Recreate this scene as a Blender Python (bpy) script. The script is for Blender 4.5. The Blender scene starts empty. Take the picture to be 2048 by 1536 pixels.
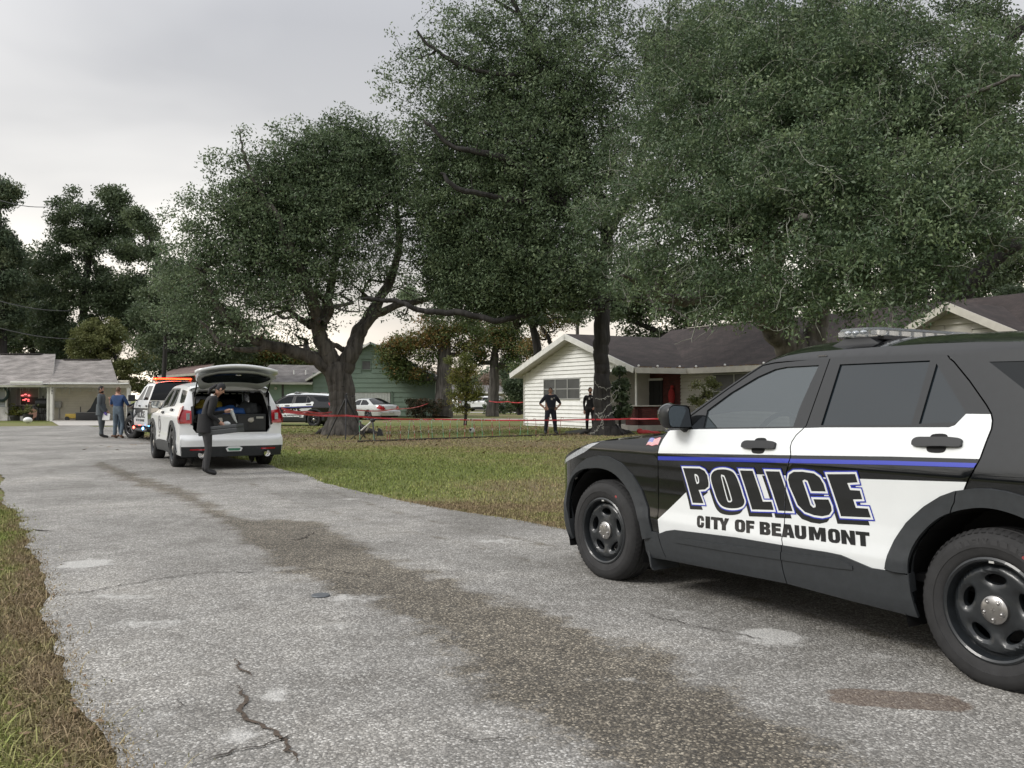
import bpy, math, random, bmesh
import numpy as np
from mathutils import Vector, Matrix
from mathutils.geometry import delaunay_2d_cdt
R = math.radians
random.seed(7); rng = np.random.default_rng(7)
sc = bpy.context.scene
C = sc.collection

# ---------------------------------------------------------------- camera
CAMH = 1.3669
cd = bpy.data.cameras.new('camera'); cam = bpy.data.objects.new('camera', cd); C.objects.link(cam)
cd.sensor_fit = 'HORIZONTAL'; cd.sensor_width = 36.0; cd.lens = 36.0*1800/2048
cd.clip_start = 0.05; cd.clip_end = 3000
cam.location = (0, 0, CAMH); cam.rotation_euler = (R(90)+.016997, 0, 0)
sc.camera = cam

# ---------------------------------------------------------------- sky, sun, exposure
world = bpy.data.worlds.new('World'); sc.world = world; world.use_nodes = True
SUN_EL, SUN_AZ = R(40), R(150)           # soft light from behind and left of the camera
def build_world():
    nt = world.node_tree; nt.nodes.clear(); N = nt.nodes; L = nt.links
    out = N.new('ShaderNodeOutputWorld'); bg = N.new('ShaderNodeBackground')
    sky = N.new('ShaderNodeTexSky'); sky.sky_type = 'NISHITA'; sky.sun_disc = False
    sky.sun_elevation = SUN_EL; sky.sun_rotation = R(248); sky.altitude = 0; sky.air_density = 1.4; sky.dust_density = 3
    tc = N.new('ShaderNodeTexCoord'); sep = N.new('ShaderNodeSeparateXYZ'); L.new(tc.outputs['Generated'], sep.inputs[0])
    def math_(op, a, b=None, c=None):
        n = N.new('ShaderNodeMath'); n.operation = op
        for i, v in enumerate((a, b, c)):
            if v is None: continue
            if isinstance(v, (int, float)): n.inputs[i].default_value = v
            else: L.new(v, n.inputs[i])
        return n.outputs[0]
    z = math_('MAXIMUM', sep.outputs['Z'], 0.0)
    # cloud layer projected on a plane overhead
    zz = math_('ADD', z, .16)
    px = math_('DIVIDE', sep.outputs['X'], zz); py = math_('DIVIDE', sep.outputs['Y'], zz)
    comb = N.new('ShaderNodeCombineXYZ'); L.new(px, comb.inputs[0]); L.new(py, comb.inputs[1])
    def noise(scale, detail, rough, seedz, dist=0.0):
        m = N.new('ShaderNodeMapping'); L.new(comb.outputs[0], m.inputs[0]); m.inputs['Location'].default_value = (seedz, seedz*.7, seedz)
        n = N.new('ShaderNodeTexNoise'); n.inputs['Scale'].default_value = scale; n.inputs['Detail'].default_value = detail
        n.inputs['Roughness'].default_value = rough; n.inputs['Distortion'].default_value = dist
        L.new(m.outputs[0], n.inputs['Vector']); return n.outputs['Fac']
    n1 = noise(.42, 3, .45, 3.1, .3); n2 = noise(1.1, 4, .45, 8.4, .3)
    cl = math_('ADD', math_('MULTIPLY', n1, .65), math_('MULTIPLY', n2, .35))
    mr = N.new('ShaderNodeMapRange'); mr.inputs['From Min'].default_value = .40; mr.inputs['From Max'].default_value = .60
    L.new(cl, mr.inputs['Value'])
    ramp = N.new('ShaderNodeValToRGB'); e = ramp.color_ramp.elements
    e[0].position = 0; e[0].color = (.41, .415, .435, 1); e[1].position = 1; e[1].color = (.90, .89, .86, 1)
    m_ = ramp.color_ramp.elements.new(.5); m_.color = (.575, .575, .585, 1)
    L.new(mr.outputs[0], ramp.inputs[0])
    # pale warm light low over the horizon, thicker grey higher up, brighter towards the zenith
    hr = N.new('ShaderNodeValToRGB'); h = hr.color_ramp.elements
    h[0].position = 0; h[0].color = (1.55, 1.36, 1.12, 1); h[1].position = 1; h[1].color = (2.1, 2.1, 2.12, 1)
    for p, c in ((.10, (1.36, 1.26, 1.11, 1)), (.16, (1.14, 1.10, 1.04, 1)), (.22, (1.20, 1.17, 1.11, 1)), (.38, (1.0, .995, .99, 1)), (.6, (1.35, 1.36, 1.38, 1))):
        q = h.new(p); q.color = c
    L.new(z, hr.inputs[0])
    mul = N.new('ShaderNodeMix'); mul.data_type = 'RGBA'; mul.blend_type = 'MULTIPLY'; mul.inputs[0].default_value = 1
    L.new(ramp.outputs[0], mul.inputs[6]); L.new(hr.outputs[0], mul.inputs[7])
    sc_ = N.new('ShaderNodeMix'); sc_.data_type = 'RGBA'; sc_.blend_type = 'MULTIPLY'; sc_.inputs[0].default_value = 1
    L.new(sky.outputs[0], sc_.inputs[6]); sc_.inputs[7].default_value = (.10, .10, .10, 1)
    mix = N.new('ShaderNodeMix'); mix.data_type = 'RGBA'; mix.inputs[0].default_value = .93
    L.new(sc_.outputs[2], mix.inputs[6]); L.new(mul.outputs[2], mix.inputs[7])
    L.new(mix.outputs[2], bg.inputs['Color']); bg.inputs['Strength'].default_value = 1.0
    L.new(bg.outputs[0], out.inputs[0])
build_world()
sl = bpy.data.lights.new('sun', 'SUN'); sun = bpy.data.objects.new('sun', sl); C.objects.link(sun)
sl.energy = 1.5; sl.angle = R(20); sl.color = (1, .965, .91)
_d = Vector((math.cos(SUN_EL)*-.93, math.cos(SUN_EL)*-.37, math.sin(SUN_EL)))   # towards the sun
sun.rotation_euler = _d.to_track_quat('Z', 'Y').to_euler()
sc.view_settings.view_transform = 'Standard'; sc.view_settings.look = 'None'
sc.view_settings.exposure = 0.52; sc.view_settings.gamma = 1
sc.cycles.max_bounces = 6; sc.cycles.diffuse_bounces = 3; sc.cycles.transparent_max_bounces = 12
sc.cycles.use_denoising = True

# ---------------------------------------------------------------- helpers
def lin(r, g, b): return tuple((c/255/12.92 if c/255 <= .04045 else ((c/255+.055)/1.055)**2.4) for c in (r, g, b))
MATS = {}
def mat(name, col, rough=.6, metal=0., coat=0., noise=0., nscale=8., bump=0., bscale=40., emit=None, estr=0., spec=.5, alpha=1., trans=0., sheen=0., ndetail=5, stretch=(1, 1, 1)):
    if name in MATS: return MATS[name]
    m = bpy.data.materials.new(name); m.use_nodes = True; MATS[name] = m
    nt = m.node_tree; N = nt.nodes; L = nt.links; p = N['Principled BSDF']
    p.inputs['Base Color'].default_value = (*col, 1); p.inputs['Roughness'].default_value = rough; p.inputs['Metallic'].default_value = metal
    p.inputs['Coat Weight'].default_value = coat; p.inputs['Coat Roughness'].default_value = .03; p.inputs['Specular IOR Level'].default_value = spec
    p.inputs['Transmission Weight'].default_value = trans; p.inputs['Alpha'].default_value = alpha; p.inputs['Sheen Weight'].default_value = sheen
    if emit: p.inputs['Emission Color'].default_value = (*emit, 1); p.inputs['Emission Strength'].default_value = estr
    if noise or bump:
        tc = N.new('ShaderNodeTexCoord'); mp = N.new('ShaderNodeMapping'); mp.inputs['Scale'].default_value = stretch
        L.new(tc.outputs['Object'], mp.inputs[0])
    if noise:
        n = N.new('ShaderNodeTexNoise'); n.inputs['Scale'].default_value = nscale; n.inputs['Detail'].default_value = ndetail; n.inputs['Roughness'].default_value = .6
        L.new(mp.outputs[0], n.inputs['Vector'])
        r = N.new('ShaderNodeValToRGB'); a, b = r.color_ramp.elements
        a.position = .3; b.position = .72
        a.color = (*[c*(1-noise) for c in col], 1); b.color = (*[min(1, c*(1+noise)) for c in col], 1)
        L.new(n.outputs['Fac'], r.inputs[0]); L.new(r.outputs[0], p.inputs['Base Color'])
    if bump:
        n = N.new('ShaderNodeTexNoise'); n.inputs['Scale'].default_value = bscale; n.inputs['Detail'].default_value = 4
        L.new(mp.outputs[0], n.inputs['Vector'])
        b = N.new('ShaderNodeBump'); b.inputs['Strength'].default_value = bump; b.inputs['Distance'].default_value = .02
        L.new(n.outputs['Fac'], b.inputs['Height']); L.new(b.outputs[0], p.inputs['Normal'])
    return m
def tag(o, label=None, cat=None, group=None, kind=None):
    if label: o['label'] = label
    if cat: o['category'] = cat
    if group: o['group'] = group
    if kind: o['kind'] = kind
    return o
ORD = 'first second third fourth fifth sixth seventh eighth ninth tenth eleventh twelfth thirteenth fourteenth'.split()
def thing(name, label, cat, loc=(0, 0, 0), rz=0, group=None):
    o = bpy.data.objects.new(name, None); C.objects.link(o); o.empty_display_size = .2
    o.location = loc; o.rotation_euler = (0, 0, rz); return tag(o, label, cat, group)
def link(name, me, mats, parent=None, label=None):
    o = bpy.data.objects.new(name, me); C.objects.link(o)
    if mats is not None:
        for m in (mats if isinstance(mats, (list, tuple)) else [mats]): me.materials.append(m)
    if parent: o.parent = parent
    if label: o['label'] = label
    return o
def pydata(name, v, f, mats, parent=None, smooth=False, mi=None, normals=None, label=None):
    me = bpy.data.meshes.new(name); me.from_pydata([tuple(map(float, p)) for p in v], [], [tuple(map(int, q)) for q in f])
    if smooth: me.polygons.foreach_set('use_smooth', [True]*len(me.polygons))
    if mi is not None: me.polygons.foreach_set('material_index', list(map(int, mi)))
    me.update()
    if normals is not None: me.normals_split_custom_set_from_vertices([tuple(map(float, n)) for n in normals])
    return link(name, me, mats, parent, label)
def quads_np(name, V, nper, mats, parent=None, attr=None, mi=None):
    """V (n*nper,3) array, faces of nper consecutive vertices"""
    n = len(V)//nper; me = bpy.data.meshes.new(name)
    me.vertices.add(len(V)); me.vertices.foreach_set('co', V.astype(np.float32).ravel())
    me.loops.add(len(V)); me.loops.foreach_set('vertex_index', np.arange(len(V), dtype=np.int32))
    me.polygons.add(n); me.polygons.foreach_set('loop_start', np.arange(0, len(V), nper, dtype=np.int32))
    if mi is not None: me.polygons.foreach_set('material_index', mi.astype(np.int32))
    me.update(calc_edges=True)
    if attr is not None:
        a = me.attributes.new('tint', 'FLOAT', 'POINT'); a.data.foreach_set('value', attr.astype(np.float32))
    return link(name, me, mats, parent)
class MB:
    """collects simple solids, then links them as one mesh"""
    def __init__(s): s.v = []; s.f = []; s.m = []; s.M = None
    def _add(s, v, f, m=0):
        k = len(s.v)
        if s.M is not None: v = [tuple(s.M @ Vector(p)) for p in v]
        s.v += [tuple(p) for p in v]; s.f += [tuple(i+k for i in q) for q in f]; s.m += [m]*len(f); return s
    def box(s, x0, x1, y0, y1, z0, z1, m=0, b=0.):
        if b <= 0:
            v = [(x0, y0, z0), (x1, y0, z0), (x1, y1, z0), (x0, y1, z0), (x0, y0, z1), (x1, y0, z1), (x1, y1, z1), (x0, y1, z1)]
            f = [(0, 3, 2, 1), (4, 5, 6, 7), (0, 1, 5, 4), (1, 2, 6, 5), (2, 3, 7, 6), (3, 0, 4, 7)]
            return s._add(v, f, m)
        bm = bmesh.new(); bmesh.ops.create_cube(bm, size=1)
        for q in bm.verts: q.co = Vector(((x0+x1)/2+q.co.x*(x1-x0), (y0+y1)/2+q.co.y*(y1-y0), (z0+z1)/2+q.co.z*(z1-z0)))
        bmesh.ops.bevel(bm, geom=bm.edges[:], offset=b, segments=2, affect='EDGES', profile=.6)
        bm.verts.index_update(); v = [tuple(q.co) for q in bm.verts]; f = [[w.index for w in g.verts] for g in bm.faces]; bm.free()
        return s._add(v, f, m)
    def tube(s, pts, rads, n=8, m=0, caps=True):
        pts = [Vector(p) for p in pts]
        if not hasattr(rads, '__len__'): rads = [rads]*len(pts)
        v = []; f = []; up = None
        for i, p in enumerate(pts):
            t = (pts[min(i+1, len(pts)-1)]-pts[max(i-1, 0)]).normalized()
            if up is None: up = Vector((0, 0, 1)) if abs(t.z) < .9 else Vector((1, 0, 0))
            a = t.cross(up).normalized(); b = a.cross(t).normalized(); up = b
            for k in range(n):
                w = 2*math.pi*k/n; v.append(p+(a*math.cos(w)+b*math.sin(w))*rads[i])
        for i in range(len(pts)-1):
            for k in range(n): f.append((i*n+k, i*n+(k+1) % n, (i+1)*n+(k+1) % n, (i+1)*n+k))
        if caps: f.append(tuple(range(n-1, -1, -1))); f.append(tuple((len(pts)-1)*n+k for k in range(n)))
        return s._add(v, f, m)
    def lathe(s, prof, n=24, axis='z', c=(0, 0, 0), m=0, sx=1, sy=1):
        v = []; f = []
        for (r, h) in prof:
            for k in range(n):
                w = 2*math.pi*k/n; a, b = r*math.cos(w)*sx, r*math.sin(w)*sy
                v.append({'z': (c[0]+a, c[1]+b, c[2]+h), 'x': (c[0]+h, c[1]+a, c[2]+b), 'y': (c[0]+a, c[1]+h, c[2]+b)}[axis])
        for i in range(len(prof)-1):
            for k in range(n): f.append((i*n+k, i*n+(k+1) % n, (i+1)*n+(k+1) % n, (i+1)*n+k))
        return s._add(v, f, m)
    def sphere(s, c, r, n=12, m=0):
        r = (r, r, r) if not hasattr(r, '__len__') else r
        v = []; f = []; K = max(6, n//2)
        for i in range(K+1):
            a = math.pi*i/K
            for k in range(n):
                w = 2*math.pi*k/n; v.append((c[0]+r[0]*math.sin(a)*math.cos(w), c[1]+r[1]*math.sin(a)*math.sin(w), c[2]+r[2]*math.cos(a)))
        for i in range(K):
            for k in range(n): f.append((i*n+k, (i+1)*n+k, (i+1)*n+(k+1) % n, i*n+(k+1) % n))
        return s._add(v, f, m)
    def prism(s, poly, vec, m=0):
        n = len(poly); v = [Vector(p) for p in poly]+[Vector(p)+Vector(vec) for p in poly]
        f = [tuple(range(n-1, -1, -1)), tuple(range(n, 2*n))]+[(i, (i+1) % n, n+(i+1) % n, n+i) for i in range(n)]
        return s._add(v, f, m)
    def build(s, name, mats, parent=None, smooth=False, label=None, loc=None):
        o = pydata(name, s.v, s.f, mats, parent, smooth, s.m, label=label)
        if smooth: 
            bm = bmesh.new(); bm.from_mesh(o.data); bmesh.ops.recalc_face_normals(bm, faces=bm.faces[:])
            for e in bm.edges:
                if len(e.link_faces) == 2 and e.calc_face_angle(0) > R(38): e.smooth = False
            bm.to_mesh(o.data); bm.free()
        else:
            bm = bmesh.new(); bm.from_mesh(o.data); bmesh.ops.recalc_face_normals(bm, faces=bm.faces[:]); bm.to_mesh(o.data); bm.free()
        if loc: o.location = loc
        return o
def P3(px, py, Y):
    """world point seen at photograph pixel (px,py) at depth Y"""
    a = .016997; X = (px-1024)/1800; V = -(py-768)/1800
    d = Vector((X, math.cos(a)-V*math.sin(a), math.sin(a)+V*math.cos(a))); t = Y/d.y
    return Vector((d.x*t, Y, CAMH+d.z*t))
def G(px, py): 
    d = P3(px, py, 1.0)-Vector((0, 0, CAMH)); t = -CAMH/d.z; return Vector((d.x*t, d.y*t, 0))

# ---------------------------------------------------------------- planar outlines filled and laid on a curved surface
def pip(P, poly):
    x, y = P[:, 0], P[:, 1]; inside = np.zeros(len(P), bool); q = np.asarray(poly, float); j = len(q)-1
    for i in range(len(q)):
        c = ((q[i, 1] > y) != (q[j, 1] > y)); dy = q[j, 1]-q[i, 1]
        with np.errstate(divide='ignore', invalid='ignore'):
            xi = (q[j, 0]-q[i, 0])*(y-q[i, 1])/(dy if dy else 1e-12)+q[i, 0]
        inside ^= c & (x < xi); j = i
    return inside
def dens(poly, step):
    o = []
    for i in range(len(poly)):
        a = poly[i]; b = poly[(i+1) % len(poly)]; n = max(1, int(math.hypot(b[0]-a[0], b[1]-a[1])/step))
        for k in range(n): t = k/n; o.append((a[0]+(b[0]-a[0])*t, a[1]+(b[1]-a[1])*t))
    return o
def fill(inc, exc=(), gs=.06, gz=.03, step=.05):
    """triangulate intersection(inc) minus union(exc); returns verts (n,2), tris"""
    vs = []; ed = []
    for p in list(inc)+list(exc):
        q = dens(p, step); k = len(vs); vs += q; ed += [(k+i, k+(i+1) % len(q)) for i in range(len(q))]
    a = np.asarray(inc[0]); x0, y0 = a.min(0); x1, y1 = a.max(0)
    if gs and gz:
        gx = np.arange(math.floor(x0/gs)*gs, x1, gs); gy = np.arange(math.floor(y0/gz)*gz, y1, gz)
        g = np.array([(x, y) for x in gx for y in gy]).reshape(-1, 2)
        if len(g):
            k = np.ones(len(g), bool)
            for p in inc: k &= pip(g, p)
            for p in exc: k &= ~pip(g, p)
            vs += [tuple(p) for p in g[k]]
    r = delaunay_2d_cdt([Vector(p) for p in vs], ed, [], 0, 1e-5)
    V = np.array([tuple(p) for p in r[0]]); T = np.array([t for t in r[2] if len(t) == 3])
    c = V[T].mean(1); k = np.ones(len(T), bool)
    for p in inc: k &= pip(c, p)
    for p in exc: k &= ~pip(c, p)
    T = T[k]; u, inv = np.unique(T.ravel(), return_inverse=True); return V[u], inv.reshape(-1, 3)
def offset_poly(poly, d):
    n = len(poly); A = sum(poly[i][0]*poly[(i+1) % n][1]-poly[(i+1) % n][0]*poly[i][1] for i in range(n)); sg = 1 if A > 0 else -1
    o = []
    for i in range(n):
        p, c, q = (np.array(poly[j % n], float) for j in (i-1, i, i+1))
        e1 = c-p; e2 = q-c; e1 /= np.linalg.norm(e1)+1e-9; e2 /= np.linalg.norm(e2)+1e-9
        n1 = np.array([e1[1], -e1[0]])*sg; n2 = np.array([e2[1], -e2[0]])*sg; m = n1+n2; l = m@m
        m = m*2/max(l, 1.0); o.append(tuple(c+m*d*1.0 if l > 1e-6 else c+n1*d))
    return o
# ---------------------------------------------------------------- vehicles
def profile(tab, sig=.008):
    zs = np.linspace(tab[0][0], tab[-1][0], 900); w = np.interp(zs, [a for a, b in tab], [b for a, b in tab])
    k = int(3*sig/(zs[1]-zs[0]))+1; g = np.exp(-.5*(np.arange(-k, k+1)*(zs[1]-zs[0])/sig)**2); g /= g.sum()
    w = np.convolve(np.pad(w, k, mode='edge'), g, 'valid'); return lambda z: np.interp(z, zs, w)
class Car:
    def __init__(s, root, prof, front=-.25, flen=.68, rear=3.9, rlen=.55, p=2.6):
        s.root = root; s.wz = profile(prof); s.fr = front; s.fl = flen; s.re = rear; s.rl = rlen; s.p = p
    def W(s, S, Z):
        S = np.asarray(S, float); Z = np.asarray(Z, float); w = s.wz(Z)
        a = np.clip((s.fr-S)/s.fl, 0, .999); b = np.clip((S-s.re)/s.rl, 0, .999)
        return w*(1-a**s.p)**(1/s.p)*(1-b**s.p)**(1/s.p)
    def lay(s, S, Z, side, off=0.):
        S = np.asarray(S, float); Z = np.asarray(Z, float); h = 2e-3
        w = s.W(S, Z); ws = (s.W(S+h, Z)-s.W(S-h, Z))/(2*h); wz = (s.W(S, Z+h)-s.W(S, Z-h))/(2*h)
        n = np.stack([np.ones_like(w), ws, -wz], -1); n /= np.linalg.norm(n, axis=1)[:, None]
        o = off(S, Z) if callable(off) else off
        P = np.stack([w, -S, Z], -1)+n*(np.asarray(o)[..., None] if np.ndim(o) else o)
        P[:, 0] *= side; n = n.copy(); n[:, 0] *= side; return P, n
    def panel(s, name, inc, m, parent=None, exc=(), off=0., side=-1, thick=0., gs=.06, gz=.025, label=None, step=.04):
        V, T = fill(inc, exc, gs, gz, step); P, n = s.lay(V[:, 0], V[:, 1], side, off)
        T = T.copy()
        A = P[T[:, 1]]-P[T[:, 0]]; B = P[T[:, 2]]-P[T[:, 0]]; fl = (np.cross(A, B)*n[T[:, 0]]).sum(1) < 0; T[fl] = T[fl][:, ::-1]
        v = list(P); f = [tuple(t) for t in T]; nn = list(n)
        if thick:
            cnt = {}
            for t in T:
                for a, b in ((t[0], t[1]), (t[1], t[2]), (t[2], t[0])): cnt[(a, b)] = 1
            for (a, b) in list(cnt):
                if (b, a) in cnt: continue
                e = P[b]-P[a]; out = np.cross(e, n[a]); out /= np.linalg.norm(out)+1e-9; k = len(v)
                v += [P[a], P[b], P[b]-n[b]*thick, P[a]-n[a]*thick]; nn += [out]*4; f.append((k, k+3, k+2, k+1))
        return pydata(name, v, f, m, parent or s.root, True, normals=nn, label=label)
    def cap(s, name, pts, m, parent=None, crown=.05, p=2.4, n=18, seg=6, wfn=None, label=None, smooth=True, inset=0.):
        q = catmull(pts, seg) if seg > 1 else list(pts); q = np.array(q); v = []; f = []
        xs = np.sin(np.linspace(-1, 1, n+1)*math.pi/2)
        for i in range(len(q)):
            a = q[max(i-1, 0)]; b = q[min(i+1, len(q)-1)]; t = (b-a)/np.linalg.norm(b-a); no = np.array([-t[1], t[0]])
            if no @ np.array([0, 1.]) < -.2: no = -no
            w = float(s.W(q[i, 0], q[i, 1]))-inset if wfn is None else wfn(*q[i])
            c = crown(q[i, 0]) if callable(crown) else crown
            for x in xs:
                k = c*(1-abs(x)**p); v.append((x*w, -(q[i, 0]+no[0]*k), q[i, 1]+no[1]*k))
        for i in range(len(q)-1):
            for k in range(n): f.append((i*(n+1)+k, i*(n+1)+k+1, (i+1)*(n+1)+k+1, (i+1)*(n+1)+k))
        o = pydata(name, v, f, m, parent or s.root, smooth, label=label)
        bm = bmesh.new(); bm.from_mesh(o.data); bmesh.ops.recalc_face_normals(bm, faces=bm.faces[:]); bm.to_mesh(o.data); bm.free(); return o
    def rearsheet(s, name, inc, sr, m, parent=None, exc=(), off=0., thick=0., gs=.08, gz=.04, label=None, step=.05, k=.12):
        V, T = fill(inc, exc, gs, gz, step)
        def Y(x, z):
            w = s.W(sr(z)-k, z); return sr(z)-k*np.clip(np.abs(x)/w, 0, 1.05)**4
        x, z = V[:, 0], V[:, 1]; h = 2e-3; y = Y(x, z); yx = (Y(x+h, z)-Y(x-h, z))/(2*h); yz = (Y(x, z+h)-Y(x, z-h))/(2*h)
        n = np.stack([-yx, -np.ones_like(x), -yz], -1); n /= np.linalg.norm(n, axis=1)[:, None]
        P = np.stack([x, -y, z], -1)+n*off; T = T.copy()
        fl = (np.cross(P[T[:, 1]]-P[T[:, 0]], P[T[:, 2]]-P[T[:, 0]])*n[T[:, 0]]).sum(1) < 0; T[fl] = T[fl][:, ::-1]
        v = list(P); f = [tuple(t) for t in T]; nn = list(n)
        if thick:
            E = set()
            for t in T:
                for a, b in ((t[0], t[1]), (t[1], t[2]), (t[2], t[0])): E.add((a, b))
            for (a, b) in E:
                if (b, a) in E: continue
                out = np.cross(P[b]-P[a], n[a]); out /= np.linalg.norm(out)+1e-9; q = len(v)
                v += [P[a], P[b], P[b]-n[b]*thick, P[a]-n[a]*thick]; nn += [out]*4; f.append((q, q+3, q+2, q+1))
        return pydata(name, v, f, m, parent or s.root, True, normals=nn, label=label)
def catmull(p, n=6, closed=False):
    p = [np.array(q, float) for q in p]; o = []; N = len(p)
    for i in range(N if closed else N-1):
        if closed: a, b, c, d = p[i-1], p[i], p[(i+1) % N], p[(i+2) % N]
        else: a, b, c, d = p[max(i-1, 0)], p[i], p[i+1], p[min(i+2, N-1)]
        for k in range(n):
            t = k/n; o.append(tuple(.5*((2*b)+(-a+c)*t+(2*a-5*b+4*c-d)*t*t+(-a+3*b-3*c+d)*t**3)))
    if not closed: o.append(tuple(p[-1]))
    return o
def mir(pts, c): return [(2*c-a, b) for a, b in reversed(pts)]

M_black = mat('black_paint', (.005, .006, .007), .12, coat=.75, noise=.25, nscale=30, spec=.35)
M_white = mat('white_paint', (.74, .76, .77), .28, coat=.55, noise=.03, nscale=5)
M_wrap = mat('white_vinyl', (.76, .785, .79), .32, coat=.35, noise=.02, nscale=6)
M_blkv = mat('black_vinyl', (.014, .015, .017), .3, coat=.3)
M_blue = mat('blue_vinyl', (.028, .045, .40), .3, coat=.4)
M_clad = mat('grey_plastic', (.030, .034, .038), .55, noise=.15, nscale=25, bump=.05, bscale=300)
M_rub = mat('tyre_rubber', (.022, .022, .023), .78, noise=.3, nscale=14, bump=.05, bscale=200)
M_trim = mat('black_trim', (.012, .013, .015), .42)
M_dark = mat('dark_cavity', (.004, .004, .005), .8)
M_steel = mat('black_steel_rim', (.016, .019, .022), .38, coat=.3, noise=.25, nscale=18)
M_hub = mat('brushed_hub_cap', (.42, .41, .40), .36, metal=1., noise=.25, nscale=16)
M_chrome = mat('chrome', (.75, .75, .75), .08, metal=1.)
M_alloy = mat('grey_alloy', (.10, .10, .105), .4, metal=.7)
M_glassD = mat('tinted_glass', (.006, .008, .010), .03, spec=.30); M_glassN = mat('tinted_side_glass', (.008, .014, .019), .02, spec=.6, coat=.25); M_glassN.node_tree.nodes['Principled BSDF'].inputs['Coat IOR'].default_value = 1.6
M_red = mat('red_lens', (.42, .012, .02), .12, coat=.8)
M_clear = mat('clear_lens', (.40, .42, .44), .08, coat=1., noise=.3, nscale=60)
M_silver = mat('silver_paint', (.48, .50, .50), .3, coat=.6, metal=.25)
M_grey = mat('grey_print', (.16, .16, .17), .5)
M_seat = mat('seat_cloth', (.02, .02, .022), .9)
M_rubl = mat('tyre_lettering', (.034, .034, .036), .7)
def glass_mat():
    m = bpy.data.materials.new('front_window_glass'); m.use_nodes = True; nt = m.node_tree; N = nt.nodes; L = nt.links
    p = N['Principled BSDF']; p.inputs['Base Color'].default_value = (.03, .038, .042, 1); p.inputs['Roughness'].default_value = .02; p.inputs['Specular IOR Level'].default_value = .9; p.inputs['Coat Weight'].default_value = .8; p.inputs['Coat IOR'].default_value = 1.75; p.inputs['Specular Tint'].default_value = (.8, .93, 1, 1)
    t = N.new('ShaderNodeBsdfTransparent'); t.inputs[0].default_value = (.62, .68, .68, 1); mx = N.new('ShaderNodeMixShader')
    fr = N.new('ShaderNodeFresnel'); fr.inputs[0].default_value = 1.55; a = N.new('ShaderNodeMath'); a.operation = 'MULTIPLY_ADD'; a.inputs[1].default_value = -.6; a.inputs[2].default_value = .20
    L.new(fr.outputs[0], a.inputs[0]); L.new(a.outputs[0], mx.inputs[0]); L.new(p.outputs[0], mx.inputs[1]); L.new(t.outputs[0], mx.inputs[2]); L.new(mx.outputs[0], N['Material Output'].inputs[0]); return m
M_glassF = glass_mat()

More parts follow.
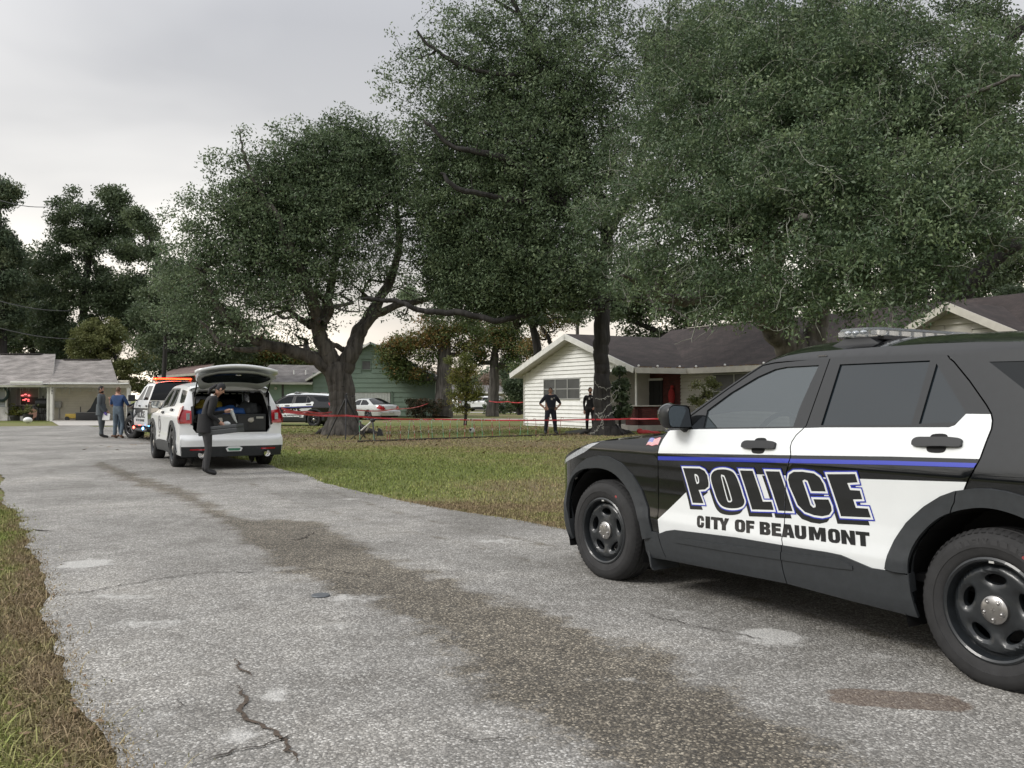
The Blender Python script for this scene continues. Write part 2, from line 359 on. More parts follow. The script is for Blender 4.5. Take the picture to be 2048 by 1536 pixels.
def wheel(parent, x, s, zc, side, kind='steel', Rt=.381, wt=.245, steer=0., detail=True, letters=False):
    """wheel part with tyre, rim and hub cap; outer face looks along +x before mirroring"""
    n = 56 if detail else 24
    w = bpy.data.objects.new('wheel', None); C.objects.link(w); w.parent = parent; w.empty_display_size = .1
    w.location = (x*side, -s, zc); w.rotation_euler = (0, 0, (0 if side > 0 else math.pi)+steer)
    h = wt/2; rr = .245 if kind != 'alloy' else .255
    t = MB(); pr = [(rr-.012, -h+.03), (rr+.01, -h+.005), (rr+.05, -h-.008), (Rt-.045, -h-.004), (Rt-.012, -h+.02), (Rt-.001, -h+.05)]
    for g in ((-.06, -.045), (-.01, .01), (.045, .06)): pr += [(Rt, g[0]-.004), (Rt-.008, g[0]), (Rt-.008, g[1]), (Rt, g[1]+.004)]
    pr += [(Rt-.001, h-.05), (Rt-.012, h-.02), (Rt-.045, h+.004), (rr+.075, h+.008), (rr+.05, h+.009), (rr+.048, h+.006), (rr+.02, h+.0), (rr+.003, h-.008), (rr-.012, h-.03)]
    t.lathe(pr, n, 'x')
    ty = t.build('tyre', M_rub, w, True)
    if detail:                                     # shoulder blocks
        b = MB()
        for k in range(64):
            a0 = 2*math.pi*k/64; a1 = a0+.06
            for (xa, xb, ra, rb) in ((h-.012, h-.046, Rt-.018, Rt+.0015),):
                b._add([(xa+.002, ra*math.cos(a0), ra*math.sin(a0)), (xa+.002, ra*math.cos(a1), ra*math.sin(a1)), (xb, rb*math.cos(a1), rb*math.sin(a1)), (xb, rb*math.cos(a0), rb*math.sin(a0))], [(0, 1, 2, 3)])
        b.build('tread_edge', M_rub, w)
    if letters:
        lm = MB(); txt = 'GOODYEAR'
        for i, ch in enumerate(txt):
            for rep in (0,):
                a = R(118)-i*R(8.2)
                for pl in GLY[ch][0]:
                    pp = []
                    for (gx, gy) in pl:
                        ang = a-(gx-.5)*.105; r_ = .305+gy*.033; pp.append((h+.0068, r_*math.cos(ang)*-1, r_*math.sin(ang)))
                    lm.prism(pp, (.0016, 0, 0))
        lm.build('tyre_lettering', M_rubl, w)
    r = MB(); r.lathe([(rr, h-.012), (rr+.004, h-.004), (rr-.006, h+.002), (rr-.016, h-.004), (rr-.022, h-.03), (rr-.026, h-.055), (rr-.04, -h+.03), (rr-.01, -h+.02)], n, 'x')
    if detail: r.lathe([(0, -h+.06), (.16, -h+.06), (.16, -h+.09), (.0, -h+.09)], 32, 'x', m=1)
    if kind == 'steel':
        ph = R(20); holes = []
        for k in range(5):
            a = ph+k*2*math.pi/5; c = np.array([math.cos(a), math.sin(a)])*.143; u = np.array([-math.sin(a), math.cos(a)]); q = np.array([math.cos(a), math.sin(a)])
            holes.append([tuple(c+u*.052*math.cos(t_)*(1-.12*math.sin(t_))+q*.025*math.sin(t_)) for t_ in np.linspace(0, 2*math.pi, 22, endpoint=False)])
        outr = [(rr-.02)*np.array([math.cos(a), math.sin(a)]) for a in np.linspace(0, 2*math.pi, 60, endpoint=False)]
        V, T = fill([[tuple(o) for o in outr]], holes, .014 if detail else .05, .014 if detail else .05, .012 if detail else .04)
        rad = np.hypot(V[:, 0], V[:, 1])
        dz = np.interp(rad, [0, .07, .10, .14, .18, .198, .21, .23], [h-.035, h-.035, h-.040, h-.030, h-.024, h-.030, h-.052, h-.055])
        if detail:
            for hl in holes:
                hp = np.array(hl); dd = np.sqrt(((V[:, None]-hp[None])**2).sum(2)).min(1); dz = dz-.014*np.exp(-(dd/.011)**2)
        k = len(r.v); r.v += [(float(z), float(a), float(b)) for (a, b), z in zip(V, dz)]; r.f += [tuple(int(i)+k for i in t_) for t_ in T]; r.m += [0]*len(T)
        for hl in holes:
            k = len(r.v); m_ = len(hl); r.v += [(h-.045, a, b) for a, b in hl]+[(h-.075, a*1.0, b*1.0) for a, b in hl]; r.f += [(k+i, k+(i+1) % m_, k+m_+(i+1) % m_, k+m_+i) for i in range(m_)]; r.m += [0]*m_
        r.build('rim', [M_steel, M_alloy], w, True)
        c = MB(); c.lathe([(.0, h-.008), (.03, h-.008), (.055, h-.012), (.066, h-.020), (.069, h-.036)], 32, 'x')
        if detail:
            for k in range(5):
                a = ph+.6+k*2*math.pi/5; c.sphere((h-.012, .044*math.cos(a), .044*math.sin(a)), (.010, .0095, .0095), 10)
                c.lathe([(.0155, 0), (.0135, .0035), (.0115, 0)], 14, 'x', (h-.0125, .044*math.cos(a), .044*math.sin(a)))
            c.box(h-.009, h-.0055, -.012, .012, -.003, .003); c.box(h-.009, h-.0055, -.003, .003, -.012, .012)
        c.build('hub_cap', M_hub, w, True)
    else:
        for k in range(6):
            a = k*math.pi/3; ca, sa = math.cos(a), math.sin(a)
            for d in (-.16, .16):
                r.tube([(h-.03, .05*ca, .05*sa), (h-.025, .22*math.cos(a+d), .22*math.sin(a+d))], [.02, .013], 6, m=1)
        r.lathe([(0, h-.02), (.05, h-.02), (.06, h-.04)], 20, 'x', m=1); r.lathe([(0, h-.10), (rr-.03, h-.10)], 24, 'x', m=2)
        r.build('rim', [M_alloy, M_alloy, M_dark], w, True)
    return w

# heavy condensed capitals on a unit box: ([outer outlines], [holes])
_oct = [(1, .62), (1, .24), (.9, .07), (.7, 0), (.3, 0), (.1, .07), (0, .24), (0, .76), (.1, .93), (.3, 1), (.7, 1), (.9, .93), (1, .76)]
_slot = [(.36, .25), (.44, .17), (.56, .17), (.64, .25), (.64, .75), (.56, .83), (.44, .83), (.36, .75)]
GLY = {
 'I': ([[(0, 0), (1, 0), (1, 1), (0, 1)]], []),
 'T': ([[(0, 1), (0, .8), (.32, .8), (.32, 0), (.68, 0), (.68, .8), (1, .8), (1, 1)]], []),
 'F': ([[(0, 0), (.38, 0), (.38, .4), (.88, .4), (.88, .6), (.38, .6), (.38, .8), (.97, .8), (.97, 1), (0, 1)]], []),
 'E': ([[(0, 0), (1, 0), (1, .2), (.38, .2), (.38, .42), (.9, .42), (.9, .61), (.38, .61), (.38, .8), (.97, .8), (.97, 1), (0, 1)]], []),
 'L': ([[(0, 0), (1, 0), (1, .2), (.4, .2), (.4, 1), (0, 1)]], []),
 'P': ([[(0, 0), (.38, 0), (.38, .36), (.7, .36), (.93, .45), (1, .62), (1, .8), (.92, .94), (.72, 1), (0, 1)]], [[(.38, .56), (.56, .56), (.62, .63), (.62, .75), (.56, .81), (.38, .81)]]),
 'R': ([[(0, 0), (.38, 0), (.38, .4), (.5, .4), (.62, 0), (1, 0), (.84, .43), (.96, .55), (1, .7), (.95, .9), (.75, 1), (0, 1)]], [[(.38, .58), (.56, .58), (.62, .65), (.62, .75), (.56, .81), (.38, .81)]]),
 'D': ([[(0, 0), (.7, 0), (.92, .08), (1, .25), (1, .75), (.92, .92), (.7, 1), (0, 1)]], [[(.38, .19), (.54, .19), (.62, .28), (.62, .72), (.54, .81), (.38, .81)]]),
 'Y': ([[(0, 1), (.32, .4), (.32, 0), (.68, 0), (.68, .4), (1, 1), (.64, 1), (.5, .62), (.36, 1)]], []),
 'A': ([[(0, 0), (.34, 0), (.38, .18), (.62, .18), (.66, 0), (1, 0), (.73, 1), (.27, 1)]], [[(.42, .36), (.58, .36), (.5, .75)]]),
 'U': ([[(0, 1), (0, .25), (.1, .07), (.3, 0), (.7, 0), (.9, .07), (1, .25), (1, 1), (.64, 1), (.64, .28), (.57, .18), (.43, .18), (.36, .28), (.36, 1)]], []),
 'M': ([[(0, 0), (.27, 0), (.27, .62), (.42, .1), (.58, .1), (.73, .62), (.73, 0), (1, 0), (1, 1), (.66, 1), (.5, .5), (.34, 1), (0, 1)]], []),
 'N': ([[(0, 0), (.34, 0), (.34, .58), (.68, 0), (1, 0), (1, 1), (.66, 1), (.66, .42), (.32, 1), (0, 1)]], []),
 'O': ([_oct], [_slot]),
 'C': ([[(1, .62), (.64, .62), (.64, .75), (.56, .83), (.44, .83), (.36, .75), (.36, .25), (.44, .17), (.56, .17), (.64, .25), (.64, .4), (1, .4), (1, .24), (.9, .07), (.7, 0), (.3, 0), (.1, .07), (0, .24), (0, .76), (.1, .93), (.3, 1), (.7, 1), (.9, .93), (1, .76)]], []),
 'G': ([[(1, .66), (.64, .66), (.64, .75), (.56, .83), (.44, .83), (.36, .75), (.36, .25), (.44, .17), (.56, .17), (.64, .25), (.64, .36), (.52, .36), (.52, .53), (1, .53), (1, 0), (.78, 0), (.75, .06), (.6, 0), (.3, 0), (.1, .07), (0, .24), (0, .76), (.1, .93), (.3, 1), (.7, 1), (.9, .93), (1, .76)]], []),
 'B': ([[(0, 0), (.72, 0), (.94, .08), (1, .26), (.95, .44), (.78, .52), (.9, .58), (.96, .75), (.92, .92), (.7, 1), (0, 1)]], [[(.38, .62), (.56, .62), (.6, .72), (.56, .82), (.38, .82)], [(.38, .18), (.58, .18), (.63, .3), (.58, .42), (.38, .42)]]),
 '1': ([[(.25, 0), (.6, 0), (.6, 1), (.3, 1), (.1, .8), (.1, .62), (.25, .7)]], []),
 '4': ([[(.5, 0), (.8, 0), (.8, .22), (1, .22), (1, .4), (.8, .4), (.8, 1), (.45, 1), (0, .4), (0, .22), (.5, .22)]], [[(.25, .4), (.5, .4), (.5, .75)]]),
}
POL = {'P': ([(0.907, 0.906), (1.068, 0.914), (1.11, 0.902), (1.135, 0.874), (1.145, 0.823), (1.142, 0.8), (1.109, 0.779), (1.049, 0.771), (1.094, 0.687), (0.993, 0.68)], [(1.017, 0.869), (1.041, 0.869), (1.054, 0.853), (1.056, 0.823), (1.046, 0.813), (1.031, 0.815)]),
 'O': ([(1.169, 0.865), (1.189, 0.897), (1.232, 0.916), (1.303, 0.923), (1.363, 0.912), (1.395, 0.879), (1.422, 0.823), (1.443, 0.768), (1.457, 0.734), (1.439, 0.704), (1.396, 0.687), (1.327, 0.679), (1.266, 0.686), (1.224, 0.719), (1.193, 0.782), (1.175, 0.825)], [(1.262, 0.873), (1.281, 0.883), (1.297, 0.871), (1.348, 0.745), (1.345, 0.723), (1.325, 0.718), (1.307, 0.734)]),
 'L': ([(1.427, 0.925), (1.533, 0.93), (1.607, 0.748), (1.675, 0.754), (1.692, 0.706), (1.52, 0.691)], None),
 'I': ([(1.638, 0.935), (1.747, 0.94), (1.836, 0.714), (1.73, 0.706)], None),
 'C': ([(2.077, 0.851), (1.977, 0.844), (1.953, 0.901), (1.932, 0.907), (1.915, 0.899), (1.923, 0.878), (1.967, 0.764), (1.986, 0.75), (2.003, 0.755), (2.003, 0.768), (1.989, 0.799), (2.093, 0.807), (2.111, 0.772), (2.114, 0.747), (2.095, 0.722), (2.048, 0.708), (1.992, 0.708), (1.926, 0.72), (1.875, 0.755), (1.848, 0.805), (1.82, 0.857), (1.809, 0.896), (1.82, 0.927), (1.855, 0.946), (1.919, 0.951), (2.0, 0.947), (2.039, 0.927), (2.065, 0.89)], None),
 'E': ([(2.092, 0.949), (2.279, 0.963), (2.291, 0.919), (2.224, 0.91), (2.241, 0.873), (2.303, 0.875), (2.316, 0.83), (2.257, 0.823), (2.274, 0.779), (2.35, 0.783), (2.367, 0.737), (2.176, 0.723)], None)}
COB = (('C', 365, 420), ('I', 448, 475), ('T', 497, 566), ('Y', 566, 640), ('O', 704, 775), ('F', 800, 862), ('B', 922, 1000), ('E', 1026, 1092), ('A', 1112, 1208), ('U', 1228, 1312), ('M', 1352, 1478), ('O', 1516, 1606), ('N', 1634, 1738), ('T', 1762, 1862))
def cobs(x):  # lettering run position (traced) -> s along the car, z of the baseline
    X = [365, 775, 1120, 1485, 1868]; S = [1.043, 1.46, 1.773, 2.074, 2.36]; Z = [.529, .546, .559, .571, .583]
    return float(np.interp(x, X, S)), float(np.interp(x, X, Z))

def mgap(g, w=.0035):
    """thin band along a shut line"""
    a = []; b = []
    for i in range(len(g)):
        p = np.array(g[max(i-1, 0)]); q = np.array(g[min(i+1, len(g)-1)]); t = (q-p)/np.linalg.norm(q-p); n = np.array([-t[1], t[0]]); c = np.array(g[i]); a.append(tuple(c+n*w)); b.append(tuple(c-n*w))
    return a+b[::-1]

PROF = [(0, .88), (.2, .90), (.27, .945), (.33, .962), (.42, .974), (.53, .984), (.60, .974), (.70, .968), (.82, .971), (.92, .977), (.995, .984), (1.04, .972), (1.08, .957), (1.16, .925), (1.62, .74), (1.68, .70), (1.75, .6)]
GAPF = [(.700, 1.139), (.672, 1.09), (.656, 1.04), (.652, .992), (.642, .85), (.640, .75), (.648, .531), (.656, .424), (.675, .357), (.703, .28)]
GAPB = [(1.922, 1.612), (1.879, 1.213), (1.86, 1.19), (1.825, 1.155), (1.806, 1.115), (1.806, 1.085), (1.823, 1.044), (1.823, 1.011), (1.797, .942), (1.778, .731), (1.774, .64), (1.762, .542), (1.768, .509), (1.761, .433), (1.762, .378), (1.78, .28)]
GAPR = [(2.665, 1.60), (2.685, 1.578), (2.712, 1.56), (2.822, 1.458), (2.936, 1.339), (2.969, 1.299), (2.984, 1.265), (2.988, 1.225), (2.976, 1.16), (2.965, 1.086), (2.955, 1.056), (2.922, .984), (2.897, .931), (2.867, .828), (2.84, .75)]
ARCHF = [(-.43, .22), (-.455, .413), (-.444, .582), (-.387, .728), (-.249, .816), (-.074, .845), (.092, .839), (.222, .791), (.338, .695), (.422, .584), (.478, .496), (.49, .36), (.47, .22)]
_ar = [(2.633, .22), (2.604, .383), (2.594, .487), (2.608, .572), (2.642, .646), (2.701, .722), (2.776, .785), (2.867, .828), (2.96, .852), (3.03, .858)]
ARCHR = _ar+mir(_ar, 3.03)[1:]
FLF = [(-.47, .26), (-.5, .408), (-.482, .579), (-.44, .706), (-.338, .828), (-.184, .911), (-.039, .94), (.099, .939), (.242, .898), (.365, .818), (.462, .722), (.543, .597), (.581, .438), (.585, .40)]
_fr = [(2.462, .483), (2.482, .554), (2.517, .636), (2.586, .736), (2.689, .83), (2.78, .89), (2.854, .922), (2.95, .942), (3.03, .948)]
FLR = _fr+mir(_fr, 3.03)[1:]
FLAREF = FLF+[(.50, .38)]+catmull(ARCHF[1:-2], 3)[::-1]+[(-.43, .26)]
FLARER = FLR+[(3.62, .33), (3.46, .33)]+catmull(ARCHR[1:-1], 3)[::-1]+[(2.600, .478)]
CLTOP = [(.668, .437), (.737, .464), (.821, .482), (1.388, .506), (1.768, .509), (2.09, .515), (2.183, .513), (2.278, .493), (2.377, .472), (2.455, .474)]
BELT = [(.997, 1.167), (1.866, 1.198), (2.009, 1.205), (2.769, 1.226), (2.799, 1.237), (2.843, 1.292)]
GLF = [(1.035, 1.178), (1.023, 1.294), (1.196, 1.411), (1.388, 1.51), (1.517, 1.556), (1.608, 1.568), (1.853, 1.571), (1.825, 1.46), (1.794, 1.314), (1.785, 1.205)]
GLR = [(1.982, 1.218), (2.004, 1.570), (2.575, 1.572), (2.556, 1.234)]
GLQ = [(2.616, 1.554), (2.83, 1.312), (2.837, 1.294), (2.829, 1.274), (2.801, 1.253), (2.598, 1.240)]
FIXG = [(2.90, 1.553), (3.35, 1.548), (3.70, 1.52), (3.86, 1.31), (3.60, 1.29), (3.27, 1.30)]
APO = [(.66, 1.142), (.78, 1.215), (.935, 1.313), (1.154, 1.45), (1.30, 1.537), (1.385, 1.582), (1.465, 1.611), (1.577, 1.638), (1.692, 1.650), (1.80, 1.655), (2.14, 1.661), (2.53, 1.663), (2.77, 1.659), (3.05, 1.646), (3.4, 1.627), (3.72, 1.60), (3.86, 1.57)]
RLOW = [(3.80, 1.548), (3.073, 1.556), (2.881, 1.562), (2.805, 1.583), (2.736, 1.592), (2.559, 1.599), (2.169, 1.606), (1.928, 1.606), (1.596, 1.604), (1.50, 1.60), (1.407, 1.587), (1.30, 1.527), (1.154, 1.437), (.95, 1.305), (.79, 1.20), (.70, 1.139)]
DTOP = [(1.596, 1.597), (1.50, 1.592), (1.411, 1.580), (1.305, 1.519), (1.16, 1.430), (.955, 1.297), (.795, 1.192)]
FTOP = [(-.93, .80), (-.8, .83), (-.6, .885), (-.4, .955), (-.25, 1.0), (-.14, 1.03), (-.06, 1.045), (.1, 1.058), (.3, 1.075), (.5, 1.095), (.66, 1.12)]
SR = lambda z: np.interp(z, [.25, .45, .60, .66, .95, 1.1, 1.3, 1.5, 1.62, 1.7], [4.14, 4.22, 4.22, 4.12, 4.11, 4.08, 4.0, 3.90, 3.83, 3.76])
def rear_edge(z0, z1, n=14): return [(float(SR(z))-.12, z) for z in np.linspace(z0, z1, n)]

def suv(root, pal, detail=2, decals=True, wheelkind='steel', steer=0., rear='closed', text=True, wrap=True):
    """mid-size police utility; detail 2 = close by, 1 = in the middle distance"""
    c = Car(root, PROF, rear=4.3, rlen=.6); g = (.06, .025) if detail == 2 else (.2, .06); st = .04 if detail == 2 else .12
    body, side_m, roof_m = pal['fender'], pal['door'], pal['roof']
    fd = GAPF+[(1.78, .28)]+GAPB[::-1][1:]+DTOP
    rd = GAPB[::-1][:0]+GAPB+[(2.61, .28), (2.62, .40), (2.80, .80)]+GAPR[::-1][:]
    fend = FTOP+[(.70, 1.139)]+GAPF[1:]+[(.47, .28), (.3, .26), (-.3, .26), (-.5, .27), (-.93, .30)]
    qp = GAPR+[(2.8, .6), (2.85, .30), (3.5, .28)]+rear_edge(.28, 1.55)+[(3.80, 1.548), (3.073, 1.556), (2.881, 1.562), (2.805, 1.583), (2.736, 1.592)]
    gaps = [mgap(GAPF), mgap(GAPB), mgap(GAPR)]
    kw = dict(gs=g[0], gz=g[1], step=st)
    th = .02
    for sd in (-1, 1):
        P = lambda name, inc, m, parent=None, **k: c.panel(name, inc, m, parent, side=sd, **{**kw, **k})
        P('fender', [fend], body, exc=[ARCHF]+gaps[:1], thick=th)
        d1 = P('door', [fd], side_m, exc=[GLF]+gaps+[ARCHF], thick=th)
        d2 = P('door', [rd], side_m, exc=[GLR, GLQ]+gaps+[ARCHR], thick=th)
        fg = [FIXG] if pal.get('fixg', True) else []
        q = P('quarter_panel', [qp], pal['quarter'], exc=[ARCHR]+gaps+fg, thick=th)
        P('window', [GLF], M_glassF if detail == 2 and sd < 0 else M_glassD, d1, off=-.010)
        gm = M_glassN if detail == 2 else M_glassD
        P('window', [GLR], gm, d2, off=-.010); P('window', [GLQ], gm, d2, off=-.010)
        if fg: P('window', [FIXG], M_glassD, q, off=-.004)
        if 'frame' in pal:
            fr = [(.72, 1.142)]+BELT[:1]+[(1.866, 1.199)]+[(2.0, 1.206)]+BELT[3:]+[(2.70, 1.555), (2.62, 1.592)]+[(2.2, 1.60), (1.8, 1.60)]+DTOP
            P('window_frame', [fr, fd], pal['frame'], d1, exc=[GLF]+gaps, off=.0012); P('window_frame', [fr, rd], pal['frame'], d2, exc=[GLR, GLQ]+gaps, off=.0012)
        P('roof_rail', [APO+RLOW], pal['rail'], thick=th)
        # lower cladding and wheel arch trim
        cl = CLTOP+[(2.62, .47), (2.66, .26), (2.2, .27), (1.78, .285), (.703, .262), (.50, .25), (.50, .44), (.585, .44)]
        P('lower_cladding', [cl], M_clad, exc=gaps[1:2]+gaps[:1]+[ARCHR, ARCHF], off=.012, thick=.016)
        if detail == 2: P('cladding_strip', [[(.825, .408), (.839, .424), (.885, .434), (1.755, .470), (2.135, .487), (2.203, .484), (2.262, .466), (2.265, .446), (2.162, .437), (1.76, .423), (1.279, .408), (.847, .400)]], M_clad, exc=gaps[1:2], off=.019, thick=.008, gz=.01)
        def fo(cx, cz, ri, ro):
            return lambda S, Z: .010+.022*np.sqrt(np.clip(1-(2*(np.clip((np.hypot(S-cx, Z-cz)-ri)/(ro-ri), 0, 1))-1)**2, 0, 1))
        P('wheel_arch_trim', [FLAREF], M_clad, off=fo(0, .375, .46, .565), thick=.05, gs=.03 if detail == 2 else .1, gz=.02 if detail == 2 else .05, step=.03 if detail == 2 else .1)
        P('wheel_arch_trim', [FLARER], M_clad, exc=[mgap([(2.83, .80), (2.845, .84), (2.862, .87), (2.87, .96)], .003)], off=fo(3.03, .375, .46, .58), thick=.05, gs=.03 if detail == 2 else .1, gz=.02 if detail == 2 else .05, step=.03 if detail == 2 else .1)
        # wheel wells
        for cx in (0., 3.025):
            wl = MB()
            for i in range(14):
                a0 = math.pi*(-.12+1.24*i/14); a1 = math.pi*(-.12+1.24*(i+1)/14); r_ = .485
                p = [(sd*.955, -(cx-r_*math.cos(a)), .375+r_*math.sin(a)) for a in (a0, a1)]
                wl._add([p[0], p[1], (sd*.58, p[1][1], p[1][2]), (sd*.58, p[0][1], p[0][2])], [(0, 1, 2, 3)])
            wl.lathe([(0, sd*.6), (.5, sd*.6)], 24, 'x', (0, -cx, .55)); wl.build('wheel_well', M_dark, root)
        if decals:
            wm = pal.get('wrap', M_wrap)
            if wrap:
                up = [(.60, .990), (.66, .9925), (1.82, 1.039), (2.479, 1.067), (2.966, 1.081), (3.05, 1.085), (3.05, 1.2945), (2.843, 1.294)]+BELT[::-1][1:]+[(.70, 1.15), (.6, 1.16)]
                lo = [(.60, .49), (.652, .533), (.905, .73), (1.133, .885), (1.563, .91), (2.314, .939), (2.95, .971), (2.9, .90)]+_fr[::-1][2:]+[(2.455, .474)]+CLTOP[::-1][1:]+[(.60, .42)]
                P('white_decal', [up, fd], wm, d1, exc=gaps, off=.0020); P('white_decal', [up, rd], wm, d2, exc=gaps, off=.0020)
                P('white_decal', [lo, fd], wm, d1, exc=gaps, off=.0020, gz=g[1]/2); P('white_decal', [lo, rd], wm, d2, exc=gaps, off=.0020, gz=g[1]/2)
            st_ = [(.60, .970), (.662, .972), (1.825, 1.019), (2.483, 1.045), (2.96, 1.061), (3.05, 1.064), (3.05, 1.042), (2.943, 1.039), (2.488, 1.024), (1.83, .995), (.659, .945), (.60, .943)]
            P('blue_stripe', [st_, fd], M_blue, d1, exc=gaps, off=.0030, gz=.015); P('blue_stripe', [st_, rd], M_blue, d2, exc=gaps, off=.0030, gz=.015)
            if text: lettering(c, root, sd, gaps, detail)
        # door handles
        for (hs, hz, dr) in ((1.565, 1.083, d1), (2.728, 1.146, d2)):
            pz = .030
            cup = [(hs-.05, hz+.02), (hs-.035, hz+.043), (hs+.032, hz+.046), (hs+.054, hz+.02), (hs+.054, hz-.022), (hs+.038, hz-.045), (hs-.035, hz-.046), (hs-.055, hz-.02)]
            if detail == 2: P('handle_cup', [catmull(cup, 4, True)], M_dark, dr, off=.0034, gs=0, gz=0)
            gr = [(hs-.133, hz-.006), (hs-.118, hz+.018), (hs-.06, hz+.021), (hs+.11, hz+.026), (hs+.132, hz+.004), (hs+.126, hz-.015), (hs+.06, hz-.020), (hs-.11, hz-.023)]
            P('handle', [catmull(gr, 4, True)], M_trim, dr, off=(lambda S, Z, a=hs, b=hz: .036-.30*np.clip(np.abs(S-a)-.085, 0, 1)-16*(Z-b)**2) if detail == 2 else .03, thick=.03, gs=.02, gz=.008, step=.02)
        # mirror
        mr = MB(); mr.M = Matrix.Translation((sd*.98, -.86, 1.25)) @ Matrix.Diagonal((sd, 1, 1, 1)).to_4x4()
        v = []; f = []; ring = [(-.10, -.075), (-.075, .055), (-.05, .075), (.075, .080), (.105, .062), (.118, .03), (.105, -.055), (.085, -.075), (-.02, -.075)]
        ring = [(x+.03, z) for x, z in ring]; lv = [(-.065, 1.0, 0), (-.055, 1.03, 0), (.0, 1.0, 0), (.05, .86, 0), (.085, .62, 0), (.10, .3, -.0)]
        for (yy, k, o) in lv: v += [(x*k*1.0, yy, z*k) for x, z in ring]
        n_ = len(ring)
        for i in range(len(lv)-1):
            for k in range(n_): f.append((i*n_+k, i*n_+(k+1) % n_, (i+1)*n_+(k+1) % n_, (i+1)*n_+k))
        f.append(tuple((len(lv)-1)*n_+k for k in range(n_)))
        mr._add(v, f); mo = None
        mr.tube([(-.03, .0, -.06), (-.09, -.02, -.10), (-.16, -.02, -.10)], [.03, .035, .04], 8); mr.M = None
        mo = mr.build('side_mirror', M_trim if pal.get('mirror') is None else pal['mirror'], root, True)
        gm = MB(); gm.M = Matrix.Translation((sd*.98, -.86, 1.25)) @ Matrix.Diagonal((sd, 1, 1, 1)).to_4x4()
        gm.prism([(x*.93+.002, -.0605, z*.92) for x, z in ring], (0, .004, 0)); gm.build('mirror_glass', mat('mirror_glass', (.50, .54, .56), .05, metal=1.), mo)
        # lights in the corners
        P('headlight', [[(-.03, 1.040), (-.12, 1.002), (-.22, .955), (-.40, .895), (-.60, .84), (-.60, .865), (-.42, .925), (-.28, .975), (-.14, 1.025)]], M_clear, off=.003, thick=.01, gs=.04, gz=.02)
        P('tail_light', [[(3.78, 1.24), (3.92, 1.24), (3.985, 1.12), (3.99, .98), (3.93, .95), (3.86, 1.1)]], M_red, off=.004, thick=.01)
    # centre surfaces
    fl = FTOP+[(.70, 1.125)]
    c.cap('bumper', [(-.955, .26), (-.97, .42), (-.965, .6), (-.95, .72), (-.935, .80)], M_clad, crown=.02, wfn=lambda s_, z: float(c.W(-.93, z))+.004, seg=4)
    c.cap('hood', fl, body, crown=lambda s_: float(np.interp(s_, [-.93, -.5, -.1, .7], [.10, .09, .055, .025])), p=2.2, n=20, inset=-.0005)
    WS = [APO[i] for i in range(0, 6)]
    c.cap('windshield', WS, M_glassD if detail < 2 or True else M_glassF, crown=.16, p=2.0, n=18)
    rf = c.cap('roof', APO[5:], roof_m, crown=lambda s_: float(np.interp(s_, [1.38, 1.9, 3.4, 3.86], [.12, .085, .08, .10])), p=2.6, n=22)
    # interior and underside
    u = MB(); u.box(-.80, .80, -2.55, -.5, .24, .34); u.box(-.80, .80, -4.0, -3.5, .30, .40); u.box(-.55, .55, -3.5, .9, .22, .4); u.box(-.60, .60, .3, .86, .28, .8)
    u.tube([(-.62, 0, .37), (.62, 0, .37)], .05, 8); u.tube([(-.62, -3.025, .37), (.62, -3.025, .37)], .05, 8); u.build('underbody', M_dark, root)
    if rear == 'closed':
        s0 = -.12
        out = [(-float(c.W(SR(z)-.12, z)), z) for z in np.linspace(.30, 1.60, 16)]; out = out+[(-x, z) for x, z in out[::-1]]
        rg = [(-.62, 1.14), (-.55, 1.50), (.55, 1.50), (.62, 1.14)]
        tg = c.rearsheet('liftgate', [out], SR, pal['quarter'], exc=[rg], thick=.02)
        c.rearsheet('window', [rg], SR, M_glassD, tg, off=-.006)
        c.rearsheet('bumper', [[(-1.0, .28), (1.0, .28), (1.0, .62), (-1.0, .62)], out], SR, M_clad, off=.012, thick=.02)
        for sx in (-1, 1): c.rearsheet('tail_light', [[(sx*.60, .98), (sx*.95, .98), (sx*.95, 1.16), (sx*.60, 1.10)], out], SR, M_red, off=.008, thick=.01)
        rs = MB(); rs.box(-.7, .7, -3.98, -3.72, 1.60, 1.635); rs.build('spoiler', roof_m, root)
    for (s_, k) in ((0, 0), (3.025, 1)):
        for sd in (-1, 1):
            wheel(root, .853, s_, .374, sd, wheelkind, steer=steer if s_ == 0 else 0, detail=detail == 2, letters=(detail == 2 and sd < 0 and k == 1))
    return c

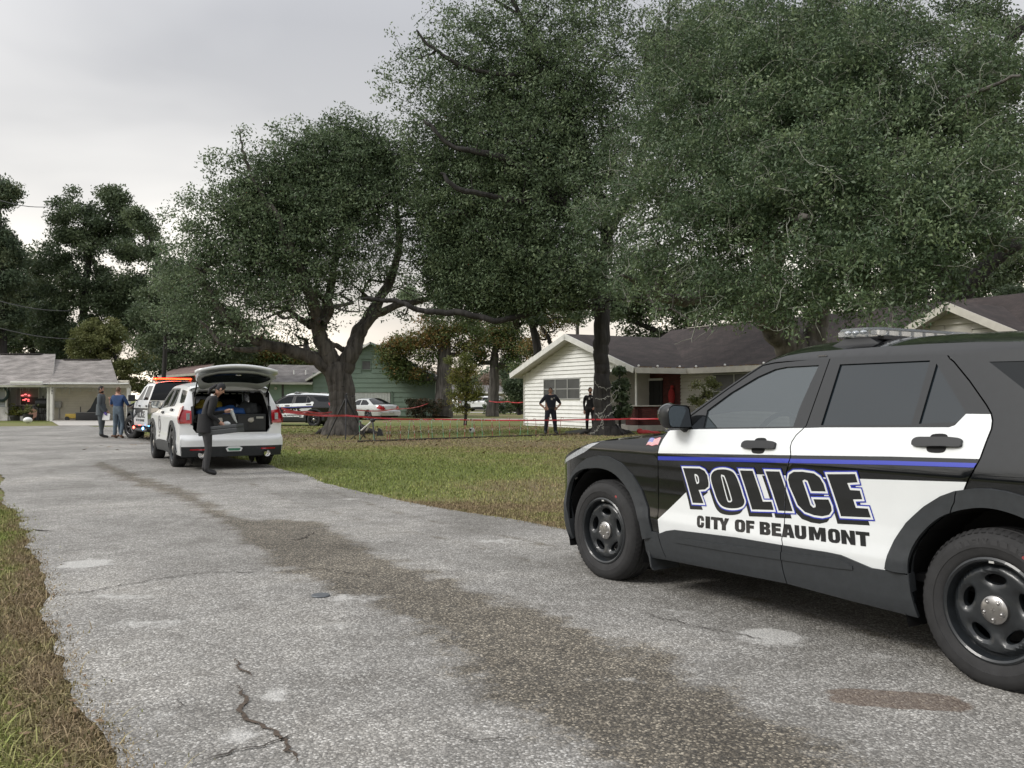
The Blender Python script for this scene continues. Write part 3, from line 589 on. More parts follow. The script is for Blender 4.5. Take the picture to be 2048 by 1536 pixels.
def lettering(c, root, sd, gaps, detail):
    """POLICE with white and blue outlines and black drop shadow, CITY OF BEAUMONT below"""
    cx = 1.70
    F = (lambda p: p) if sd < 0 else (lambda p: [(2*cx-a, b) for a, b in p])
    def rnd(k, p): return catmull(p, 3, True) if (k in 'O' and detail == 2) else p
    lay = []
    for k, (o, h) in POL.items():
        o = rnd(k, o); h = rnd('O', h) if h else None; sh = (-.020, -.036)
        lay.append((0, offset_poly([(a+sh[0], b+sh[1]) for a, b in o], .008), None, M_blkv))
        lay.append((1, offset_poly(o, .0185), None, M_blue)); lay.append((2, offset_poly(o, .0115), None, M_wrap)); lay.append((3, o, None, M_blkv))
        if h: lay.append((4, offset_poly(h, .001), None, M_wrap)); lay.append((5, offset_poly(h, -.0085) if k == 'O' else offset_poly(h, -.010), None, M_blue if k == 'O' else M_blkv))
    objs = []
    for li in range(6):
        for (l, o, h, m) in lay:
            if l != li: continue
            objs.append((li, F(o), m))
    # one joined mesh per layer, all under one 'lettering' part
    base = None
    if detail == 2:
        for li in range(6):
            V_ = []; T_ = []; N_ = []; m = None
            for (l, o, mm) in objs:
                if l != li: continue
                m = mm if not (li == 5) else M_blkv
                V, T = fill([o], gaps[1:2], .06, .03, .03); P, n = c.lay(V[:, 0], V[:, 1], sd, .0034+.0007*li)
                T = T.copy(); A = P[T[:, 1]]-P[T[:, 0]]; B = P[T[:, 2]]-P[T[:, 0]]; fl = (np.cross(A, B)*n[T[:, 0]]).sum(1) < 0; T[fl] = T[fl][:, ::-1]
                T_ += [tuple(t+len(V_)) for t in T]; V_ += list(P); N_ += list(n)
            o = pydata(['letter_shadow', 'letter_edging', 'letter_outline', 'police_lettering', 'letter_counter', 'letter_counter'][li], V_, T_, m, None, True, normals=N_)
            if li == 0: base = bpy.data.objects.new('lettering', None); C.objects.link(base); base.parent = root
            o.parent = base
    V_ = []; T_ = []; N_ = []
    if detail < 2:
        for (l, o, mm) in objs:
            if l != 3: continue
            V, T = fill([o], (), 0, 0, .1); P, n = c.lay(V[:, 0], V[:, 1], sd, .004); T_ += [tuple(t+len(V_)) for t in T]; V_ += list(P); N_ += list(n)
    for ch, x0, x1 in COB:
        x0 -= 5; x1 += 5
        s0, z0 = cobs(x0); s1, z1 = cobs(x1)
        def mp(p):
            r = []
            for (gx, gy) in p: a = s0+(s1-s0)*gx; r.append((a+(-.010*(gy-.5)), z0+(z1-z0)*gx+.071*gy))
            return r
        outs, hol = GLY[ch]
        if sd > 0:
            s0, s1 = 2*cx-s0, 2*cx-s1
        V, T = fill([offset_poly(mp(outs[0]), .0025)], [offset_poly(mp(h), -.0015) for h in hol], 0, 0, .05); P, n = c.lay(V[:, 0], V[:, 1], sd, .0036)
        T = T.copy(); A = P[T[:, 1]]-P[T[:, 0]]; B = P[T[:, 2]]-P[T[:, 0]]; fl = (np.cross(A, B)*n[T[:, 0]]).sum(1) < 0; T[fl] = T[fl][:, ::-1]
        T_ += [tuple(t+len(V_)) for t in T]; V_ += list(P); N_ += list(n)
    pydata('city_lettering', V_, T_, M_blkv, base or root, True, normals=N_)

def lightbar(root, s, z, lit=False, w=.62):
    e = bpy.data.objects.new('light_bar', None); C.objects.link(e); e.parent = root
    b = MB(); b.box(-w+.1, w-.1, -s-.14, -s+.14, z-.012, z+.012, b=.005)
    for sd in (-1, 1):
        b._add([(sd*(w-.02), -s-.20, z-.055), (sd*(w-.02), -s+.20, z-.055), (sd*(w-.04), -s+.09, z+.0), (sd*(w-.04), -s-.09, z+.0),
                (sd*(w-.16), -s-.20, z-.05), (sd*(w-.16), -s+.20, z-.05), (sd*(w-.16), -s+.09, z+.0), (sd*(w-.16), -s-.09, z+.0)],
               [(0, 1, 2, 3), (4, 7, 6, 5), (0, 3, 7, 4), (1, 5, 6, 2), (3, 2, 6, 7), (0, 4, 5, 1)])
    b.build('mount', M_trim, e)
    prof = [(-w, -.02), (-w+.015, -.10), (-w+.09, -.15), (w-.09, -.15), (w-.015, -.10), (w, -.02), (w, .02), (w-.015, .10), (w-.09, .15), (-w+.09, .15), (-w+.015, .10), (-w, .02)]
    sh = MB(); n = len(prof); lv = [(z+.012, 1.0), (z+.046, 1.0), (z+.060, .93)]
    v = []; f = []
    for (zz, k) in lv: v += [(x*(1 if k == 1 else .985), -s+y*k, zz) for x, y in prof]
    for i in range(2):
        for k in range(n): f.append((i*n+k, i*n+(k+1) % n, (i+1)*n+(k+1) % n, (i+1)*n+k))
    f.append(tuple(2*n+k for k in range(n))); sh._add(v, f)
    led = mat('light_bar_glow', (.9, .1, .04), .3, emit=(1, .17, .02), estr=7) if lit else mat('led_reflector', (.62, .64, .66), .14, metal=.8, noise=.3, nscale=90)
    cap = mat('clear_dome', (.30, .33, .35), .05, alpha=.30, coat=1.) if not lit else mat('lit_dome', (.8, .05, .03), .1, emit=(1, .02, .01), estr=3.2, alpha=.72)
    l = MB()
    k = 0
    x = -w+.045
    while x < w-.11:
        for sy in (-1, 1): l.box(x, x+.085, -s+sy*.115-.02, -s+sy*.115+.02, z+.016, z+.043)
        x += .115
    for sd in (-1, 1):
        for sy in (-.055, .0, .055): l.sphere((sd*(w-.03), -s+sy, z+.034), (.02, .024, .014), 10)
    l.build('light_module', led, e, not lit)
    top = MB(); top.box(-w+.12, w-.12, -s-.10, -s+.10, z+.061, z+.066); top.build('top_cover', M_trim, e)
    sh.build('dome', cap, e)
    return e
# ---------------------------------------------------------------- police utility in the foreground
TH = .545435
def car_origin(x, y, th=TH, L0=.96):
    """front axle centre on the ground from the outer face of its left wheel"""
    return (x+L0*math.cos(th), y+L0*math.sin(th), 0)
near = thing('police_suv', 'black and white police utility close on the right, parked facing away with large POLICE lettering', 'police car', car_origin(.69625, 6.83869), TH)
PAL_N = dict(fender=M_black, door=M_black, roof=M_black, quarter=M_black, rail=M_black)
cn = suv(near, PAL_N, 2, steer=R(3))
lb = lightbar(near, 1.98, 1.728)
# spotlight, antenna puck, mud flap, flag, interior
sp = MB(); sp.M = Matrix.Translation((-.86, -.62, 1.262)) @ Matrix.Rotation(R(-50), 4, 'Z')
sp.sphere((0, 0, 0), (.078, .085, .078), 20); sp.lathe([(.077, .03), (.080, .045), (.078, .062), (.06, .07), (0, .065)], 24, 'y', m=1)
sp.tube([(0, -.02, -.075), (.0, -.02, -.10), (.05, -.05, -.115), (.12, -.09, -.13)], [.028, .022, .018, .016], 10, m=1); sp.M = None
sp.build('spotlight', [M_black, M_chrome], near, True)
an = MB(); an.lathe([(.0, .075), (.06, .073), (.115, .055), (.13, .02), (.135, 0)], 8, 'z', (.05, -3.0, 1.735)); an.build('antenna', mat('antenna_plastic', (.10, .13, .15), .5), near, True)
for sd in (-1, 1):
    fp = MB(); fp.prism([(sd*.955, -.49, .50), (sd*.965, -.52, .34), (sd*.965, -.56, .185), (sd*.955, -.575, .165), (sd*.72, -.575, .165), (sd*.70, -.55, .20), (sd*.72, -.49, .50)], (0, .014, 0)); fp.build('mud_flap', M_clad, near)
fv = []; ff = []; fm = []
FLAG_C = [(.512, 1.040), (.534, 1.090), (.650, 1.098), (.638, 1.046)]
def flag(c, root, sd):
    nx, nz = 26, 13; v = []; f = []; mi = []
    for i in range(nx+1):
        for j in range(nz+1):
            a, b = i/nx, j/nz
            s_ = (FLAG_C[0][0]*(1-a)+FLAG_C[3][0]*a)*(1-b)+(FLAG_C[1][0]*(1-a)+FLAG_C[2][0]*a)*b
            z_ = (FLAG_C[0][1]*(1-a)+FLAG_C[3][1]*a)*(1-b)+(FLAG_C[1][1]*(1-a)+FLAG_C[2][1]*a)*b+.004*math.sin(a*9)
            v.append((s_, z_))
    v = np.array(v); P, n = c.lay(v[:, 0], v[:, 1], sd, .0015)
    for i in range(nx):
        for j in range(nz):
            k = i*(nz+1)+j; q = (k, k+nz+1, k+nz+2, k+1); f.append(q if sd > 0 else q[::-1])
            can = i < nx*.42 and j >= 6
            mi.append(2 if can and not (i % 2 == 1 and j % 2 == 1) else (1 if can else (0 if j % 2 == 0 else 1)))
    pydata('flag_decal', P, f, [mat('flag_red', (.62, .12, .14), .4), mat('flag_white', (.72, .68, .70), .4), mat('flag_blue', (.10, .13, .48), .4)], root, mi=mi)
flag(cn, near, -1)
it = MB(); it.box(-.78, .78, -1.05, -.62, .85, 1.14, b=.05)
for x in (-.38, .38):
    it.box(x-.24, x+.24, -2.05, -1.5, .55, .72, b=.05); it.box(x-.23, x+.23, -2.18, -2.0, .70, 1.28, b=.06); it.box(x-.13, x+.13, -2.16, -2.06, 1.30, 1.48, b=.04)
it.box(-.85, .85, -3.9, -.6, .42, .46); it.build('seats', M_seat, near, True)
sw = MB(); a = []
for k in range(25):
    t = 2*math.pi*k/24; a.append((-.38+.19*math.cos(t), -1.16-.19*math.sin(t)*.45, 1.10+.19*math.sin(t)*.9))
sw.tube(a, .017, 8, caps=False); sw.tube([(-.38, -1.16, 1.10), (-.38, -.95, .98)], .03, 8); sw.tube([(-.55, -1.16, 1.12), (-.21, -1.16, 1.12)], .016, 6); sw.build('steering_wheel', M_trim, near, True)
vs = MB()
for (s_, z_, sd) in ((1.86, 1.628, -1),): vs.box(-.742, -.738, -s_-.035, -s_+.03, 1.622, 1.630)
vs.build('roof_badge', M_chrome, near)
for w_ in [o for o in near.children if o.name.startswith('wheel') and not o.name.startswith('wheel_')]:
    if w_.location.x < 0:
        q = MB(); a_ = R(70); rr = .252
        q.box(.115, .122, -.012, .012, rr-.03, rr-.02); q.lathe([(0, .131), (.011, .131)], 12, 'x', (0, .16, .27), m=1); q.build('balance_weight', [mat('weight_lead', (.5, .5, .48), .4), mat('paint_dot', (.30, .05, .05), .6)], w_)
# ---------------------------------------------------------------- ground, road, grass
def nz2(x, y, sc, seed=0):
    """cheap smooth value noise"""
    r_ = np.random.default_rng(seed); T = r_.random((64, 64)); x = np.asarray(x)/sc; y = np.asarray(y)/sc
    xi = np.floor(x).astype(int); yi = np.floor(y).astype(int); fx = x-xi; fy = y-yi; fx = fx*fx*(3-2*fx); fy = fy*fy*(3-2*fy)
    a = T[xi % 64, yi % 64]; b = T[(xi+1) % 64, yi % 64]; c = T[xi % 64, (yi+1) % 64]; d = T[(xi+1) % 64, (yi+1) % 64]
    return (a*(1-fx)+b*fx)*(1-fy)+(c*(1-fx)+d*fx)*fy
def fbm(x, y, sc, seed=0, o=4): return sum(nz2(x, y, sc/2**i, seed+i)*.5**i for i in range(o))/sum(.5**i for i in range(o))
RN = np.array([math.cos(TH), math.sin(TH)]); RD = np.array([-math.sin(TH), math.cos(TH)])
def uv2w(u, v): return u*RD[0]+v*RN[0], u*RD[1]+v*RN[1]
def vL(u): return .50+.05*np.sin(u*.7+1)+.03*np.sin(u*2.6)+.09*(fbm(u, u*0+3, .5, 5)-.5)*2
def vR(u): return np.interp(u, [0, 7, 9.5, 12.5, 15, 17.5, 24, 40], [5.5, 5.42, 5.15, 4.92, 5.1, 5.35, 5.35, 5.4])+.05*np.sin(u*1.7)+.10*(fbm(u, u*0+9, .8, 8)-.5)*2
def dryness(x, y):
    d = .26+.70*(fbm(x, y, 5.5, 21)-.42)*2.2+.30*(fbm(x, y, 1.2, 31)-.5)*2
    def blob(cx, cy, rx, ry, a): return a*np.exp(-(((x-cx)/rx)**2+((y-cy)/ry)**2))
    d = d+blob(-4, 31, 9, 3.0, .12)+blob(.6, 15, 1.8, 2.4, .5)+blob(-.4, 11.3, 1.6, .6, .55)+blob(1.2, 19, 3, 1.5, .25)+blob(-5, 40, 10, 3, .1)+blob(-7, 34, 2.6, 2.0, .6)+blob(3.6, 35, 3, 2, .6)-blob(-2.5, 18, 3.2, 3.5, .40)-blob(-.6, 13, 1.5, 1.4, .25)
    u = x*RD[0]+y*RD[1]; v = x*RN[0]+y*RN[1]
    d = d+.62*np.exp(-((v-vL(u)+.04)/.16)**2)*(y < 30)-.12*(v < vL(u)-.3)+.35*np.exp(-((v-vR(u)-.08)/.16)**2)
    return np.clip(d, 0, 1)
def grass_mat(name, gain=1.0, bump=True):
    m = bpy.data.materials.new(name); m.use_nodes = True; nt = m.node_tree; N = nt.nodes; L = nt.links; p = N['Principled BSDF']
    p.inputs['Roughness'].default_value = .85; p.inputs['Specular IOR Level'].default_value = .2
    at = N.new('ShaderNodeAttribute'); at.attribute_name = 'dry'; at2 = N.new('ShaderNodeAttribute'); at2.attribute_name = 'tint'
    tc = N.new('ShaderNodeTexCoord'); n1 = N.new('ShaderNodeTexNoise'); n1.inputs['Scale'].default_value = 2.3; n1.inputs['Detail'].default_value = 8; n1.inputs['Roughness'].default_value = .72
    n2 = N.new('ShaderNodeTexNoise'); n2.inputs['Scale'].default_value = 26; n2.inputs['Detail'].default_value = 6; n2.inputs['Roughness'].default_value = .75
    L.new(tc.outputs['Object'], n1.inputs['Vector']); L.new(tc.outputs['Object'], n2.inputs['Vector'])
    a = N.new('ShaderNodeMath'); a.operation = 'MULTIPLY_ADD'; a.inputs[1].default_value = 1.7; L.new(n1.outputs['Fac'], a.inputs[0]); a.inputs[2].default_value = -.85
    b = N.new('ShaderNodeMath'); b.operation = 'ADD'; L.new(at.outputs['Fac'], b.inputs[0]); L.new(a.outputs[0], b.inputs[1])
    r = N.new('ShaderNodeValToRGB'); e = r.color_ramp.elements
    e[0].position = .0; e[0].color = (.135*gain, .165*gain, .046*gain, 1); e[1].position = 1; e[1].color = (.20*gain, .155*gain, .095*gain, 1)
    q = e.new(.34); q.color = (.19*gain, .202*gain, .070*gain, 1); q = e.new(.62); q.color = (.20*gain, .18*gain, .085*gain, 1)
    L.new(b.outputs[0], r.inputs[0])
    mx = N.new('ShaderNodeMix'); mx.data_type = 'RGBA'; mx.blend_type = 'MULTIPLY'; mx.inputs[0].default_value = 1
    r2 = N.new('ShaderNodeValToRGB'); f = r2.color_ramp.elements; f[0].position = .32; f[0].color = (.42, .42, .42, 1); f[1].position = .68; f[1].color = (1.35, 1.35, 1.35, 1)
    L.new(n2.outputs['Fac'], r2.inputs[0]); L.new(r.outputs[0], mx.inputs[6])
    if bump:
        L.new(r2.outputs[0], mx.inputs[7]); bp = N.new('ShaderNodeBump'); bp.inputs['Strength'].default_value = .8; bp.inputs['Distance'].default_value = .04
        L.new(n2.outputs['Fac'], bp.inputs['Height']); L.new(bp.outputs[0], p.inputs['Normal'])
    else:
        t = N.new('ShaderNodeMapRange'); t.inputs['To Min'].default_value = .55; t.inputs['To Max'].default_value = 1.5; L.new(at2.outputs['Fac'], t.inputs['Value'])
        L.new(t.outputs[0], mx.inputs[7])
    L.new(mx.outputs[2], p.inputs['Base Color']); return m
M_lawn = grass_mat('lawn_soil', 1.0); M_blade = grass_mat('grass_blades', 1.25, False)
def grid_mesh(name, X, Y, Z, m, attrs, kind='structure'):
    h, w = X.shape; V = np.stack([X, Y, Z], -1).reshape(-1, 3); i = np.arange((h-1)*(w-1)); a = i//(w-1)*w+i % (w-1)
    F = np.stack([a, a+1, a+w+1, a+w], 1); me = bpy.data.meshes.new(name)
    me.vertices.add(len(V)); me.vertices.foreach_set('co', V.astype(np.float32).ravel()); me.loops.add(F.size); me.loops.foreach_set('vertex_index', F.astype(np.int32).ravel())
    me.polygons.add(len(F)); me.polygons.foreach_set('loop_start', np.arange(0, F.size, 4, dtype=np.int32)); me.update(calc_edges=True)
    for k, v in attrs.items(): at = me.attributes.new(k, 'FLOAT', 'POINT'); at.data.foreach_set('value', v.astype(np.float32).ravel())
    o = link(name, me, m); o['kind'] = kind; return o
gx = np.concatenate([np.linspace(-1200, -70, 12), np.arange(-60, 60.1, .45), np.linspace(70, 1200, 12)]); gy = np.concatenate([np.linspace(-400, -6, 10), np.arange(-5, 90, .45), np.linspace(100, 1600, 16)])
GX, GY = np.meshgrid(gx, gy); near_ = (np.hypot(GX, GY) < 80)
grid_mesh('lawn', GX, GY, np.where(near_, .03*(fbm(GX, GY, 4, 3)-.5)-.012, -.02), M_lawn, {'dry': dryness(GX, GY)})

def road_mat():
    m = bpy.data.materials.new('weathered_asphalt'); m.use_nodes = True; nt = m.node_tree; N = nt.nodes; L = nt.links; p = N['Principled BSDF']
    tc = N.new('ShaderNodeTexCoord')
    def at(n): q = N.new('ShaderNodeAttribute'); q.attribute_name = n; return q.outputs['Fac']
    def M(op, a, b=None, c=None):
        n = N.new('ShaderNodeMath'); n.operation = op
        for i, v in enumerate((a, b, c)):
            if v is None: continue
            if isinstance(v, (int, float)): n.inputs[i].default_value = v
            else: L.new(v, n.inputs[i])
        return n.outputs[0]
    def NZ(s, d=5, r=.6, dist=0):
        n = N.new('ShaderNodeTexNoise'); n.inputs['Scale'].default_value = s; n.inputs['Detail'].default_value = d; n.inputs['Roughness'].default_value = r; n.inputs['Distortion'].default_value = dist; L.new(tc.outputs['Object'], n.inputs['Vector']); return n.outputs['Fac']
    def RAMP(x, st):
        r = N.new('ShaderNodeValToRGB'); e = r.color_ramp.elements; e[0].position, e[0].color = st[0][0], (*st[0][1], 1); e[1].position, e[1].color = st[-1][0], (*st[-1][1], 1)
        for a, b in st[1:-1]: q = e.new(a); q.color = (*b, 1)
        L.new(x, r.inputs[0]); return r.outputs[0]
    def MIX(f, a, b, mode='MIX'):
        n = N.new('ShaderNodeMix'); n.data_type = 'RGBA'; n.blend_type = mode
        for i, v in ((0, f), (6, a), (7, b)):
            if isinstance(v, (int, float)): n.inputs[i].default_value = v
            elif isinstance(v, tuple): n.inputs[i].default_value = (*v, 1)
            else: L.new(v, n.inputs[i])
        return n.outputs[2]
    vo = N.new('ShaderNodeTexVoronoi'); vo.inputs['Scale'].default_value = 88; vo.inputs['Randomness'].default_value = 1; L.new(tc.outputs['Object'], vo.inputs['Vector'])
    v2 = N.new('ShaderNodeTexVoronoi'); v2.inputs['Scale'].default_value = 160; L.new(tc.outputs['Object'], v2.inputs['Vector'])
    cs = N.new('ShaderNodeSeparateColor'); L.new(vo.outputs['Color'], cs.inputs[0])
    stone = RAMP(cs.outputs[0], [(0, (.170, .163, .150)), (.45, (.262, .253, .234)), (.8, (.365, .352, .328)), (1, (.58, .57, .54))])
    stoneW = RAMP(cs.outputs[1], [(0, (.066, .059, .046)), (.5, (.122, .107, .083)), (.8, (.235, .205, .16)), (1, (.48, .43, .34))])
    edge = M('GREATER_THAN', vo.outputs['Distance'], .58)
    fine = NZ(330, 3, .7); big = NZ(.55, 5, .55, .4); mid = NZ(4.2, 6, .62)
    dry = MIX(M('MULTIPLY', edge, .55), stone, (.12, .117, .11)); wet = MIX(M('MULTIPLY', edge, .7), stoneW, (.035, .033, .03))
    st = at('stain'); stn = M('ADD', st, M('MULTIPLY_ADD', NZ(3.0, 7, .68), 1.6, -.8)); stn = M('MULTIPLY', N_clamp(N, L, stn, .28, .72), M('GREATER_THAN', st, .02))
    col = MIX(M('MULTIPLY', stn, .93), dry, wet)
    col = MIX(1.0, col, RAMP(big, [(.32, (.72, .715, .70)), (.5, (1.0, 1.0, 1.0)), (.68, (1.3, 1.295, 1.28))]), 'MULTIPLY')
    col = MIX(1.0, col, RAMP(mid, [(.3, (.78, .77, .76)), (.55, (1.0, 1.0, 1.0)), (.75, (1.16, 1.16, 1.16))]), 'MULTIPLY')
    pale = N_clamp(N, L, M('ADD', at('pale'), M('MULTIPLY_ADD', NZ(9, 6, .7), 1.3, -.65)), .28, .62)
    col = MIX(M('MULTIPLY', pale, .85), col, MIX(.6, stone, (.60, .595, .57)))
    dk = N_clamp(N, L, M('ADD', at('dark'), M('MULTIPLY_ADD', NZ(6, 6, .7), 1.0, -.5)), .35, .8)
    col = MIX(M('MULTIPLY', dk, .62), col, MIX(.5, stoneW, (.07, .065, .06)))
    br = N_clamp(N, L, M('ADD', at('brown'), M('MULTIPLY_ADD', NZ(9, 5, .7), .6, -.3)), .45, .6)
    col = MIX(M('MULTIPLY', br, .8), col, MIX(.55, stoneW, (.12, .075, .058)))
    col = MIX(.36, col, RAMP(fine, [(.3, (.4, .4, .4)), (.7, (1.5, 1.5, 1.5))]), 'MULTIPLY')
    L.new(col, p.inputs['Base Color']); p.inputs['Roughness'].default_value = .78; p.inputs['Specular IOR Level'].default_value = .3
    h = M('ADD', M('MULTIPLY', vo.outputs['Distance'], -1.0), M('MULTIPLY', v2.outputs['Distance'], -.4))
    b = N.new('ShaderNodeBump'); b.inputs['Strength'].default_value = .9; b.inputs['Distance'].default_value = .006; L.new(h, b.inputs['Height'])
    b2 = N.new('ShaderNodeBump'); b2.inputs['Strength'].default_value = .5; b2.inputs['Distance'].default_value = .03; L.new(mid, b2.inputs['Height']); L.new(b.outputs[0], b2.inputs['Normal'])
    L.new(b2.outputs[0], p.inputs['Normal']); return m
def N_clamp(N, L, x, a, b):
    n = N.new('ShaderNodeMapRange'); n.interpolation_type = 'SMOOTHSTEP'; n.inputs['From Min'].default_value = a; n.inputs['From Max'].default_value = b; L.new(x, n.inputs['Value']); return n.outputs[0]
M_road = road_mat()
def w2(pts): return [tuple(G(x, y)[:2]) for x, y in pts]
BAND = w2([(205, 925), (270, 950), (380, 985), (470, 1040), (560, 1042), (640, 1045), (700, 1078), (800, 1130), (1000, 1200), (1180, 1262), (1300, 1310), (1420, 1380), (1600, 1480), (1700, 1536), (1900, 1700),
           (1400, 1700), (1230, 1536), (1100, 1470), (990, 1400), (920, 1330), (840, 1255), (760, 1210), (640, 1170), (560, 1140), (515, 1105), (470, 1075), (455, 1050), (360, 1000), (250, 962), (190, 930)])
def sdist(P, poly):
    q = np.array(poly); d = np.full(len(P), 1e9)
    for i in range(len(q)):
        a = q[i]; b = q[(i+1) % len(q)]; ab = b-a; t = np.clip(((P-a)@ab)/(ab@ab+1e-9), 0, 1); d = np.minimum(d, np.hypot(*(P-a-t[:, None]*ab).T))
    return np.where(pip(P, poly), d, -d)
us = np.concatenate([np.arange(-2, 1, .12), np.arange(1, 14, .045), np.arange(14, 26, .12), np.arange(26, 52, .5)])
vs_ = np.linspace(0, 1, 150); UU, TT = np.meshgrid(us, vs_, indexing='ij'); VV = vL(UU)*(1-TT)+vR(UU)*TT
RX, RY = uv2w(UU, VV); Pn = np.stack([RX.ravel(), RY.ravel()], 1)
sdb = sdist(Pn, BAND).reshape(RX.shape); stain = np.clip(.50+sdb*1.6, 0, .95)*(sdb > -.5)
st2 = np.exp(-((VV-4.55+.12*np.sin(UU*.8))/.10)**2)*.42+np.exp(-((VV-3.9+.15*np.sin(UU*.6+1))/.12)**2)*.38*(UU > 6)
stain = np.maximum(stain, st2*(UU < 20)); far = np.clip((UU-13)/8, 0, 1); stain = np.where(UU > 12, np.maximum(stain, .32*fbm(UU*.35, VV*2, 1.5, 4)), stain)
pale = np.zeros_like(RX)
for (px, py, rx, ry, a) in ((172, 1130, 55, 12, .9), (1540, 1278, 75, 22, .85), (545, 1396, 40, 22, .6), (690, 1200, 70, 14, .5), (300, 1250, 150, 14, .45), (240, 1195, 120, 9, .5), (480, 1480, 50, 25, .6), (700, 1065, 60, 10, .3), (1300, 1180, 110, 16, .35), (1350, 1230, 90, 16, .4), (330, 1435, 60, 20, .4), (1760, 1320, 110, 20, .4), (680, 1255, 50, 14, .4), (1230, 1365, 120, 16, .35), (1000, 1085, 60, 6, .55), (700, 1000, 30, 3, .5)):
    c = G(px, py); e1 = G(px+rx, py)-c; e2 = G(px, py+ry)-c; rxw = max(.05, abs(e1.x)); ryw = max(.05, abs(e2.y)); pale = np.maximum(pale, a*np.exp(-((RX-c.x)/rxw)**2-((RY-c.y)/ryw)**2))
dark = .5*np.exp(-(np.abs(TT-1)*5/.22)**2)+.25*np.exp(-(TT*5/.1)**2)
brown = np.zeros_like(RX); c = G(1795, 1405); d_ = np.stack([RX-c.x, RY-c.y], -1); al = np.array([.98, -.2]); brown = np.exp(-((d_@al)/.33)**4-((d_@np.array([.2, .98]))/.14)**4)
crown_ = .03*(1-((TT-.5)*2)**2)
road = grid_mesh('road', RX, RY, .012+crown_*0+.006*(fbm(RX, RY, 1.3, 12)-.5), M_road, dict(stain=stain, pale=pale, dark=dark, brown=brown))
# the crossing street at the far end
cx = np.concatenate([np.arange(-75, -15.5, .6)]); ty = np.linspace(0, 1, 26); CX, CT = np.meshgrid(cx, ty, indexing='ij'); y0 = np.interp(cx, [-75, -24, -18, -12, -3], [33, 33, 34.5, 37.5, 39.5])[:, None]+0*CT; y1 = 45.1+.2*np.sin(CX*.7)
CY = y0*(1-CT)+y1*CT
grid_mesh('crossing_street', CX, CY, np.full(CX.shape, .004), M_road, dict(stain=.30*fbm(CX, CY*2, 3, 4)+.12, pale=.4*fbm(CX, CY, 3, 6), dark=0*CX, brown=0*CX))
M_conc = mat('pale_concrete', (.42, .40, .37), .85, noise=.18, nscale=3)
dv = MB(); dv.prism([(-9.5, 60.2, .01), (1.5, 58.6, .01), (1.5, 61.4, .01), (-10.5, 62.8, .01)], (0, 0, .02)); o = dv.build('driveway', M_conc); o['kind'] = 'structure'
dv = MB(); dv.prism([(*G(118, 852)[:2], .012), (*G(262, 852)[:2], .012), (*G(262, 838)[:2], .012), (*G(98, 839.5)[:2], .012)], (0, 0, .02)); o = dv.build('carport_slab', M_conc); o['kind'] = 'structure'
dv = MB(); dv.prism([(-30, 96, .01), (12, 88, .01), (12, 92, .01), (-30, 101, .01)], (0, 0, .02)); o = dv.build('far_street', M_conc); o['kind'] = 'structure'
# cracks
M_crack = mat('crack_dirt', (.045, .038, .032), .95, noise=.5, nscale=30); M_crackb = mat('mossy_crack', (.070, .052, .038), .95, noise=.6, nscale=40)
def crack(pts, w, m, seed):
    r = random.Random(seed); w0 = [np.array(p) for p in w2(pts)]; q = []
    for i in range(len(w0)-1):
        L_ = np.linalg.norm(w0[i+1]-w0[i]); n = max(2, int(L_/.025)); nn = np.array([-(w0[i+1]-w0[i])[1], (w0[i+1]-w0[i])[0]])/L_
        for k in range(n): q.append(w0[i]+(w0[i+1]-w0[i])*k/n+nn*(r.gauss(0, .007)+.012*math.sin(k*.7+i)))
    v = []; f = []
    for i, p in enumerate(q):
        t = q[min(i+1, len(q)-1)]-q[max(i-1, 0)]; t /= np.linalg.norm(t)+1e-9; n = np.array([-t[1], t[0]]); ww = w*(.45+.9*r.random())*(1 if 3 < i < len(q)-3 else .3)
        v += [(p[0]+n[0]*ww, p[1]+n[1]*ww, .0195), (p[0]-n[0]*ww, p[1]-n[1]*ww, .0195)]
        if i: f.append((2*i-2, 2*i, 2*i+1, 2*i-1))
    pydata('crack', v, f, m, road)
crack([(130, 1196), (240, 1176), (330, 1160), (420, 1148), (530, 1149)], .007, M_crack, 1); crack([(465, 1325), (505, 1362)], .010, M_crackb, 2)
crack([(470, 1378), (488, 1402), (484, 1436), (520, 1455), (553, 1468), (580, 1504), (592, 1540)], .009, M_crackb, 3); crack([(385, 1540), (470, 1512), (540, 1496), (606, 1468)], .006, M_crack, 4)
crack([(560, 1083), (600, 1082), (632, 1066)], .010, M_crack, 5); crack([(355, 1405), (362, 1430)], .007, M_crack, 6); crack([(60, 1062), (110, 1066)], .02, M_crack, 7)
crack([(860, 1475), (960, 1490), (1050, 1480)], .004, M_crack, 8); crack([(540, 1150), (640, 1140), (760, 1160)], .005, M_crack, 9); crack([(1280, 1230), (1400, 1260), (1560, 1290)], .005, M_crack, 10)
c = G(641, 1196); cpb = MB(); cpb.lathe([(0, .006), (.06, .006), (.066, 0)], 24, 'z'); o = cpb.build('road_cap', mat('cap_metal', (.12, .13, .14), .5, metal=.5), None, True); o.location = (c.x, c.y, .018); tag(o, 'small grey metal cap set flat in the asphalt left of centre', 'survey cap')
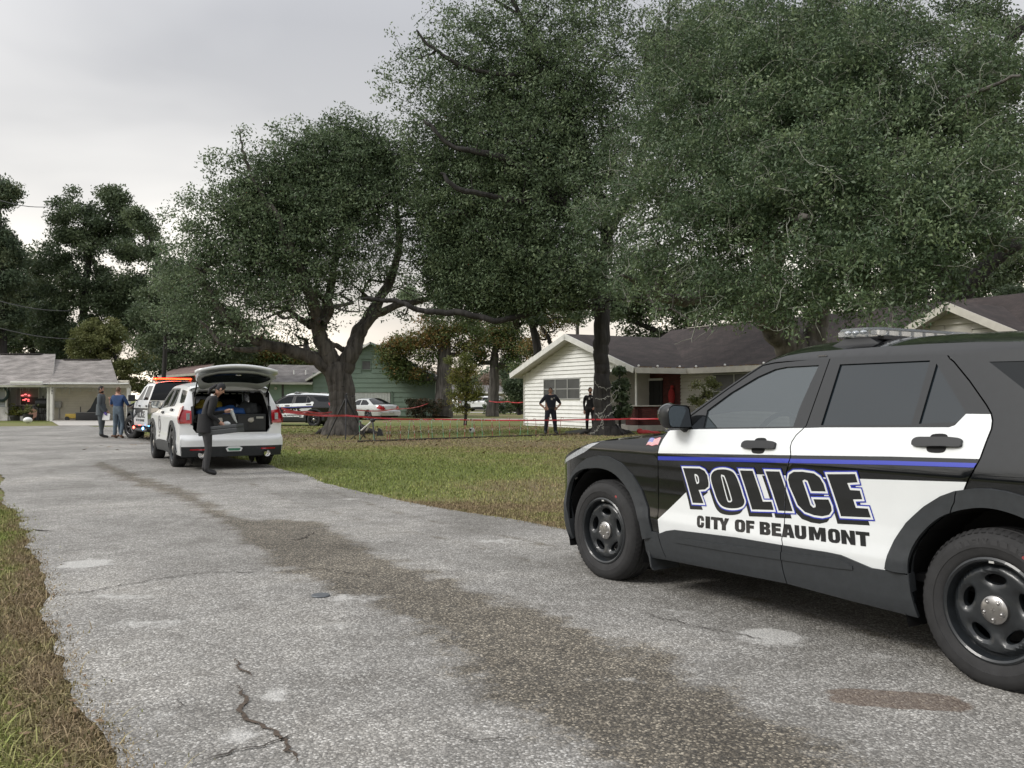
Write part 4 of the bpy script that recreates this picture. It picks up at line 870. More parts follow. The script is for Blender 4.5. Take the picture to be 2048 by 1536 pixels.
# grass blades
def blades(name, n, reg, hgt, seed, lay=0., wid=.0045):
    r = np.random.default_rng(seed); x = []; y = []
    while sum(map(len, x)) < n:
        a = r.uniform(reg[0], reg[1], n*2); b = r.uniform(reg[2], reg[3], n*2); u = a*RD[0]+b*RD[1]; v = a*RN[0]+b*RN[1]
        L_ = vL(u); Rr = vR(u); je = r.exponential(.05, len(a)); k = (v < L_+.02+je*.8) | (v > Rr-.02-je*.7)
        k &= (np.abs(a/b) < .66) & (r.random(len(a)) < np.clip(3.5/np.hypot(a, b), .12, 1)*1.0)
        x.append(a[k]); y.append(b[k])
    x = np.concatenate(x)[:n]; y = np.concatenate(y)[:n]; d = dryness(x, y)
    az = r.uniform(0, 2*np.pi, n); h = hgt*(.45+.9*r.random(n)); lean = np.where(r.random(n) < lay, .93, r.random(n)*.6); sc_ = 1+np.hypot(x, y)*.035
    w = wid*sc_*(.6+.8*r.random(n)); ax, ay = np.cos(az), np.sin(az); z0 = np.full(n, -.004); hh = h*np.sqrt(1-lean**2)+.006; hx = h*lean
    # long straw lying flat
    B = np.stack([x-ay*w, y+ax*w, z0], 1); C_ = np.stack([x+ay*w, y-ax*w, z0], 1); M1 = np.stack([x+ax*hx*.5+ay*w*.6, y+ay*hx*.5-ax*w*.6, z0+hh*.62+.008], 1); M0 = np.stack([x+ax*hx*.5-ay*w*.6, y+ay*hx*.5+ax*w*.6, z0+hh*.62+.008], 1)
    T = np.stack([x+ax*hx, y+ay*hx, z0+hh*.9+.004], 1)
    V = np.stack([B, C_, M1, M0, M0, M1, T, T], 1)
    q1 = V[:, :4].reshape(-1, 3); tri = np.stack([M0, M1, T], 1).reshape(-1, 3)
    A = np.concatenate([q1, tri]); tint = r.random(n)
    me = bpy.data.meshes.new(name); me.vertices.add(len(A)); me.vertices.foreach_set('co', A.astype(np.float32).ravel()); me.loops.add(len(A)); me.loops.foreach_set('vertex_index', np.arange(len(A), dtype=np.int32))
    me.polygons.add(2*n); me.polygons.foreach_set('loop_start', np.concatenate([np.arange(0, 4*n, 4), 4*n+np.arange(0, 3*n, 3)]).astype(np.int32)); me.update(calc_edges=True)
    for nm, val in (('tint', tint), ('dry', np.clip(d+(r.random(n)-.5)*.5, 0, 1))):
        at = me.attributes.new(nm, 'FLOAT', 'POINT'); at.data.foreach_set('value', np.concatenate([np.repeat(val, 4), np.repeat(val, 3)]).astype(np.float32))
    o = link(name, me, M_blade); o['kind'] = 'stuff'; return o
blades('verge_grass', 60000, (-7, 1.0, 2.0, 12), .022, 41, .6, .0034); blades('lawn_grass', 60000, (-7, 7, 8.5, 26), .030, 42, .3, .005)
blades('lawn_grass', 45000, (-16, 9, 24, 46), .030, 44, .3, .007)
blades('straw', 1500, (-5, .5, 2.4, 7), .11, 43, 1.0, .0024)
# fallen leaves
def litter(name, n, fn, m, seed, L_=.045):
    r = np.random.default_rng(seed); P = fn(r, n); az = r.uniform(0, 6.28, n); s_ = L_*(.6+.8*r.random(n)); ax = np.stack([np.cos(az), np.sin(az), r.uniform(-.2, .5, n)], 1)*s_[:, None]; bx = np.stack([-np.sin(az), np.cos(az), r.uniform(-.3, .3, n)], 1)*s_[:, None]*.45
    V = np.stack([P-ax, P+bx, P+ax, P-bx], 1).reshape(-1, 3); o = quads_np(name, V, 4, m, attr=np.repeat(r.random(n), 4)); o['kind'] = 'stuff'; return o
M_litter = mat('dead_leaf', (.17, .11, .06), .8, noise=.5, nscale=3)
litter('fallen_leaves', 900, lambda r, n: np.stack([r.uniform(-12, 6, n), 22+r.random(n)**.7*22, np.full(n, .03)], 1), M_litter, 51, .07)
litter('fallen_leaves', 260, lambda r, n: (lambda u, v: np.stack([*uv2w(u, v), np.full(n, .03)], 1))(r.uniform(2, 12, n), vL(r.uniform(2, 12, n))-np.abs(r.normal(0, .5, n))), M_litter, 52, .018)
# ---------------------------------------------------------------- trees
def leaf_mat(name, c0, c1, c2, rough=.5):
    m = bpy.data.materials.new(name); m.use_nodes = True; nt = m.node_tree; N = nt.nodes; L = nt.links; p = N['Principled BSDF']
    at = N.new('ShaderNodeAttribute'); at.attribute_name = 'tint'; r = N.new('ShaderNodeValToRGB'); e = r.color_ramp.elements
    e[0].position = 0; e[0].color = (*c0, 1); e[1].position = 1; e[1].color = (*c2, 1); q = e.new(.55); q.color = (*c1, 1)
    L.new(at.outputs['Fac'], r.inputs[0]); L.new(r.outputs[0], p.inputs['Base Color']); p.inputs['Roughness'].default_value = rough; p.inputs['Specular IOR Level'].default_value = .28
    t = N.new('ShaderNodeBsdfTranslucent'); L.new(r.outputs[0], t.inputs[0]); mx = N.new('ShaderNodeMixShader'); mx.inputs[0].default_value = .26
    L.new(p.outputs[0], mx.inputs[1]); L.new(t.outputs[0], mx.inputs[2]); L.new(mx.outputs[0], N['Material Output'].inputs[0]); return m
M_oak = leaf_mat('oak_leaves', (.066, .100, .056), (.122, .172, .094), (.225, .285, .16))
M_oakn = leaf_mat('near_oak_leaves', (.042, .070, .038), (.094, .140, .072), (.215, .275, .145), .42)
M_dk = leaf_mat('dark_leaves', (.050, .074, .042), (.088, .122, .066), (.15, .19, .10))
M_yel = leaf_mat('yellowing_leaves', (.08, .10, .025), (.15, .17, .04), (.26, .22, .06))
M_olive = leaf_mat('olive_leaves', (.075, .09, .03), (.145, .165, .06), (.24, .24, .10))
M_mixed = leaf_mat('autumn_mixed_leaves', (.055, .085, .03), (.10, .14, .045), (.27, .13, .045))
M_far = leaf_mat('far_leaves', (.065, .095, .06), (.11, .15, .09), (.18, .20, .11))
M_bark = mat('oak_bark', (.085, .078, .070), .95, noise=.75, nscale=7, bump=1.0, bscale=11, stretch=(1, 1, .12))
M_barkd = mat('dark_bark', (.030, .028, .027), .95, noise=.65, nscale=8, bump=1.0, bscale=13, stretch=(1, 1, .12))
M_twig = mat('pale_twigs', (.24, .25, .21), .9, noise=.3, nscale=6)
def skel_mesh(name, seg, m, parent):
    """seg: list of (p0, p1, r0, r1, sides)"""
    V = []; F = []; k0 = 0
    by = {}
    for s_ in seg: by.setdefault(s_[4], []).append(s_)
    for n, L_ in by.items():
        P0 = np.array([s_[0] for s_ in L_]); P1 = np.array([s_[1] for s_ in L_]); R0 = np.array([s_[2] for s_ in L_]); R1 = np.array([s_[3] for s_ in L_])
        t = P1-P0; t /= np.linalg.norm(t, axis=1)[:, None]+1e-9; up = np.where(np.abs(t[:, 2:3]) < .9, [[0, 0, 1.]], [[1., 0, 0]]); a = np.cross(t, up); a /= np.linalg.norm(a, axis=1)[:, None]; b = np.cross(a, t)
        w = np.arange(n)*2*np.pi/n; cw, sw = np.cos(w), np.sin(w)
        ring = a[:, None]*cw[None, :, None]+b[:, None]*sw[None, :, None]
        A = P0[:, None]+ring*R0[:, None, None]; B = P1[:, None]+ring*R1[:, None, None]
        V.append(np.concatenate([A, B], 1).reshape(-1, 3)); m_ = len(L_); base = k0+np.arange(m_)[:, None, None]*2*n; i = np.arange(n); j = (i+1) % n
        f = base+np.stack([i, j, n+j, n+i], 1)[None]; F.append(f.reshape(-1, 4)); k0 += m_*2*n
    V = np.concatenate(V); F = np.concatenate(F); me = bpy.data.meshes.new(name); me.vertices.add(len(V)); me.vertices.foreach_set('co', V.astype(np.float32).ravel())
    me.loops.add(F.size); me.loops.foreach_set('vertex_index', F.astype(np.int32).ravel()); me.polygons.add(len(F)); me.polygons.foreach_set('loop_start', np.arange(0, F.size, 4, dtype=np.int32))
    me.polygons.foreach_set('use_smooth', np.ones(len(F), bool)); me.update(calc_edges=True); return link(name, me, m, parent)
def smooth_all(o):
    o.data.polygons.foreach_set('use_smooth', [True]*len(o.data.polygons))
def fine_limb(P_, R_):
    q = catmull([(p.x, p.y, p.z, r_) for p, r_ in zip(P_, R_)], 3); return [Vector(a[:3]) for a in q], [a[3] for a in q]
def gnarl(mb, seed):
    from mathutils import noise as mn
    o = Vector((seed*.37, seed*.11, 0))
    for i, p in enumerate(mb.v):
        q = Vector(p); n_ = mn.noise_vector(Vector((q.x*1.6, q.y*1.6, q.z*.7))+o)*.07+mn.noise_vector(Vector((q.x*6, q.y*6, q.z*1.6))+o)*.02; mb.v[i] = tuple(q+Vector((n_.x, n_.y, n_.z*.3)))
def leaves_at(tips, dirs, per, sig, size, r, aspect=.45, droop=.2, tintc=None):
    n = len(tips)*per; g_ = r.normal(0, 1, (n, 3)); g_ /= np.linalg.norm(g_, axis=1)[:, None]; c = np.repeat(tips, per, 0)+g_*np.array([1, 1, .65])*sig*1.45*r.random((n, 1))**.5
    d = r.normal(0, 1, (n, 3))+np.repeat(dirs, per, 0)*.8; d[:, 2] -= droop; d /= np.linalg.norm(d, axis=1)[:, None]
    q = r.normal(0, 1, (n, 3)); q[:, 2] += .9; b = np.cross(d, q); b /= np.linalg.norm(b, axis=1)[:, None]+1e-9
    s_ = size*(.6+.8*r.random((n, 1))); V = np.stack([c-d*s_*.5, c+b*s_*aspect*.5, c+d*s_*.5, c-b*s_*aspect*.5], 1).reshape(-1, 3)
    tt = np.clip(np.repeat(r.random(len(tips)) if tintc is None else tintc, per)*.62+r.random(n)*.40, 0, 1); return V, np.repeat(tt, 4)
def tree(name, label, base, trunk, blobs, ntip, per, lsize, mleaf, mbark, seed, cat='tree', group=None, sig=.30, shell=.55, r0=None, droop=.2, twigmat=None, twigs=0, maxang=0, tint=None, pull=.50, holes=0, hfreq=.55, sprays=0, aspect=.45, minr=.012):
    """trunk: list of limbs [(x,y,z,r)...] world coords; blobs: [(x,y,z,rx,ry,rz)]; tips are joined to the nearest limb"""
    r = np.random.default_rng(seed); base = np.array(base, float); root = thing(name, label, cat, tuple(base), 0, group)
    nodes = []; par = []; rad = []; lo = []
    for li, limb in enumerate(trunk):
        pts = catmull([(p[0], p[1], p[2], p[3]) for p in limb], 6) if len(limb) > 2 else [tuple(p) for p in limb]
        pts = [np.array(p) for p in pts]
        if nodes and li:
            d = [np.linalg.norm(n_-pts[0][:3]) for n_ in nodes]; pv = int(np.argmin(d))
        else: pv = -1
        for k, p in enumerate(pts):
            jit = r.normal(0, .02, 3) if 0 < k else 0
            nodes.append(p[:3]+jit); par.append(pv); rad.append(p[3]); pv = len(nodes)-1
    nfix = len(nodes); B = np.array(blobs, float); wgt = (B[:, 3]*B[:, 4]*B[:, 5])**(.44); wgt /= wgt.sum()
    ci = r.choice(len(B), ntip, p=wgt); d = r.normal(0, 1, (ntip, 3)); d /= np.linalg.norm(d, axis=1)[:, None]; q = (shell+(1-shell)*r.random((ntip, 1)))**(.6)*np.where(r.random((ntip, 1)) < .25, r.random((ntip, 1)), 1)
    A = B[ci, :3]+d*q*B[ci, 3:]; 
    if holes:                                         # gaps where the sky shows through
        from mathutils import noise as mn
        k = np.array([mn.noise(Vector((p[0]*hfreq+seed, p[1]*hfreq*.8, p[2]*hfreq))) > holes for p in A]); A = A[k]; ntip = len(A)
    if sprays:                                        # single sprays standing out of the outline
        big_ = np.where(B[:, 3] > np.median(B[:, 3])*.6)[0]; ex = []
        for _ in range(sprays):
            b_ = B[r.choice(big_)]; d_ = r.normal(0, 1, 3); d_[2] = abs(d_[2])*.8-.1; d_[1] *= .4; d_ /= np.linalg.norm(d_); c_ = b_[:3]+d_*b_[3:]*r.uniform(1.0, 1.22)
            ex.append(c_+r.normal(0, .22, (r.integers(3, 8), 3))+d_*r.uniform(-.5, .3, 1))
        A = np.concatenate([A]+ex); ntip = len(A)
    # clump the tips
    nc = max(8, ntip//16); cc = A[r.choice(ntip, nc, replace=False)]; j = np.argmin(((A[:, None]-cc[None])**2).sum(2), 1) if ntip < 4000 else r.integers(0, nc, ntip)
    A = A+(cc[j]-A)*np.array([pull, pull, pull+.12]); dd = np.linalg.norm(A-np.array(nodes[min(6, len(nodes)-1)]), axis=1); tipt = r.random(len(cc))[j][np.argsort(dd)]; A = A[np.argsort(dd)]
    NN = np.zeros((nfix+ntip*4, 3)); NN[:nfix] = nodes; cnt = nfix; tipidx = []
    for a in A:
        v = NN[:cnt]-a; dist = np.sqrt((v**2).sum(1)); k = int(np.argmin(dist+(.0 if cnt < 3 else 0))); L_ = dist[k]; st = max(1, min(4, int(L_/.7))); p0 = NN[k]; pv = k
        for i in range(st):
            t = (i+1)/st; p = p0+(a-p0)*t
            if i < st-1: p = p+r.normal(0, .09*L_/st**.5, 3)*np.array([1, 1, .8])+np.array([0, 0, .05*L_*math.sin(t*3.14)])
            NN[cnt] = p; par.append(pv); rad.append(0); pv = cnt; cnt += 1
        tipidx.append(pv)
    NN = NN[:cnt]; par = np.array(par); load = np.zeros(cnt); load[tipidx] = 1
    for i in range(cnt-1, -1, -1):
        if par[i] >= 0: load[par[i]] += load[i]
    rad = np.array(rad); rr = minr*np.sqrt(np.maximum(load, 1)); rr[:nfix] = np.maximum(rad[:nfix], np.minimum(rr[:nfix], rad[:nfix]*1.0+.01))
    for i in range(nfix, cnt): rr[i] = min(rr[i], rr[par[i]]*.72, .16)
    rr[nfix:] = np.maximum(rr[nfix:], minr*.8)
    seg = []; seg2 = []
    for i in range(cnt):
        if par[i] < 0: continue
        a = rr[par[i]]; b = rr[i]
        if i >= nfix: a = min(a, b*1.35+.004)
        if i < nfix and par[i] < nfix and par[i] == i-1: continue
        big = max(a, b); (seg if big > .05 else seg2).append((NN[par[i]]-base, NN[i]-base, a, b, 10 if big > .2 else (7 if big > .05 else 4)))
    mb = MB(); i0 = 0; bounds = [i for i in range(nfix) if i == 0 or par[i] != i-1]+[nfix]
    for a_, b_ in zip(bounds[:-1], bounds[1:]):
        P_ = [Vector(NN[i]-base) for i in range(a_, b_)]
        if len(P_) < 2: continue
        R_ = [float(rr[i]) for i in range(a_, b_)]; R_[-1] = min(R_[-1], .03)
        if max(R_) > .15: P_, R_ = fine_limb(P_, R_)
        mb.tube(P_, R_, 14 if max(R_) > .15 else 8)
    tb = mb.v; 
    if mb.v: gnarl(mb, seed); tr = mb.build('trunk', mbark, root, True); smooth_all(tr)
    elif seg: skel_mesh('trunk', seg, mbark, root)
    if mb.v and seg: skel_mesh('limbs', seg, mbark, root)['kind'] = 'stuff'
    if seg2: skel_mesh('branches', seg2, twigmat or mbark, root)['kind'] = 'stuff'
    T = NN[tipidx]-base; D = NN[tipidx]-NN[par[tipidx]]; D /= np.linalg.norm(D, axis=1)[:, None]+1e-9
    tc = tipt
    if tint is not None: tc = tint(NN[tipidx])
    V, tt = leaves_at(T, D, per, sig, lsize, r, aspect, droop, tc)
    o = quads_np('crown', V, 4, mleaf, root, tt); o['kind'] = 'stuff'
    if twigs:
        n = twigs; k = r.choice(len(T), n); sg = []
        for i in k:
            p = T[i]; d_ = D[i]*.6+r.normal(0, .5, 3); d_[2] -= .1
            for s_ in range(5):
                d_ = d_+r.normal(0, .38, 3); d_ /= np.linalg.norm(d_)+1e-9; q_ = p+d_*r.uniform(.07, .2); sg.append((p, q_, .0085*(1-s_*.15), .0075*(1-s_*.15), 4)); 
                if r.random() < .55:
                    e_ = d_+r.normal(0, .8, 3); e_ /= np.linalg.norm(e_); sg.append((q_, q_+e_*r.uniform(.06, .2), .005, .0025, 4))
                p = q_
        skel_mesh('twigs', sg, M_twig, root)['kind'] = 'stuff'
    return root
def bl(px, py, rp, Y, dy=None, ry=None):
    c = P3(px, py, Y); r_ = rp/1800*Y; return (c.x, c.y, c.z, r_, dy if dy else r_*.9, ry/1800*Y if ry else r_)
def tp(px, py, Y, r_): c = P3(px, py, Y); return (c.x, c.y, c.z, r_)
def roots(root, x, y, r0, n, seed, m, spread=2.4):
    q = random.Random(seed); mb = MB()
    for k in range(n):
        a = 2*math.pi*k/n+q.uniform(-.25, .25); L_ = r0*q.uniform(1.5, spread)
        mb.tube([(math.cos(a)*r0*.45, math.sin(a)*r0*.45, r0*1.15), (math.cos(a)*r0*.85, math.sin(a)*r0*.85, r0*.42), (math.cos(a+.1)*L_*.8, math.sin(a+.1)*L_*.8, r0*.10), (math.cos(a+.15)*L_, math.sin(a+.15)*L_, -.05)], [r0*.45, r0*.32, r0*.16, r0*.06], 8)
    mb.build('root', m, root, True)['kind'] = 'stuff'
# oak with the broad trunk, left of the middle
TA = tree('oak_tree', 'spreading live oak with thick flared trunk behind the tall black tripod', G(688, 866),
  [[tp(688, 875, 35, .9), tp(688, 855, 35, .66), tp(686, 820, 35, .50), tp(682, 780, 35, .48), tp(676, 750, 35, .50), tp(672, 735, 35, .46)],
   [tp(672, 738, 35, .38), tp(655, 705, 34.8, .30), tp(640, 665, 34.6, .26), tp(628, 610, 34, .22), tp(600, 540, 33.5, .17), tp(570, 470, 33, .12), tp(540, 400, 33, .07)],
   [tp(664, 742, 35, .34), tp(628, 716, 34.8, .27), tp(580, 700, 34.4, .23), tp(535, 690, 34, .19), tp(480, 660, 33.5, .15), tp(430, 600, 33, .11), tp(390, 520, 33, .07)],
   [tp(684, 740, 35, .40), tp(706, 705, 35, .32), tp(716, 670, 35.2, .28), tp(745, 620, 35.5, .22), tp(780, 560, 36, .17), tp(800, 480, 36, .12), tp(790, 400, 36, .07)],
   [tp(712, 685, 35, .20), tp(742, 640, 35, .16), tp(790, 612, 35, .14), tp(850, 600, 35.5, .11), tp(900, 575, 36, .08)],
   [tp(640, 665, 34.6, .20), tp(655, 600, 35, .16), tp(672, 520, 35, .12), tp(690, 420, 35, .08), tp(690, 330, 35, .05)],
   [tp(690, 700, 35, .12), tp(668, 690, 34.8, .10), tp(650, 688, 34.6, .08)],
   [tp(540, 690, 34, .12), tp(500, 700, 33.6, .10), tp(450, 690, 33.2, .07), tp(400, 640, 33, .05)],
   [tp(540, 420, 33, .08), tp(498, 340, 33, .06), tp(482, 285, 33, .04), tp(478, 258, 33, .03)]],
  [bl(*b) for b in ((395, 440, 58, 33), (430, 540, 92, 33), (400, 640, 62, 33), (480, 410, 55, 33), (478, 320, 20, 33), (482, 268, 32, 33), (520, 385, 64, 33), (570, 470, 108, 34), (600, 345, 62, 34), (645, 310, 52, 35), (560, 595, 92, 33), (690, 420, 105, 34), (705, 300, 48, 35), (745, 350, 72, 35), (690, 555, 92, 33), (800, 470, 105, 35), (830, 580, 80, 34), (505, 655, 48, 32), (345, 500, 30, 33), (350, 395, 16, 33), (780, 690, 40, 38), (640, 250, 22, 36), (350, 600, 60, 34), (340, 680, 50, 35), (420, 700, 40, 34), (860, 480, 80, 36), (760, 300, 60, 36), (640, 480, 90, 34), (360, 460, 36, 33), (300, 640, 40, 38), (335, 382, 13, 33), (365, 378, 15, 33), (400, 392, 18, 33), (440, 385, 18, 33), (445, 338, 12, 33), (445, 268, 13, 33), (505, 258, 15, 33), (462, 262, 12, 33), (520, 300, 14, 33), (562, 305, 18, 34), (600, 275, 24, 34), (640, 240, 26, 35), (670, 270, 40, 35), (720, 270, 44, 35), (620, 300, 40, 34), (580, 320, 40, 34), (780, 330, 50, 35), (600, 310, 24, 34), (690, 240, 22, 35), (740, 225, 24, 35), (770, 270, 26, 35), (400, 450, 60, 33), (430, 520, 70, 33), (390, 590, 60, 33), (760, 330, 60, 35), (800, 380, 70, 35), (740, 290, 50, 35), (820, 310, 50, 35), (530, 340, 40, 33), (345, 430, 18, 33), (350, 500, 18, 33), (322, 545, 22, 34), (308, 590, 22, 34), (298, 470, 14, 36), (380, 560, 40, 33))],
  7600, 34, .115, M_oak, M_bark, 101, sig=.29, holes=-.10, hfreq=.62, sprays=150, tint=None)
roots(TA, 0, 0, .62, 9, 3, M_bark, 3.0)
# oak in front of the white house
TBt = [[tp(1212, 880, 34.5, .75), tp(1210, 862, 34.5, .48), tp(1207, 820, 34.5, .34), tp(1206, 770, 34.5, .31), tp(1203, 720, 34.5, .30), tp(1204, 660, 34.5, .30), tp(1206, 600, 34.4, .28), tp(1200, 560, 34, .26)],
   [tp(1203, 600, 34.4, .20), tp(1160, 540, 34, .18), tp(1100, 500, 33.5, .16), tp(1030, 480, 33, .14), tp(960, 440, 33, .11), tp(900, 420, 33, .08)],
   [tp(1200, 560, 34, .22), tp(1180, 480, 33.5, .20), tp(1120, 400, 33, .17), tp(1050, 340, 32.5, .15), tp(980, 310, 32, .12), tp(900, 290, 32, .08), tp(850, 240, 32, .06)],
   [tp(1200, 560, 34, .24), tp(1215, 470, 34, .22), tp(1190, 360, 34, .18), tp(1150, 240, 34, .14), tp(1090, 120, 34, .11), tp(1040, 30, 34, .08), tp(1000, -60, 34, .05)],
   [tp(1215, 470, 34, .18), tp(1260, 380, 34, .16), tp(1300, 260, 34, .13), tp(1330, 140, 34, .10), tp(1340, 0, 34, .06)],
   [tp(1120, 400, 33, .12), tp(1060, 405, 32.5, .11), tp(1000, 395, 32, .10), tp(920, 380, 31.5, .09), tp(880, 345, 31.5, .06)],
   [tp(1150, 540, 34, .14), tp(1090, 610, 33.5, .12), tp(1000, 640, 33, .11), tp(920, 625, 33, .12), tp(850, 622, 33, .10), tp(790, 602, 33, .09), tp(720, 598, 33, .06)],
   [tp(1100, 140, 34, .09), tp(1000, 150, 33, .08), tp(900, 120, 33, .07), tp(830, 60, 33, .05)], [tp(1040, 30, 34, .07), tp(960, -20, 34, .05)]]
TB = tree('oak_tree', 'tall live oak with slim dark trunk wrapped in strings of lights', G(1210, 868), TBt,
  [bl(*b) for b in ((850, 50, 55, 33), (880, 150, 72, 33), (800, 165, 48, 33), (865, 270, 78, 32), (960, 70, 95, 34), (990, 210, 105, 33), (930, 340, 75, 32), (1080, 90, 120, 35), (1100, 280, 110, 33), (1040, 420, 82, 32), (1180, 150, 120, 35), (1200, 350, 110, 32), (1120, 500, 88, 31), (1280, 250, 110, 34), (1250, 520, 80, 31), (960, 530, 60, 33), (960, 635, 36, 34), (1050, 620, 36, 34), (1130, 585, 50, 33), (880, 640, 30, 35), (930, -60, 110, 35), (1120, -60, 130, 35), (1320, 60, 110, 36), (820, 110, 24, 33), (745, 180, 16, 33), (770, 205, 16, 33), (850, 380, 80, 36), (900, 470, 80, 36), (1010, 520, 80, 34), (1330, 420, 90, 34), (820, 240, 50, 34), (742, 100, 13, 33), (770, 128, 16, 33), (748, 165, 12, 33), (790, 85, 16, 33), (805, 35, 18, 33), (830, 8, 18, 33), (790, 205, 18, 33), (835, 255, 22, 33), (775, 150, 14, 33), (815, 160, 26, 33), (850, 100, 30, 33), (1000, 580, 40, 33), (1080, 570, 44, 33), (1150, 620, 24, 33), (1330, -30, 110, 36), (1400, 60, 80, 34), (920, 560, 52, 33), (1000, 600, 46, 33), (900, 620, 44, 34), (1060, 565, 60, 33), (865, 560, 50, 35), (960, 480, 70, 34), (880, 440, 60, 35))]+[bl(*b) for b in ((900, 520, 70, 34), (980, 560, 70, 33), (1070, 560, 60, 34), (870, 600, 50, 34), (940, 630, 36, 34), (1020, 640, 30, 34), (1120, 600, 36, 33), (860, 480, 60, 34), (1170, 590, 40, 32), (1290, 590, 40, 31))]*2,
  11000, 34, .12, M_oak, M_barkd, 102, sig=.31, holes=-.10, hfreq=.62, sprays=150)
roots(TB, 0, 0, .42, 8, 5, M_barkd, 3.6)
# near oak over the foreground car
CT = [[tp(1632, 860, 23, .62), tp(1622, 780, 23, .5), tp(1600, 720, 23, .44), tp(1580, 690, 23, .42)],
   [tp(1590, 720, 23, .34), tp(1545, 655, 22.6, .28), tp(1500, 600, 22, .25), tp(1450, 580, 21, .21), tp(1380, 600, 20, .14), tp(1310, 590, 19, .09), tp(1240, 550, 18, .02)],
   [tp(1580, 690, 23, .33), tp(1560, 620, 22.6, .30), tp(1545, 560, 22, .27), tp(1500, 440, 20, .22), tp(1440, 330, 19, .13), tp(1400, 200, 20, .06), tp(1380, 80, 20, .02)],
   [tp(1612, 720, 23, .34), tp(1635, 650, 23, .30), tp(1640, 580, 22.6, .27), tp(1660, 480, 21, .23), tp(1700, 360, 19, .15), tp(1740, 220, 19, .07), tp(1760, 60, 19, .02)],
   [tp(1660, 480, 21, .18), tp(1740, 440, 19, .15), tp(1830, 430, 17, .12), tp(1930, 460, 15, .08), tp(2010, 500, 14, .05)],
   [tp(1545, 560, 22, .16), tp(1560, 500, 19, .14), tp(1590, 450, 16.5, .10), tp(1610, 430, 14.5, .06)],
   [tp(1700, 360, 19, .13), tp(1800, 280, 17, .08), tp(1920, 200, 15.5, .05), tp(2040, 150, 14, .02)],
   [tp(1740, 440, 19, .12), tp(1730, 540, 16, .08), tp(1740, 590, 14.5, .05)]]
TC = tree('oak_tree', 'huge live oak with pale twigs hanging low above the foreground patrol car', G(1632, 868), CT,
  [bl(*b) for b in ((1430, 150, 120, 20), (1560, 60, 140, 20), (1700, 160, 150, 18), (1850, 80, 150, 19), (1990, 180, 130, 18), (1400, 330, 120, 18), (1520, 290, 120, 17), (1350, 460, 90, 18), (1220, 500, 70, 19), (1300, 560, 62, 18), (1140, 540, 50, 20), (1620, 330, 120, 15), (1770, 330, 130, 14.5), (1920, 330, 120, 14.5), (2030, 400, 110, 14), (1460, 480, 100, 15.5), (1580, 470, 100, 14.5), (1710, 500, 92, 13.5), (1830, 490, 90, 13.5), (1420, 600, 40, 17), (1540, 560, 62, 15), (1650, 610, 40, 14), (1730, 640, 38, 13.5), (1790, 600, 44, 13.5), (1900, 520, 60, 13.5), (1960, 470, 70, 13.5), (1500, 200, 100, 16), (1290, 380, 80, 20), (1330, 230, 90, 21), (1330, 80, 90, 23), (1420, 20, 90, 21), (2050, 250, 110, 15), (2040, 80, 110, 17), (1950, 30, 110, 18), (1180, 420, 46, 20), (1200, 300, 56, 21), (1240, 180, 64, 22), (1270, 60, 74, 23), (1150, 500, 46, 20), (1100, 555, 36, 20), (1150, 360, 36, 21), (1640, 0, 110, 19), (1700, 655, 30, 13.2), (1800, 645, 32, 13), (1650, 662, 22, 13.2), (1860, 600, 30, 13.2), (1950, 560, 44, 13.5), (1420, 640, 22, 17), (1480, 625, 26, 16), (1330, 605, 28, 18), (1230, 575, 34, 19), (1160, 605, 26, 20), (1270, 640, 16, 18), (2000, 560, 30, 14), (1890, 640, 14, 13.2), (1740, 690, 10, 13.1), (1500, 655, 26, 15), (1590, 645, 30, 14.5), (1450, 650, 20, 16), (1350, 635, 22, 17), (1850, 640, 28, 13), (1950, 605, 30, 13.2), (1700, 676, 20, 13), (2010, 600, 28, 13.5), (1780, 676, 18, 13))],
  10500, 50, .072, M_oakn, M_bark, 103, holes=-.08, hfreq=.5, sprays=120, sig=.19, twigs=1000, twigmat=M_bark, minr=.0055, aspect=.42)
# backing crown of the same oak and of the one behind the house on the right
TD = tree('oak_tree', 'dark live oak behind the right-hand gable, two thick limbs rising to the upper right', tuple(G(1890, 845)),
  [[tp(1885, 845, 44, .8), tp(1885, 720, 44, .6), tp(1890, 640, 44, .55)], [tp(1890, 650, 44, .45), tp(1925, 590, 43, .42), tp(1975, 530, 42, .36), tp(2040, 480, 41, .3)], [tp(1888, 650, 44, .4), tp(1890, 560, 44, .32), tp(1910, 480, 44, .28), tp(1960, 300, 43, .24), tp(2000, 120, 42, .28), tp(2060, 30, 42, .25)], [tp(1890, 560, 44, .3), tp(1800, 400, 43, .22), tp(1700, 200, 42, .15)], [tp(1800, 400, 43, .2), tp(1600, 350, 42, .14), tp(1500, 250, 42, .1)]],
  [bl(*b) for b in ((1400, 120, 110, 38), (1560, 200, 110, 38), (1650, 60, 110, 40), (1750, 250, 120, 40), (1900, 250, 120, 40), (1850, 60, 120, 40), (2020, 200, 120, 40), (1700, 450, 100, 42), (1850, 460, 90, 42), (2000, 430, 100, 42), (1500, 420, 90, 38), (1600, 560, 60, 44), (2020, 590, 40, 46), (1450, 560, 60, 44), (1340, 380, 80, 38), (1800, 590, 26, 46), (1560, -40, 120, 38), (1900, -60, 140, 40), (2060, 330, 100, 40), (2060, 60, 110, 40), (1340, 100, 90, 38), (1420, 260, 90, 38), (1960, 560, 50, 44))],
  2600, 44, .16, M_dk, M_barkd, 104, sig=.44)
